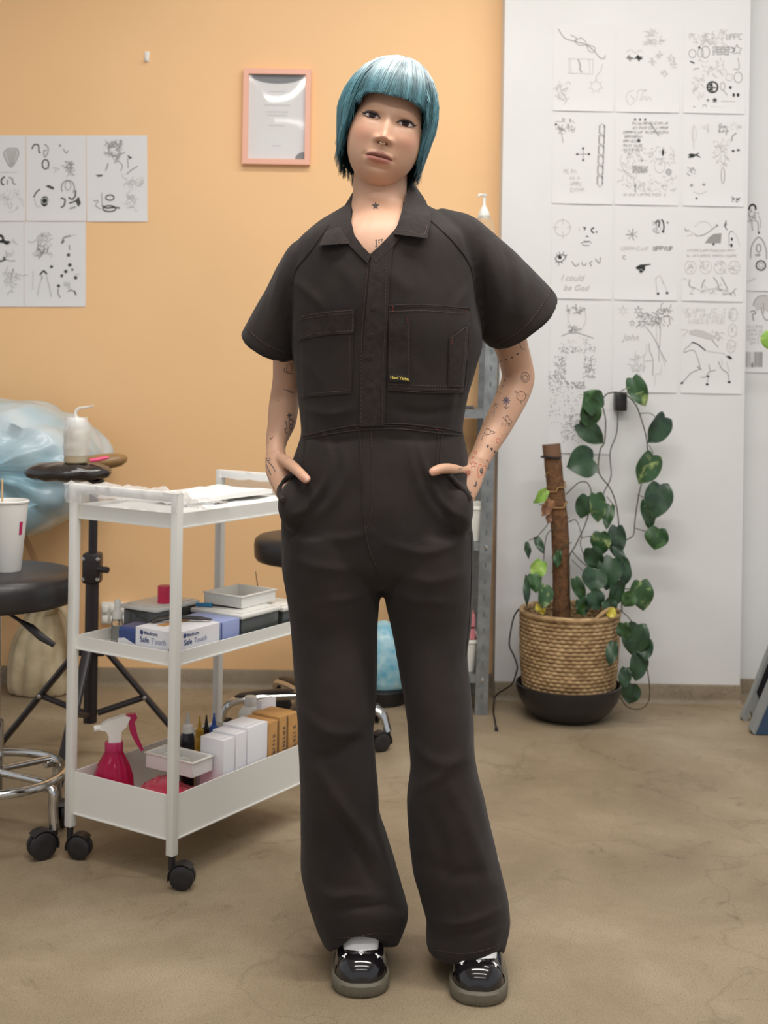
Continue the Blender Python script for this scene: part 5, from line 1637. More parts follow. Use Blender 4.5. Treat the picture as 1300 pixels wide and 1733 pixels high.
# ================================================================== plastic-covered bed at the left
bedY = 4.03
M['blue_sheet'] = pm('blue_plastic_sheet', (196, 208, 214), 0.26, var=.5, vscale=4.2, rgb2=(140, 176, 190), detail=2)
def bed():
    t = thing('treatment_bed', 'padded treatment bed under a pale blue plastic sheet at the left edge', 'bed', (P(-60, 900, bedY).x, bedY, 0))
    prof = [(-320, 640), (-200, 650), (-100, 660), (0, 676), (50, 678), (85, 690), (115, 708), (145, 738), (168, 768), (172, 785), (160, 815), (140, 860), (95, 893), (35, 918), (0, 926), (-100, 940), (-200, 945), (-320, 948)]
    q = cr(prof, 90)
    rings = []
    for i in range(22):
        v = i / 21
        y = bedY - .20 + .50 * v
        k = 1 - .16 * (abs(v - .5) * 2) ** 3
        ring = []
        for x, yy in q:
            p = P(x, yy, bedY)
            cx_, cz_ = P(-60, 800, bedY).x, P(-60, 800, bedY).z
            p.x = cx_ + (p.x - cx_) * (1 - .05 * (abs(v - .5) * 2) ** 2); p.z = cz_ + (p.z - cz_) * k
            p.y = y
            nn_ = noise.fractal(Vector((p.x * 7, p.y * 4, p.z * 9)), 1, 2, 4)
            cre = abs(noise.noise(Vector((p.x * 5 + p.z * 6, p.y * 3, p.z * 11))))
            dv = Vector((p.x - cx_ * .98, 0, p.z - cz_)); dv.normalize()
            p += dv * (.012 * nn_ - .016 * (1 - cre) ** 6) + Vector((0, -.022 * nn_ - .016 * cre, 0)) * (1 if v < .5 else -1) * (1 - abs(v - .5) * .4)
            ring.append(p)
        rings.append(ring)
    # close towards the front with shrunken rings so the face is rounded
    def shrink(r, k, dy):
        c = sum(r, Vector()) / len(r)
        out = []
        for p in r:
            n_ = noise.fractal(Vector((p.x * 8 + k * 9, k * 5, p.z * 10)), 1, 2, 4)
            out.append(c + (p - c) * k + Vector((0, dy - .03 * n_, .016 * n_)))
        return out
    f0 = rings[0]
    fr = [shrink(f0, k, dy) for k, dy in ((.1, -.06), (.3, -.058), (.5, -.052), (.68, -.042), (.82, -.028), (.93, -.012))]
    MB().loft(fr + rings).build('plastic_sheet', M['blue_sheet'], t, 80)
    for lx, ly in ((-1.62, bedY - .1), (-1.62, bedY + .2), (-1.36, bedY + .2)):
        MB().tube([Vector((lx, ly, 0)), Vector((lx, ly, .62))], .02, 10).build('leg', M['black_metal'], t)
    MB().tube([P(38, 900, bedY - .02), P(58, 944, bedY - .02), P(66, 962, bedY - .02)], .010, 8).build('leg', pm('bed_wood', (176, 134, 92), .6), t)
bed()

# ================================================================== quilted bag, wall socket, wall hook
def bag():
    c = P(68, 1150, 4.30); c.z = 0
    t = thing('tote_bag', 'cream quilted fabric bag slumped against the orange wall', 'bag', c)
    M['cream_fabric'] = pm('cream_fabric', (208, 192, 160), .9, var=.3, vscale=16, rgb2=(176, 158, 126), bump=.4, bscale=90)
    rings = []
    rows = [(0.0, .080, .045), (.008, .098, .060), (.05, .108, .075), (.11, .106, .075), (.17, .095, .062), (.22, .078, .045), (.265, .058, .028), (.285, .050, .02)]
    for z, w, dd in cr(rows, 30):
        ring = []
        for j in range(72):
            a = 2 * math.pi * j / 72
            q = .5 + .5 * math.cos(a * 11)
            k = 1 + .15 * q ** .5 - .10 + .09 * noise.noise(Vector((math.cos(a) * 2, math.sin(a) * 2, z * 14)))
            ring.append(c + Vector((w * k * math.cos(a) + .12 * max(0, z - .1) * .5, dd * k * math.sin(a) * .98, z)))
        rings.append(ring)
    MB().loft(rings).build('bag_body', M['cream_fabric'], t, 80)
    st = cr([c + Vector((.035, -.02, .27)), c + Vector((.075, -.045, .30)), c + Vector((.105, -.05, .25)), c + Vector((.112, -.055, .17)), c + Vector((.115, -.05, .10))], 24)
    MB().tube(st, .017, 10, ell=(.5, 1.3)).build('strap', M['cream_fabric'], t, 80)
    st = cr([c + Vector((-.045, -.02, .265)), c + Vector((-.075, -.02, .31)), c + Vector((-.09, -.02, .36)), c + Vector((-.06, 0, .40))], 20)
    MB().tube(st, .012, 10, ell=(.5, 1.3)).build('strap', M['cream_fabric'], t, 80)
bag()
sk_ = thing('wall_socket', 'white multi-outlet wall socket with plugs on the orange wall', 'socket', P(201, 1037, Y_OR))
p = P(201, 1037, Y_OR)
MB().box(p + Vector((0, -.008, 0)), (.116, .016, .074), .004).build('face_plate', M['white_plastic'], sk_)
for i in range(4):
    for j in range(2):
        MB().box(p + Vector((-.041 + .0275 * i, -.024, -.017 + .034 * j)), (.021, .018, .025), .005).build('plug', M['white_plastic'], sk_)
p = P(249, 96, Y_OR)
hk = thing('wall_hook', 'small white adhesive hook high on the orange wall', 'hook', p)
MB().box(p + Vector((0, -.002, 0)), (.016, .004, .036), .002).build('hook_plate', M['white_plastic'], hk)
MB().tube(cr([p + Vector((0, -.004, .0)), p + Vector((0, -.006, -.010)), p + Vector((0, -.016, -.014)), p + Vector((0, -.018, -.004))], 10), .003, 8).build('hook_arm', M['white_plastic'], hk)

# ================================================================== framed certificate
fr = thing('picture_frame', 'pink framed white certificate on the orange wall', 'picture frame', P(468, 200, Y_OR))
fl_, fr_, ft_, fb_ = 412, 526, 118, 279
c = P(469, 199, Y_OR); fw, fh = (fr_ - fl_) * Y_OR / F, (fb_ - ft_) * Y_OR / F
M['frame_pink'] = pm('frame_pink', (234, 178, 156), .45)
tw = .018; dp = .022
frm = MB()
outer = [(-fw / 2, -fh / 2), (fw / 2, -fh / 2), (fw / 2, fh / 2), (-fw / 2, fh / 2)]
inner = [(x - math.copysign(tw, x), z - math.copysign(tw, z)) for x, z in outer]
for i in range(4):
    j = (i + 1) % 4
    frm = MB()
    q = [outer[i], outer[j], inner[j], inner[i]]
    frm.prism([c + Vector((x, -dp, z)) for x, z in q], (0, dp - .0005, 0))
    frm.build('frame_rail', M['frame_pink'], fr)
MB().box(c + Vector((0, -.008, 0)), (fw - 2 * tw + .004, .002, fh - 2 * tw + .004)).build('certificate', M['paper'], fr)
M['glass'] = pm('acrylic', (250, 250, 250), .03, Transmission_Weight=1.0, IOR=1.25)
g = []
for i in range(21):
    row = []
    for j in range(15):
        x = -(fw / 2 - tw) + (fw - 2 * tw) * j / 14; z = -(fh / 2 - tw) + (fh - 2 * tw) * i / 20
        row.append(c + Vector((x, -.0145 - .0028 * math.cos(math.pi * x / (fw - 2 * tw)) * math.cos(math.pi * z / (fh - 2 * tw)), z)))
    g.append(row)
def acrylic():
    m = bpy.data.materials.new('acrylic_sheet'); m.use_nodes = True
    nt = m.node_tree; nt.nodes.remove(nt.nodes['Principled BSDF'])
    tr = nt.nodes.new('ShaderNodeBsdfTransparent'); gl = nt.nodes.new('ShaderNodeBsdfGlossy'); gl.inputs['Roughness'].default_value = .05
    fz = nt.nodes.new('ShaderNodeValue'); fz.outputs[0].default_value = .06
    mx = nt.nodes.new('ShaderNodeMixShader')
    nt.links.new(fz.outputs[0], mx.inputs[0]); nt.links.new(tr.outputs[0], mx.inputs[1]); nt.links.new(gl.outputs[0], mx.inputs[2])
    nt.links.new(mx.outputs[0], nt.nodes['Material Output'].inputs['Surface'])
    return m
MB().grid([r for r in g]).build('acrylic_sheet', acrylic(), fr, 80, fix=False)
tx = MB()
for zz, w_ in ((.30, .30), (.22, .16), (.14, .46), (.06, .40), (.02, .34), (-.10, .28), (-.34, .14)):
    z = zz * (fh - 2 * tw) ; w = w_ * (fw - 2 * tw)
    tx.box(c + Vector((0, -.0092, z)), (w, .0004, .0035))
tx.build('printed_lines', pm('print_pale', (196, 196, 196), .8), fr)['kind'] = 'stuff'
hx_, hz_ = fw / 2 - tw - .001, fh / 2 - tw - .001
ban = MB(); ban.add([c + Vector((hx_ * .96 * math.cos(R(180 + 180 * q / 16)), -.0093, hz_ + .030 * math.sin(R(180 + 180 * q / 16)))) for q in range(17)], [tuple(range(17))])
ban.build('printed_banner', pm('print_slate', (128, 130, 134), .7), fr, None)
cor = MB(); cor.add([c + Vector((hx_, -.0093, -hz_))] + [c + Vector((hx_ - .032 * math.cos(R(90 * q / 8)), -.0093, -hz_ + .026 * math.sin(R(90 * q / 8)))) for q in range(9)], [tuple(range(10))])
cor.build('printed_corner', bpy.data.materials['print_slate'], fr, None)

# ================================================================== metal shelf
def shelf():
    lean = R(.75)
    fx, fy = P(826, 1150, 4.12).x, 4.12
    t = thing('shelving_unit', 'grey slotted metal shelving unit behind the person', 'shelving', (fx, fy, 0))
    Mx = Matrix.Translation((fx, fy, 0)) @ Matrix.Rotation(lean, 4, 'Y')
    wdt, dep, hgt = .238, .26, 1.40
    def Wp(x, y, z): return Mx @ Vector((x, y, z))
    for ix, sx in ((0, -1), (-wdt, 1)):
        for iy, sy in ((0, 1), (dep, -1)):
            mb = MB()
            w = .040; th = .0022
            # angle iron: one flange faces the camera, one runs back
            mb.add([Wp(ix + a, iy + b, z) for z in (0, hgt) for a, b in ((0, 0), (sx * w, 0), (sx * w, sy * th), (sx * th, sy * th), (sx * th, sy * w), (0, sy * w))],
                   [(0, 1, 2, 3, 4, 5)[::-1], (6, 7, 8, 9, 10, 11)] + [(i, (i + 1) % 6, (i + 1) % 6 + 6, i + 6) for i in range(6)])
            po = mb.build('upright', M['steel'], t, 30)
            if iy == 0:
                sl = MB()
                for k in range(26):
                    p = Wp(ix + sx * w * .5, -.0003, .06 + k * .052)
                    sl.box(p, (.006, .0008, .016), 0)
                sl.build('slots', M['steel_dark'], po)['kind'] = 'stuff'
    for z in (.125, .545, .965, 1.385):
        mb = MB()
        mb.box(Wp(-wdt / 2, dep / 2, z), (wdt - .006, dep - .01, .002))
        mb.box(Wp(-wdt / 2, .004, z - .012), (wdt - .006, .002, .026)); mb.box(Wp(-wdt / 2, dep - .004, z - .012), (wdt - .006, .002, .026))
        sh = mb.build('shelf_panel', M['steel'], t)
        for sx in (-.02, -wdt + .02):
            MB().lathe([(.0065, 0), (.006, .003), (.001, .004)], Wp(sx, -.0005, z - .012), 10, Matrix.Rotation(R(90), 3, 'X')).build('bolt', M['chrome'], sh)
    return Wp
Wp = shelf()
M['bin_white'] = pm('bin_white', (236, 234, 226), .4)
def bin_(label, px_r, z, h, w, d_, yy):
    c = Vector((P(px_r, 900, yy).x - w / 2, yy + d_ / 2, z))
    t = thing('storage_bin', label, 'bin', c, group='white bins on the metal shelf')
    def ring(k, zz, inset=0.0): return [c + Vector((math.copysign(w / 2 * k - inset, a), math.copysign(d_ / 2 * k - inset, b), zz)) for a, b in ((-1, -1), (-.999, -1), (1, -1), (1, 1), (-1, 1))]
    def rr(k, zz, ins=0, n=6):
        out = []
        hx, hy, r = w / 2 * k - ins, d_ / 2 * k - ins, .018
        for cx_, cy_, a0 in ((hx - r, hy - r, 0), (-hx + r, hy - r, 90), (-hx + r, -hy + r, 180), (hx - r, -hy + r, 270)):
            for q in range(n + 1):
                out.append(c + Vector((cx_ + r * math.cos(R(a0 + 90 * q / n)), cy_ + r * math.sin(R(a0 + 90 * q / n)), zz)))
        return out
    MB().loft([rr(.84, 0), rr(.86, .004), rr(.985, h - .012), rr(1.0, h - .012), rr(1.03, h - .010), rr(1.03, h - .002), rr(1.0, h), rr(.99, h - .004, .004), rr(.86, .006, .004)]).build('bin_body', M['bin_white'], t, 40)
    return c
bin_('open white plastic bin at the height of the person\'s hand', 821, .5482, .112, .115, .17, 4.13)
cbin = bin_('white plastic bin holding pink cloths at the foot of the shelf', 814, .1284, .105, .16, .17, 4.14)
for k in range(4):
    g = []
    for i in range(10):
        row = []
        for j in range(8):
            hx_ = .058 if k < 1 else .068
            x, y = -hx_ + 2 * hx_ * i / 9, -.060 + .120 * j / 7
            row.append(cbin + Vector((x, y, .056 + k * .040 + .004 * noise.noise(Vector((x * 20, y * 20, k * 3))))))
        g.append(row)
    tag(MB().slab(g, lambda i, j: (0, 0, -.0330)).build('folded_cloth', pm('pink_cloth', (226, 142, 150), .85, bump=.3, bscale=120) if k == 0 else bpy.data.materials['pink_cloth'], None, 60),
        ('lowest folded pink cloth, tucked inside the white bin', 'folded pink cloth second from the bottom of the pile', 'folded pink cloth second from the top of the pile', 'topmost folded pink cloth in the white bin')[k], 'cloth', 'pink cloths in the bin')
pbp = Vector((P(819, 430, 4.2).x, 4.22, 1.3884))
pbt = thing('pump_bottle', 'clear pump bottle with white pump on top of the metal shelf', 'bottle', pbp)
MB().lathe([(.001, 0), (.034, 0), (.036, .003), (.036, .15), (.034, .17), (.026, .195), (.018, .206), (.014, .209)], pbp, 24).build('bottle_body', M['clear'], pbt)
pz = P(819, 328, 4.22).z - pbp.z
MB().lathe([(.0185, .196), (.0175, .215), (.010, .232), (.006, .238), (.0055, .24), (.0045, pz - .008), (.008, pz - .008), (.009, pz), (.001, pz + .001)], pbp, 16).build('pump', M['white_plastic'], pbt)
MB().tube([pbp + Vector((0, 0, pz - .004)), pbp + Vector((-.016, -.004, pz - .004)), pbp + Vector((-.020, -.006, pz - .010))], .0042, 8).build('spout', M['white_plastic'], pbt)
sm = Wp(-.10, .03, .9685)
tag(MB().tube([sm + Vector((-.02, 0, .005)), sm + Vector((.03, 0, .0055))], .005, 8).build('marker_pen', M['black_plastic']), 'short black marker lying on the shelf beside the person\'s elbow', 'pen')

# blue bag of gloves on a black base between the legs
cbg = P(648, 1170, 4.26); cbg.z = 0
gbx = thing('waste_bin', 'low black pedal bin lined with a blue plastic bag by the wall', 'bin', cbg)
MB().lathe([(.001, 0), (.070, 0), (.074, .004), (.078, .045), (.072, .05), (.001, .05)], cbg, 30).build('bin_base', M['black_plastic'], gbx)
rings = []
for z, r in ((.05, .070), (.058, .080), (.075, .086), (.10, .090), (.14, .092), (.18, .088), (.215, .074), (.245, .048), (.262, .022), (.268, .008)):
    rings.append([cbg + Vector(((r * (1 + .10 * noise.noise(Vector((math.cos(t) * 3, math.sin(t) * 3, z * 30))))) * math.cos(t), (r * (1 + .10 * noise.noise(Vector((math.cos(t) * 3, math.sin(t) * 3, z * 30))))) * math.sin(t) * .8, z)) for t in (2 * math.pi * j / 60 for j in range(60))])
def grad_bag():
    m = pm('blue_bag', (96, 178, 206), .3, var=.8, vscale=26, rgb2=(186, 220, 228))
    return m
MB().loft(rings).build('plastic_bag', grad_bag(), gbx, 80)

# ================================================================== step stool at the right edge
def step_stool():
    Yf = 3.95
    t = thing('step_stool', 'grey and dark blue plastic step stool at the right edge', 'step stool', (P(1330, 1240, Yf).x, Yf, 0))
    gm = pm('stool_grey', (138, 140, 138), .5); bm_ = pm('stool_blue', (44, 66, 92), .45)
    # side frame: slanted legs of an A, seen from the end
    def Q(x, y, d): return P(x, y, d)
    d0 = 4.10
    # slanted back leg (left), with a long slot
    fl = [(1303, 1087), (1258, 1196), (1257, 1202), (1260, 1208), (1278, 1208), (1272, 1188), (1284, 1195), (1290, 1180), (1310, 1120), (1320, 1087)]
    zf = P(1265, 1208, d0).z
    def drop(p): return Vector((p.x, p.y, p.z))
    legp = [(1318, 1050), (1268, 1178), (1256, 1203), (1259, 1209), (1266, 1209), (1270, 1190), (1277, 1207), (1282, 1207), (1330, 1082), (1345, 1050)]
    pts = [P(x, y, d0) for x, y in legp]
    low = min(p.z for p in pts)
    pts = [Vector((p.x, p.y, (p.z - low))) for p in pts]
    MB().prism(pts, (0, .03, 0)).build('leg', gm, t, 20)
    # dark slot face between the rails
    sp_ = [(1300, 1112), (1281, 1160), (1288, 1177), (1303, 1140), (1316, 1112)]
    MB().prism([Vector((P(x, y, d0 - .003).x, d0 - .003, P(x, y, d0 - .003).z - low)) for x, y in sp_], (0, .004, 0)).build('slot', M['black_plastic'], t, 20)
    # near leg: grey edge and blue panel
    d1 = 3.95
    near = [(1330, 1100), (1272, 1238), (1275, 1243), (1284, 1245), (1345, 1100)]
    p1 = [P(x, y, d1) for x, y in near]; lw = min(p.z for p in p1)
    MB().prism([Vector((p.x, p.y, p.z - lw)) for p in p1], (0, .04, 0)).build('leg', gm, t, 20)
    blue = [(1342, 1100), (1280, 1244), (1420, 1248), (1420, 1100)]
    p2 = [P(x, y, d1 - .006) for x, y in blue]
    MB().prism([Vector((p.x, p.y, max(p.z - lw, .002))) for p in p2], (0, .03, 0)).build('side_panel', bm_, t, 20)
    topz = P(1330, 1050, 4.0).z
    MB().box((P(1400, 1050, 4.02).x, 4.03, topz - low + .0), (.26, .20, .03), .008).build('tread', gm, t)
    MB().box((P(1420, 1150, 4.05).x, 4.05, .10), (.16, .03, .20), .006).build('leg', gm, t)
step_stool()
# ================================================================== drawing sheets on the walls
class Ink:
    """collects pen strokes given in photo pixels and lays them on a sheet's plane"""
    def __init__(self, Y, lift=.0016):
        self.Y = Y - lift; self.mb = {}
        self.k = 0
    def m(self, tone):
        return self.mb.setdefault(tone, MB())
    def line(self, pts, w=1.2, tone='ink', smooth=True):
        self.k += 1
        y = self.Y - .00001 * (self.k % 40)
        if len(pts) > 2 and smooth:
            ln = sum(math.dist(a, b) for a, b in zip(pts, pts[1:]))
            pts = cr(pts, max(len(pts), int(ln / 1.6) + 2))
        self.m(tone).ribbon([P(a[0], a[1], y) for a in pts], w * y / F, (0, -1, 0))
        return self
    def poly(self, pts, tone='ink'):
        self.k += 1
        y = self.Y - .00001 * (self.k % 40)
        self.m(tone).add([P(a[0], a[1], y) for a in pts], [tuple(range(len(pts)))])
        return self
    def dot(self, x, y, r, tone='ink', ry=None):
        return self.poly([(x + r * math.cos(R(a)), y + (ry or r) * math.sin(R(a))) for a in range(0, 360, 36)], tone)
    def ring(self, x, y, r, w=1.0, tone='ink', ry=None, a0=0, a1=360):
        ry = ry or r
        n = max(8, int(r * 2))
        return self.line([(x + r * math.cos(R(a0 + (a1 - a0) * i / n)), y + ry * math.sin(R(a0 + (a1 - a0) * i / n))) for i in range(n + 1)], w, tone, False)
    def star(self, x, y, r, n=5, k=.4, w=.9, tone='ink', fill=False):
        p = [(x + (r if i % 2 == 0 else r * k) * math.cos(math.pi * i / n - 1.57), y + (r if i % 2 == 0 else r * k) * math.sin(math.pi * i / n - 1.57)) for i in range(2 * n)]
        if fill:
            for i in range(2 * n): self.poly([(x, y), p[i], p[(i + 1) % (2 * n)]], tone)
        else: self.line(p + [p[0]], w, tone, False)
        return self
    def scrib(self, x0, y0, x1, y1, n, seed, w=.9, tone='ink_mid', sz=6):
        """a loose patch of little pen doodles"""
        rr = random.Random(seed)
        for i in range(n):
            x, y = rr.uniform(x0, x1), rr.uniform(y0, y1)
            a = rr.uniform(0, 6.28); s = rr.uniform(.4, 1) * sz
            q = [(x, y)]
            for j in range(rr.randint(2, 4)):
                a += rr.uniform(-1.3, 1.3); q.append((q[-1][0] + s * .5 * math.cos(a), q[-1][1] + s * .5 * math.sin(a)))
            self.line(q, w * rr.uniform(.7, 1.3), tone)
        return self
    def words(self, x0, y, x1, h, seed, tone='ink_mid', w=.9):
        """a row of upright pen letters too small to read"""
        rr = random.Random(seed); x = x0
        while x < x1:
            if rr.random() < .16: x += h * .5; continue
            cw = h * rr.uniform(.4, .65)
            k = rr.randint(0, 4)
            if k == 0: self.line([(x, y), (x, y - h)], w, tone, False); self.line([(x, y - h), (x + cw, y - h), (x + cw, y - h * .5), (x, y - h * .5)], w, tone, False)
            elif k == 1: self.line([(x, y), (x + cw / 2, y - h), (x + cw, y)], w, tone, False)
            elif k == 2: self.line([(x + cw, y - h), (x, y - h), (x, y), (x + cw, y)], w, tone, False)
            elif k == 3: self.line([(x, y - h), (x, y), (x + cw, y), (x + cw, y - h)], w, tone, False)
            else: self.line([(x, y - h), (x + cw / 2, y), (x + cw, y - h)], w, tone, False)
            x += cw + h * .28
        return self
    def build(self, sheet):
        for tone, mb in self.mb.items():
            mb.build('pen_drawing', M[tone], sheet, None, fix=False)['kind'] = 'stuff'

M['ink_dark'] = pm('ink_dark', (40, 42, 40), .8)
def sheet(tl, tr, br, bl, Y, label, curl=3.0, group='drawing sheets on the white wall'):
    """a hanging sheet between four pixel corners, its lower edge lifting off the wall a little"""
    g = []
    n, m_ = 8, 10
    for j in range(m_ + 1):
        v = j / m_
        row = []
        for i in range(n + 1):
            u = i / n
            x = (tl[0] * (1 - u) + tr[0] * u) * (1 - v) + (bl[0] * (1 - u) + br[0] * u) * v
            y = (tl[1] * (1 - u) + tr[1] * u) * (1 - v) + (bl[1] * (1 - u) + br[1] * u) * v
            k = .0009 + (.001 * curl * max(0, (v - .93) / .07) ** 2) * (.5 + .5 * math.sin(u * 3.1))
            row.append(P(x, y, Y - k))
        g.append(row)
    return tag(MB().slab(g, lambda i, j: (0, .0004, 0)).build('drawing_sheet', M['paper'], None, 60), label, 'drawing', group)
def Z(ox, oy, sc):
    return lambda x, y: (ox + x / sc, oy + y / sc)
def zs(z, pts): return [z(*p) for p in pts]

YW = Y_WH
cx0, cx1 = [936, 1042, 1157], [1039, 1150, 1261]
rows_ = [(40, 187), (196, 344), (350, 505), (511, 661)]
lab = [['sheet with a long twisted barbed line, top left of the white wall sheets', 'sheet with a bow and four small motifs, top middle of the white wall', 'sheet crowded with small flash motifs, top right of the white wall'],
       ['sheet with a vertical chain and a small cross', 'sheet covered in rows of tiny writing and motifs', 'sheet with a small black running horse among faint motifs'],
       ['sheet with a crosshair, a face, an eye and the words I could be God', 'sheet with a star flower and a black pointing hand', 'sheet with a grey shell shape and an upturned horse'],
       [None, 'sheet with a flower bunch and a bottle above the plant', 'sheet with a large galloping horse, lowest right of the white wall']]
S = {}
for r in range(4):
    for c in range(3):
        if lab[r][c] is None: continue
        x0, x1 = cx0[c], cx1[c]; y0, y1 = rows_[r]
        x0 -= (r - 1) * 1.5; x1 -= (r - 1) * 1.5
        S[r, c] = sheet((x0, y0 + c * 2), (x1, y0 + c * 2 + 2), (x1 - 2, y1 + c * 2 + 2), (x0 - 2, y1 + c * 2), YW, lab[r][c])
S[3, 0] = sheet((932, 511), (1036, 513), (1032, 769), (927, 766), YW, 'long sheet with a stippled figure half behind the plant')

z = Z(920, 20, 3.611)
k = Ink(YW)
k.line(zs(z, [(90, 105), (130, 160), (190, 180), (260, 200), (310, 240), (345, 280), (370, 285), (378, 265)]), 1.3, 'ink_mid')
k.line(zs(z, [(165, 140), (200, 160), (190, 180)]), 1.1, 'ink_mid').line(zs(z, [(190, 180), (230, 160), (262, 195), (220, 205), (190, 180)]), 1, 'ink_mid').line(zs(z, [(262, 200), (310, 215), (310, 245), (280, 240), (262, 200)]), 1, 'ink_mid')
for x in (155, 165, 280, 300): k.line(zs(z, [(x, 285), (x + 3, 375)]), .8, 'ink_light')
k.line(zs(z, [(150, 285), (305, 290)]), .8, 'ink_light').line(zs(z, [(150, 375), (305, 380)]), .8, 'ink_light')
k.line(zs(z, [(212, 290), (225, 330), (222, 350), (235, 370)]), 1.8, 'ink_mid')
k.line(zs(z, [(360, 320), (350, 360), (325, 390), (320, 415)]), 1.2, 'ink_light').star(*z(320, 455), 12, 7, .55, .9, 'ink_light')
k.scrib(*z(70, 440), *z(145, 535), 34, 1, 1, 'ink_light', 7)
k.build(S[0, 0])
k = Ink(YW)
k.scrib(*z(640, 95), *z(690, 150), 22, 2, 1, 'ink_light', 6).scrib(*z(625, 165), *z(735, 200), 30, 3, 1.2, 'ink_light', 6)
for s, x in ((1, 530), (-1, 585)):
    c = z(x, 282); k.poly([(c[0] - 7, c[1]), (c[0] - 2, c[1] - 6), (c[0] + 1, c[1] - 2), (c[0] + 7, c[1] + 1), (c[0] + 1, c[1] + 3), (c[0], c[1] + 7), (c[0] - 3, c[1] + 2)], 'ink_mid' if s > 0 else 'ink_dark')
k.line(zs(z, [(510, 280), (560, 285), (605, 270)]), 1, 'ink').line(zs(z, [(505, 245), (535, 230), (560, 250), (590, 232), (605, 250)]), .8, 'ink_light')
for x, y in ((665, 305), (710, 262), (780, 280), (795, 320), (740, 380)): k.star(*z(x, y), 7, 4, .3, .9, 'ink_light').scrib(*z(x - 18, y - 18), *z(x + 18, y + 18), 5, x, .9, 'ink_light', 5)
k.line(zs(z, [(550, 480), (520, 490), (505, 530), (530, 570), (555, 540), (530, 510)]), .9, 'ink_light').line(zs(z, [(570, 545), (580, 480), (630, 480), (610, 490), (590, 545)]), .9, 'ink_light')
k.line(zs(z, [(600, 540), (620, 515), (630, 540), (645, 520), (660, 540)]), .9, 'ink_light')
k.build(S[0, 1])
k = Ink(YW)
k.scrib(*z(890, 125), *z(1110, 200), 70, 11, 1, 'ink_light', 7).words(*z(1120, 168), z(1210, 0)[0], 9, 4, 'ink_mid', 1.1)
k.ring(*z(910, 255), 6, .9, 'ink_mid', 7).dot(*z(953, 218), 2.2, 'ink').ring(*z(990, 245), 7, 1.1, 'ink_mid', 10)
k.ring(*z(960, 250), 5, .9, 'ink_mid', 8)
for q in range(4): k.words(*z(1035, 222 + q * 14), z(1140, 0)[0], 2.6, q, 'ink_mid', .8)
k.star(*z(1182, 232), 9, 5, .5, 1.1, 'ink_mid').line(zs(z, [(1150, 215), (1170, 230), (1150, 250)]), 1.2, 'ink')
k.poly(zs(z, [(895, 298), (925, 310), (920, 318), (895, 305)]), 'ink').line(zs(z, [(915, 350), (950, 345)]), 1.2, 'ink_mid').line(zs(z, [(1190, 280), (1195, 345), (1160, 348)]), 1, 'ink_mid')
k.scrib(*z(960, 290), *z(1110, 390), 40, 12, .8, 'ink_light', 7).ring(*z(1135, 400), 6, .8, 'ink_light').ring(*z(1190, 400), 7, .9, 'ink_mid', 9)
c = z(1033, 460); k.ring(*c, 9, 2.6, 'ink_dark').line([(c[0] - 8, c[1]), (c[0] + 8, c[1] + 1)], 1.8, 'ink_dark').line([(c[0] - 1, c[1] - 8), (c[0], c[1] + 8)], 1.8, 'ink_dark').dot(c[0] - 3.4, c[1] - 3.6, 2.3, 'ink_dark').dot(c[0] - 3.4, c[1] + 4, 2.3, 'ink_dark')
k.ring(*z(1095, 455), 4, .9, 'ink_mid', 7).line(zs(z, [(1100, 480), (1125, 510)]), .9, 'ink_mid').dot(*z(1142, 462), 2.5, 'ink').dot(*z(1163, 508), 2.0, 'ink_dark', 3.4).dot(*z(1189, 508), 2.4, 'ink_dark', 3.4)
k.star(*z(1047, 540), 5, 5, .5, 1, 'ink', True).dot(*z(1005, 540), 2.5, 'ink_mid').dot(*z(921, 586), 2.2, 'ink').ring(*z(985, 578), 3, 1, 'ink_mid')
k.scrib(*z(900, 390), *z(985, 520), 30, 13, .8, 'ink_light', 6).line(zs(z, [(1020, 580), (1100, 585), (1150, 600), (1190, 615)]), 1.4, 'ink_light').line(zs(z, [(1085, 545), (1170, 548)]), 1.2, 'ink_light')
k.build(S[0, 2])
# row two
k = Ink(YW)
k.scrib(*z(75, 660), *z(180, 745), 34, 21, 1, 'ink_mid', 6).line(zs(z, [(110, 740), (120, 800)]), 1, 'ink_mid').dot(*z(76, 688), 2, 'ink')
for dx, dy in ((0, -36), (0, 36), (-36, 0), (36, 0)):
    k.line([z(242, 870), z(242 + dx, 870 + dy)], 1, 'ink_mid').dot(*z(242 + dx, 870 + dy), 2.0, 'ink')
for q in range(6):
    y = 690 + q * 62; x = 358 - q * 2.6
    k.line(zs(z, [(x - 17, y), (x - 18, y + 55)]), 1.2, 'ink_mid').line(zs(z, [(x + 16, y), (x + 15, y + 55)]), 1.4, 'ink').ring(*z(x, y + 32), 4, .9, 'ink_mid', 11)
for q in range(4): k.words(*z(125 + q * 14, 985 + q * 38), z(210 + q * 12, 0)[0], 6, 30 + q, 'ink_light', 1.3)
k.build(S[1, 0])
k = Ink(YW)
for x in (560, 590, 622): k.star(*z(x, 658), 3, 5, .4, 1, 'ink', True)
for q in range(7): k.words(*z(490 + (q < 2) * 55, 690 + q * 27), z(600 + (q < 3) * 160, 0)[0], 4.2, 40 + q, 'ink_mid', .9)
k.line(zs(z, [(650, 680), (680, 720), (705, 760)]), 1.6, 'ink_mid').dot(*z(582, 787), 3, 'ink').dot(*z(730, 860), 1.8, 'ink_dark', 6).ring(*z(765, 978), 4.5, 1.4, 'ink_mid').ring(*z(765, 978), 2, 1, 'ink_mid')
k.scrib(*z(490, 830), *z(800, 920), 70, 22, .9, 'ink_light', 6).scrib(*z(480, 920), *z(560, 1080), 34, 23, .8, 'ink_light', 7).scrib(*z(560, 1000), *z(800, 1100), 50, 24, .7, 'ink_light', 7)
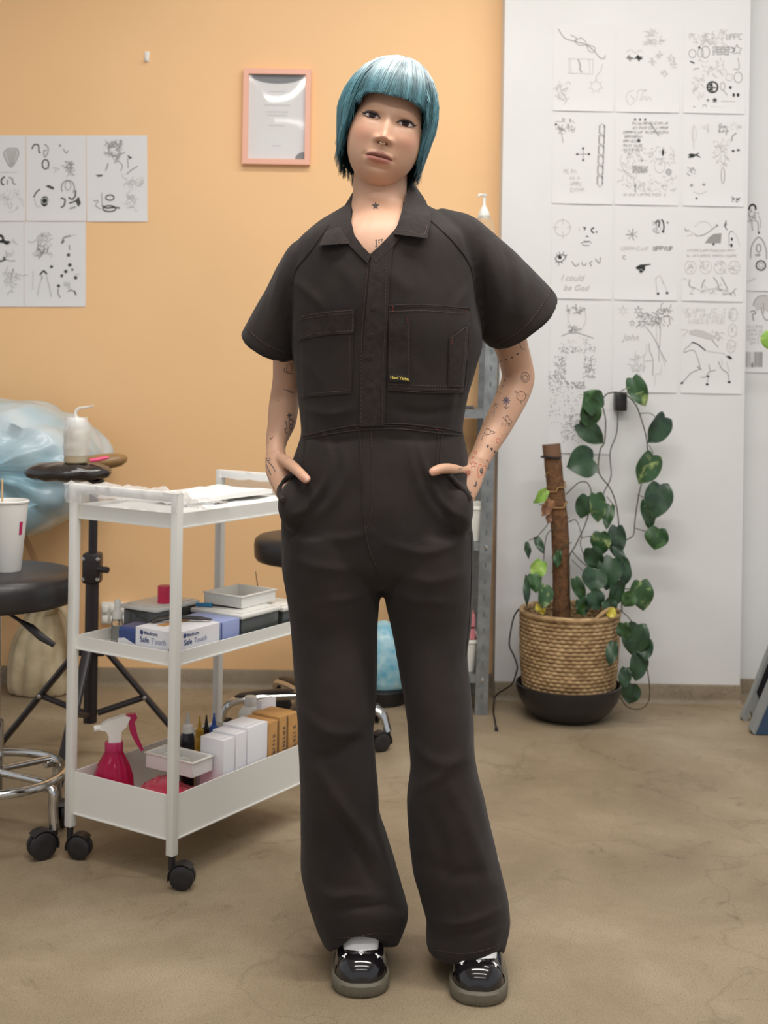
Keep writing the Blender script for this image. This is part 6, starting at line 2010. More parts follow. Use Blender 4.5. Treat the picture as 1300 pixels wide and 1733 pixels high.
for q in range(4): k.words(*z(545, 950 + q * 12), z(635, 0)[0], 2.6, 60 + q, 'ink_mid', .8)
k.line(zs(z, [(560, 1060), (560, 1100)]), 1.1, 'ink').dot(*z(560, 1062), 2, 'ink').poly(zs(z, [(590, 895), (610, 910), (600, 912)]), 'ink_dark')
k.words(*z(490, 1125), z(745, 0)[0], 4, 70, 'ink_light', 1).ring(*z(710, 940), 9, .8, 'ink_light', 12).line(zs(z, [(480, 870), (470, 920), (510, 990), (545, 1010)]), .8, 'ink_light')
k.build(S[1, 1])
k = Ink(YW)
h = zs(z, [(880, 875), (900, 865), (930, 870), (955, 858), (940, 875), (958, 885), (930, 880), (915, 890), (890, 893), (898, 880)])
k.poly(h, 'ink_dark').line(zs(z, [(900, 878), (885, 892)]), 1.6, 'ink_dark').line(zs(z, [(935, 878), (960, 890)]), 1.4, 'ink_dark')
k.line(zs(z, [(920, 690), (915, 760), (920, 840)]), 1, 'ink_light').ring(*z(920, 745), 4, .8, 'ink_light', 14).ring(*z(1097, 1000), 3, 1.2, 'ink_mid', 14)
k.dot(*z(1160, 850), 2.8, 'ink', 2).dot(*z(1190, 845), 2.8, 'ink', 2).dot(*z(905, 1060), 2.6, 'ink_mid').dot(*z(980, 1055), 2.8, 'ink_mid', 2).dot(*z(935, 1140), 1.8, 'ink').line(zs(z, [(1180, 740), (1155, 760), (1152, 790)]), 1.8, 'ink_mid')
k.scrib(*z(1070, 690), *z(1130, 740), 24, 25, .9, 'ink_mid', 6).scrib(*z(1140, 690), *z(1215, 710), 12, 26, .8, 'ink_light', 5).scrib(*z(1040, 800), *z(1140, 930), 44, 27, .8, 'ink_light', 8).scrib(*z(880, 950), *z(920, 1000), 14, 28, 1, 'ink_mid', 5)
k.scrib(*z(1150, 1130), *z(1195, 1170), 16, 29, 1.1, 'ink', 4).scrib(*z(980, 700), *z(1020, 740), 8, 30, .8, 'ink_light', 6).line(zs(z, [(920, 1100), (955, 1112), (1000, 1095)]), .8, 'ink_light')
k.build(S[1, 2])
# row three
z = Z(930, 340, 7.222)
k = Ink(YW)
k.ring(*z(160, 330), 13.5, 1, 'ink_light').line(zs(z, [(163, 205), (163, 290)]), 1, 'ink_light').line(zs(z, [(163, 370), (163, 465)]), 1, 'ink_light').line(zs(z, [(45, 318), (110, 322)]), 1.2, 'ink_light').line(zs(z, [(215, 322), (270, 318)]), 1.2, 'ink_light')
k.poly(zs(z, [(405, 320), (445, 320), (440, 350), (418, 365), (430, 340)]), 'ink_dark').line(zs(z, [(355, 330), (365, 350), (370, 370)]), 1.2, 'ink_light').line(zs(z, [(545, 328), (515, 345), (520, 375), (545, 390)]), 2.2, 'ink_dark').dot(*z(575, 380), 2, 'ink_mid')
k.poly(zs(z, [(440, 440), (460, 420), (485, 440)]), 'ink').line(zs(z, [(385, 520), (430, 492), (455, 498), (490, 492), (515, 518)]), 1.5, 'ink_mid').line(zs(z, [(400, 535), (450, 545), (490, 542)]), 1.4, 'ink_mid').line(zs(z, [(430, 500), (480, 500)]), 1.6, 'ink')
k.line(zs(z, [(70, 705), (110, 665), (165, 660), (200, 685), (150, 740), (100, 740), (70, 705)]), 1.3, 'ink').dot(*z(128, 690), 3.2, 'ink_dark')
for a, b in (((95, 665), (85, 645)), ((125, 655), (122, 620)), ((160, 655), (178, 620)), ((190, 680), (220, 655)), ((90, 735), (75, 760)), ((110, 740), (115, 790)), ((150, 740), (155, 770))): k.line([z(*a), z(*b)], 1, 'ink')
k.line(zs(z, [(275, 740), (320, 795), (365, 765)]), 1.6, 'ink_mid').line(zs(z, [(400, 745), (405, 780), (440, 785), (450, 755)]), 1.5, 'ink_mid').line(zs(z, [(490, 750), (515, 800)]), 1.8, 'ink_mid').line(zs(z, [(500, 745), (525, 735)]), 1.2, 'ink_mid').line(zs(z, [(560, 705), (610, 760), (625, 690)]), 1.6, 'ink_mid')
k.build(S[2, 0])
def wall_text(body, x, y, size_px, Y, mat, parent, **kw):
    o = P(x, y, Y - .0026)
    return text_on(body, o, P(x + 10, y + .16, Y - .0026) - o, (0, 0, 1), size_px * Y / F, M[mat], 'lettering', parent, **kw)
wall_text('I could', 949, 474, 14, YW, 'ink_light', S[2, 0], shear=.35)
wall_text('be God', 953, 491, 14, YW, 'ink_light', S[2, 0], shear=.35)
k = Ink(YW)
for a in range(7): k.line([z(1010, 410), z(1010 + 75 * math.cos(a * .9 + .4), 410 + 75 * math.sin(a * .9 + .4))], 1.6 if a % 2 else 1.0, 'ink_mid')
k.poly(zs(z, [(1055, 810), (1110, 778), (1240, 770), (1240, 780), (1170, 795), (1170, 840), (1120, 890), (1095, 870), (1090, 840), (1060, 830)]), 'ink_dark').ring(*z(1120, 860), 3.4, .9, 'ink_light')
k.ring(*z(918, 690), 3, 1.1, 'ink_mid', a0=40, a1=300)
z2 = Z(1100, 340, 6.5)
k.line(zs(z2, [(60, 250), (75, 225), (95, 215), (105, 250), (95, 290)]), 2.6, 'ink').line(zs(z2, [(125, 205), (145, 225), (155, 280), (150, 330)]), 2.4, 'ink_dark').line(zs(z2, [(30, 320), (70, 350), (110, 350)]), 1.2, 'ink_mid').dot(*z2(195, 238), 2, 'ink_mid').scrib(*z2(30, 220), *z2(150, 350), 16, 41, .8, 'ink_mid', 5).dot(*z2(145, 335), 2.4, 'ink')
k.line(zs(z2, [(60, 860), (110, 820), (150, 900), (190, 990)]), .9, 'ink_light').line(zs(z2, [(65, 860), (80, 1010)]), .9, 'ink_light').line(zs(z2, [(130, 880), (150, 910)]), .8, 'ink_light').dot(*z2(90, 1022), 2.4, 'ink_dark').dot(*z2(190, 1013), 2.4, 'ink_dark')
k.words(1052, 424, 1102, 6, 42, 'ink_light', 1.2).words(1103, 424, 1138, 7, 43, 'ink_mid', 2)
k.build(S[2, 1])
k = Ink(YW)
k.poly(zs(z2, [(605, 465), (650, 400), (700, 365), (790, 355), (780, 465)]), 'ink_mid').poly(zs(z2, [(680, 468), (720, 468), (700, 495)]), 'ink')
k.line(zs(z2, [(740, 270), (690, 310), (600, 370), (520, 385), (495, 360)]), 1.4, 'ink_mid').dot(*z2(740, 270), 2.2, 'ink_mid').line(zs(z2, [(385, 300), (400, 330), (430, 320)]), 1.6, 'ink_mid').line(zs(z2, [(490, 280), (560, 230), (640, 240), (690, 300)]), .9, 'ink_light').line(zs(z2, [(430, 330), (480, 360), (400, 390)]), .9, 'ink_light')
k.poly(zs(z2, [(838, 215), (848, 260), (830, 285), (810, 275)]), 'ink_mid').line(zs(z2, [(838, 215), (830, 280), (850, 320)]), 1.4, 'ink').line(zs(z2, [(870, 380), (880, 340), (915, 335)]), 1.4, 'ink_mid').line(zs(z2, [(870, 380), (872, 500)]), 1, 'ink_mid').dot(*z2(902, 420), 1.8, 'ink_dark', 3).dot(*z2(898, 488), 2.2, 'ink_dark', 3).line(zs(z2, [(915, 335), (960, 400), (990, 500)]), .9, 'ink_light')
k.words(*z2(410, 556), z2(930, 0)[0], 3.6, 51, 'ink_light', 1.1).words(*z2(405, 615), z2(960, 0)[0], 3.8, 52, 'ink_light', 1.2)
for x in (445, 615, 775, 930): k.ring(*z2(x, 730), 10, .8, 'ink_light', 11).scrib(*z2(x - 45, 690), *z2(x + 45, 780), 12, x, .8, 'ink_light', 6)
k.line(zs(z2, [(440, 1020), (520, 1038), (700, 1045), (880, 1020), (950, 960)]), 1.2, 'ink_mid').line(zs(z2, [(440, 1020), (500, 960), (560, 985), (740, 960), (870, 1000)]), .9, 'ink_light').line(zs(z2, [(500, 960), (435, 935), (440, 860)]), 1.5, 'ink_mid').line(zs(z2, [(570, 960), (580, 910), (610, 860)]), 1.5, 'ink_mid')
k.line(zs(z2, [(700, 840), (745, 900), (760, 970), (800, 990)]), 1.4, 'ink_mid').line(zs(z2, [(785, 835), (820, 900), (860, 980)]), 1.4, 'ink_mid').line(zs(z2, [(370, 850), (410, 870)]), 1, 'ink_light').ring(*z2(915, 1035), 3.4, 1.3, 'ink_mid', 5).line(zs(z2, [(880, 1010), (900, 1050)]), 1.8, 'ink_mid')
k.scrib(*z2(560, 960), *z2(860, 1030), 26, 53, .8, 'ink_light', 7)
k.build(S[2, 2])
# row four
z = Z(920, 330, 3.421)
k = Ink(YW)
rr = random.Random(8)
def stip(k, x0, y0, x1, y1, n, tone, r=.8):
    for i in range(n):
        x, y = rr.uniform(x0, x1), rr.uniform(y0, y1)
        k.poly([(x - r, y - r), (x + r, y - r * .6), (x + r * .8, y + r), (x - r * .7, y + r)], tone)
k.scrib(*z(140, 655), *z(235, 680), 26, 61, 1.1, 'ink_mid', 6).line(zs(z, [(240, 670), (245, 720), (225, 770), (190, 800)]), 1, 'ink_light').line(zs(z, [(140, 670), (145, 730), (165, 780)]), 1, 'ink_light').scrib(*z(150, 760), *z(190, 795), 20, 62, 1, 'ink_mid', 5).line(zs(z, [(105, 815), (150, 800), (200, 800), (250, 815), (290, 830)]), 1.2, 'ink_mid')
stip(k, *z(90, 880), *z(300, 915), 70, 'ink_mid'); stip(k, *z(100, 820), *z(280, 880), 40, 'ink_light')
stip(k, *z(60, 930), *z(130, 1090), 90, 'ink_mid', .9); stip(k, *z(230, 930), *z(300, 1060), 90, 'ink_mid', .9); stip(k, *z(130, 1080), *z(240, 1120), 70, 'ink_mid', .9)
stip(k, *z(30, 1010), *z(110, 1140), 60, 'ink_mid', .8)
stip(k, 930, 660, 1010, 720, 120, 'ink_mid', .7); stip(k, 950, 700, 985, 755, 130, 'ink_mid', .8)
k.build(S[3, 0])
z3 = Z(1040, 500, 5.0)
k = Ink(YW)
k.star(*z3(75, 130), 9, 6, .3, .9, 'ink_light').star(*z3(203, 130), 8, 6, .35, 1.2, 'ink_mid').star(*z3(150, 235), 5, 5, .5, 1, 'ink_mid')
k.scrib(*z3(200, 150), *z3(320, 260), 40, 71, .9, 'ink_mid', 6).scrib(*z3(330, 100), *z3(470, 260), 56, 72, .9, 'ink_mid', 7).ring(*z3(360, 210), 4, 1, 'ink_mid')
k.line(zs(z3, [(270, 270), (330, 350), (400, 490), (440, 560)]), 1, 'ink_mid').line(zs(z3, [(355, 260), (360, 380), (380, 450), (430, 590)]), .9, 'ink_light').line(zs(z3, [(390, 260), (385, 400), (375, 480), (380, 560)]), .9, 'ink_mid').line(zs(z3, [(365, 440), (385, 430)]), 1.8, 'ink_mid')
k.line(zs(z3, [(270, 405), (275, 460), (250, 530), (250, 650)]), .9, 'ink_light').line(zs(z3, [(295, 405), (300, 470), (325, 540), (325, 680)]), 1, 'ink_mid').line(zs(z3, [(255, 555), (320, 550)]), .9, 'ink_light').scrib(*z3(160, 500), *z3(240, 650), 30, 73, .9, 'ink_light', 9).line(zs(z3, [(400, 600), (390, 660), (350, 670), (340, 770)]), .8, 'ink_light')
k.build(S[3, 1])
wall_text('John', 1054, 575, 15, YW, 'ink_light', S[3, 1], shear=.35)
k = Ink(YW)
for q in range(3): k.words(*z3(590 + q * 10, 148 + q * 44), z3(930 - q * 10, 0)[0], 7, 80 + q, 'ink_light', 1)
for x, y in ((1005, 160), (1000, 298), (988, 430)): k.ring(x=z3(x, y)[0], y=z3(x, y)[1], r=7.5, w=.9, tone='ink_light', ry=11).scrib(*z3(x - 25, y - 40), *z3(x + 25, y + 40), 9, x, .8, 'ink_light', 5)
k.poly(zs(z3, [(630, 300), (690, 285), (760, 300), (830, 335), (840, 380), (760, 360), (690, 340), (640, 330)]), 'ink_light').line(zs(z3, [(565, 290), (620, 295), (580, 345)]), 1, 'ink_light').line(zs(z3, [(830, 380), (880, 440)]), 1.1, 'ink_mid').scrib(*z3(830, 290), *z3(900, 380), 20, 84, .9, 'ink_light', 6)
k.line(zs(z3, [(585, 480), (600, 450), (640, 420), (655, 395)]), 1, 'ink_mid').line(zs(z3, [(590, 485), (640, 465), (680, 470), (700, 520), (715, 560)]), 1.1, 'ink_mid').line(zs(z3, [(655, 395), (700, 410), (740, 440), (770, 465)]), 2.2, 'ink').line(zs(z3, [(770, 465), (840, 480), (920, 490), (960, 520)]), .9, 'ink_light')
k.line(zs(z3, [(715, 560), (720, 620), (650, 655), (600, 710), (570, 740)]), 1.2, 'ink_mid').poly(zs(z3, [(555, 748), (570, 730), (588, 738), (575, 750)]), 'ink_dark').line(zs(z3, [(700, 600), (740, 630)]), 1.6, 'ink_mid').line(zs(z3, [(730, 690), (770, 690), (800, 650), (860, 630)]), 1, 'ink_mid').line(zs(z3, [(800, 580), (810, 640)]), 1.1, 'ink_mid').dot(*z3(793, 685), 2.2, 'ink').line(zs(z3, [(793, 690), (785, 740)]), 1, 'ink_mid').dot(*z3(785, 752), 2.6, 'ink_dark', 2)
k.line(zs(z3, [(880, 560), (910, 620), (960, 660), (970, 720)]), 1.3, 'ink_mid').dot(*z3(972, 733), 2.8, 'ink_dark', 2).line(zs(z3, [(950, 560), (975, 650)]), .9, 'ink_light').poly(zs(z3, [(945, 515), (975, 508), (1000, 535), (975, 540)]), 'ink_dark').line(zs(z3, [(905, 530), (915, 590)]), 1, 'ink_light')
k.build(S[3, 2])
# two sheets on the recessed wall at the right edge
sr1 = sheet((1263, 338), (1368, 340), (1366, 494), (1261, 492), Y_RT, 'sheet with a pin-up figure and a pointed arch, right edge of the photo', group='drawing sheets on the recessed wall')
sr2 = sheet((1261, 498), (1364, 500), (1362, 632), (1259, 630), Y_RT, 'sheet with an elephant and a barcode, right edge of the photo', group='drawing sheets on the recessed wall')
k = Ink(Y_RT)
k.line(zs(z2, [(1090, 100), (1100, 60), (1130, 40), (1160, 60), (1165, 100)]), 3, 'ink_dark').line(zs(z2, [(1090, 110), (1100, 200), (1120, 220), (1165, 215), (1190, 250), (1195, 340)]), 1.4, 'ink_mid').line(zs(z2, [(1150, 110), (1160, 200)]), 1.2, 'ink_mid').line(zs(z2, [(1120, 230), (1130, 330)]), 1.6, 'ink_mid').scrib(*z2(1100, 110), *z2(1150, 200), 14, 91, .9, 'ink_mid', 5).line(zs(z2, [(1200, 160), (1220, 240), (1215, 300)]), 1, 'ink_mid').dot(*z2(1200, 350), 2, 'ink')
k.line(zs(z2, [(1108, 630), (1115, 520), (1150, 440), (1198, 400), (1245, 440), (1280, 540), (1285, 640)]), 1.8, 'ink_mid').ring(*z2(1198, 520), 4, 2, 'ink_mid', 7).ring(*z2(1222, 710), 8, 2.4, 'ink').ring(*z2(1222, 710), 4, 1, 'ink_mid').words(*z2(1160, 612), z2(1220, 0)[0], 4, 92, 'ink_mid', 1.2).line(zs(z2, [(1070, 890), (1120, 870), (1160, 850)]), 1.6, 'ink_light')
k.build(sr1)
k = Ink(Y_RT)
k.poly(zs(z3, [(1180, 60), (1210, 10), (1260, 0), (1300, -4), (1340, 30), (1350, 120), (1300, 140), (1250, 110), (1200, 130)]), 'ink_light').line(zs(z3, [(1175, 90), (1190, 40), (1230, 5), (1290, 0)]), 1.6, 'ink_mid').line(zs(z3, [(1150, 140), (1180, 130), (1195, 150), (1170, 165), (1180, 215)]), 2, 'ink_mid').line(zs(z3, [(1240, 100), (1255, 160), (1280, 205), (1320, 205)]), 1.6, 'ink_mid').line(zs(z3, [(1260, 60), (1265, 150)]), 1.4, 'ink_mid')
for q in range(5): k.words(*z3(1125 + (q == 4) * 25, 275 + q * 35), z3(1255 - (q == 4) * 30, 0)[0], 4.4, 95 + q, 'ink_light', 1)
for q in range(14): k.line(zs(z3, [(1120 + q * 10, 478), (1118 + q * 10, 628)]), rr.uniform(.6, 1.7) if q not in (4, 5, 6) else .3, 'ink_mid')
k.dot(*z3(1168, 590), 2.6, 'ink_mid', 5)
k.build(sr2)
# ---- sheets on the orange wall
go = 'drawing sheets on the orange wall'
L1 = sheet((146, 229), (249, 229), (250, 375), (147, 375), Y_OR, 'sheet with a figure above a ringed emblem, rightmost on the orange wall', group=go)
L2 = sheet((44, 229), (145.3, 229), (146, 374), (44, 374), Y_OR, 'sheet with swirls and a dark mask, between two sheets of the upper row', group=go)
L3 = sheet((-58, 229), (43, 229), (43, 374), (-58, 374), Y_OR, 'sheet with a grey shell at the left edge, upper row on the orange wall', group=go)
L4 = sheet((41, 375), (145, 375), (145, 519), (41, 519), Y_OR, 'sheet with a string of beads and legs, lower row on the orange wall', group=go)
L5 = sheet((-62, 375), (40.5, 375), (40.5, 519), (-62, 519), Y_OR, 'sheet with thick black brush marks at the left edge, lower row', group=go)
z = Z(0, 220, 5.0)
k = Ink(Y_OR)
k.scrib(*z(910, 105), *z(1020, 230), 60, 101, 1, 'ink_mid', 7).ring(*z(965, 165), 9, 1.3, 'ink_mid', 12).line(zs(z, [(915, 280), (895, 345)]), 2, 'ink_mid').line(zs(z, [(1000, 260), (1035, 300), (1020, 350)]), 1.2, 'ink_mid').poly(zs(z, [(1075, 210), (1120, 235), (1095, 245)]), 'ink').line(zs(z, [(1080, 240), (1085, 320)]), 1.2, 'ink_mid').line(zs(z, [(1070, 375), (1110, 340), (1165, 305)]), 1.6, 'ink_mid').line(zs(z, [(1020, 205), (1060, 190)]), 1.4, 'ink_mid')
k.poly(zs(z, [(810, 380), (870, 378), (865, 392), (830, 396)]), 'ink').ring(*z(930, 572), 7, 2, 'ink', 4.5).line(zs(z, [(865, 640), (900, 660), (960, 655), (1015, 660)]), 2.4, 'ink').ring(*z(925, 665), 11, 2, 'ink', 5).line(zs(z, [(860, 530), (865, 640)]), 1.2, 'ink_mid').line(zs(z, [(790, 600), (830, 600), (810, 640), (850, 670)]), 1.2, 'ink_mid')
k.scrib(*z(1070, 410), *z(1215, 480), 26, 102, .9, 'ink_light', 8).scrib(*z(1070, 530), *z(1150, 680), 26, 103, .9, 'ink_light', 8)
k.build(L1)
k = Ink(Y_OR)
k.line(zs(z, [(270, 160), (290, 125), (325, 130), (330, 185), (345, 190)]), 2.2, 'ink').line(zs(z, [(375, 120), (405, 145), (405, 190), (380, 230), (370, 180), (395, 170)]), 1.8, 'ink_mid').ring(*z(385, 290), 5.5, 2.2, 'ink', 8).dot(*z(405, 320), 2.4, 'ink_mid')
k.dot(*z(508, 132), 2, 'ink_mid').line(zs(z, [(535, 160), (560, 195), (578, 175)]), 1.5, 'ink_mid').scrib(*z(555, 275), *z(640, 350), 30, 104, 1.1, 'ink_mid', 6).scrib(*z(560, 350), *z(600, 390), 8, 105, .9, 'ink_light', 5).scrib(*z(455, 310), *z(490, 345), 8, 106, 1, 'ink_light', 4)
k.line(zs(z, [(285, 570), (305, 530), (338, 500)]), 2.2, 'ink').poly(zs(z, [(385, 475), (410, 465), (458, 485), (455, 505), (430, 498)]), 'ink').poly(zs(z, [(345, 590), (365, 562), (395, 562), (410, 590), (400, 635), (375, 650), (350, 630)]), 'ink_dark').ring(*z(378, 600), 5, 1.2, 'ink_light').line(zs(z, [(290, 580), (310, 640), (345, 650)]), 1.2, 'ink_light')
k.ring(*z(575, 490), 11, 1.8, 'ink_mid', 13, 150, 400).ring(*z(575, 470), 5, 1.2, 'ink_mid', 8).line(zs(z, [(640, 510), (635, 560), (610, 585), (580, 570)]), 2.4, 'ink').line(zs(z, [(515, 575), (550, 590), (540, 640), (515, 655)]), 2.4, 'ink').line(zs(z, [(585, 620), (640, 600), (665, 570)]), 2.4, 'ink').poly(zs(z, [(640, 600), (670, 570), (685, 625), (660, 650)]), 'ink').line(zs(z, [(590, 665), (640, 650)]), 2.6, 'ink_mid')
k.build(L2)
k = Ink(Y_OR)
k.poly(zs(z, [(30, 190), (60, 160), (110, 152), (150, 165), (155, 220), (130, 280), (95, 315), (70, 285), (40, 235)]), 'ink_light').line(zs(z, [(30, 190), (60, 160), (110, 152), (150, 165), (155, 220), (95, 315), (40, 235), (30, 190)]), 1.1, 'ink_mid')
for q in range(5): k.line(zs(z, [(60 + q * 18, 170), (88 + q * 6, 300)]), .8, 'ink_mid')
k.line(zs(z, [(0, 358), (145, 358)]), 1, 'ink_light').line(zs(z, [(40, 395), (12, 420), (15, 455), (35, 465)]), 2.6, 'ink').line(zs(z, [(65, 420), (60, 462)]), 2, 'ink_mid').line(zs(z, [(75, 400), (105, 415), (110, 450), (135, 460)]), 2.2, 'ink_mid').scrib(*z(20, 500), *z(180, 700), 30, 107, .7, 'ink_light', 9)
k.build(L3)
z = Z(0, 370, 8.125)
k = Ink(Y_OR)
k.scrib(*z(500, 210), *z(690, 340), 26, 111, 1.4, 'ink_light', 8).line(zs(z, [(585, 200), (570, 255)]), 2, 'ink_mid').line(zs(z, [(540, 270), (515, 330)]), 1.8, 'ink_light').scrib(*z(520, 380), *z(600, 520), 22, 112, 1.3, 'ink_mid', 8).line(zs(z, [(665, 380), (645, 480)]), 2, 'ink_mid').scrib(*z(460, 470), *z(500, 500), 6, 113, 1.1, 'ink_light', 5).scrib(*z(700, 470), *z(730, 500), 6, 114, 1.1, 'ink_light', 5)
k.line(zs(z, [(850, 340), (870, 275), (905, 250), (975, 235)]), 2.6, 'ink_mid').line(zs(z, [(850, 340), (880, 300)]), 2.6, 'ink').line(zs(z, [(980, 235), (1045, 220)]), 1.2, 'ink_light').line(zs(z, [(950, 360), (960, 430)]), 1.8, 'ink_mid')
for x, y, r in ((942, 500, 3), (960, 637, 3.2), (905, 727, 3), (850, 785, 2.6), (1040, 812, 3), (805, 925, 2.8), (708, 662, 2.6), (995, 703, 2)): k.dot(*z(x, y), r, 'ink')
k.line(zs(z, [(550, 775), (575, 740), (605, 720), (645, 765)]), 2.8, 'ink').line(zs(z, [(580, 790), (540, 930), (515, 1055)]), 1.6, 'ink_light').line(zs(z, [(640, 790), (680, 950), (705, 1075)]), 1.8, 'ink_light').line(zs(z, [(580, 790), (575, 830)]), 2, 'ink_mid').line(zs(z, [(455, 720), (450, 980)]), 1.2, 'ink_light')
k.line(zs(z, [(800, 960), (800, 1030), (830, 1085)]), 2, 'ink_mid').scrib(*z(890, 870), *z(970, 940), 16, 115, 1.4, 'ink_light', 6).line(zs(z, [(930, 1000), (980, 985), (1020, 1000)]), 2, 'ink_mid').poly(zs(z, [(1015, 990), (1035, 995), (1055, 1060), (1035, 1050)]), 'ink').line(zs(z, [(1030, 770), (1095, 760)]), 1.4, 'ink_light')
k.build(L4)
k = Ink(Y_OR)
k.poly(zs(z, [(-40, 220), (20, 215), (50, 245), (65, 300), (140, 310), (140, 345), (90, 360), (40, 335), (-40, 330)]), 'ink_dark').dot(*z(5, 275), 2.6, 'paper').scrib(*z(150, 290), *z(210, 340), 6, 116, 1.2, 'ink_light', 5)
k.line(zs(z, [(-30, 585), (30, 580), (70, 555), (40, 530)]), 2.8, 'ink').line(zs(z, [(70, 565), (140, 580), (210, 580)]), 1.4, 'ink_mid').scrib(*z(80, 470), *z(180, 530), 10, 117, 1, 'ink_light', 7)
k.line(zs(z, [(185, 690), (165, 760), (160, 830)]), 2, 'ink_mid').scrib(*z(60, 730), *z(260, 900), 26, 118, 1.1, 'ink_light', 9).line(zs(z, [(160, 930), (165, 990)]), 1.4, 'ink_light').line(zs(z, [(100, 1050), (140, 1000), (190, 1010)]), 2, 'ink_light')
k.build(L5)

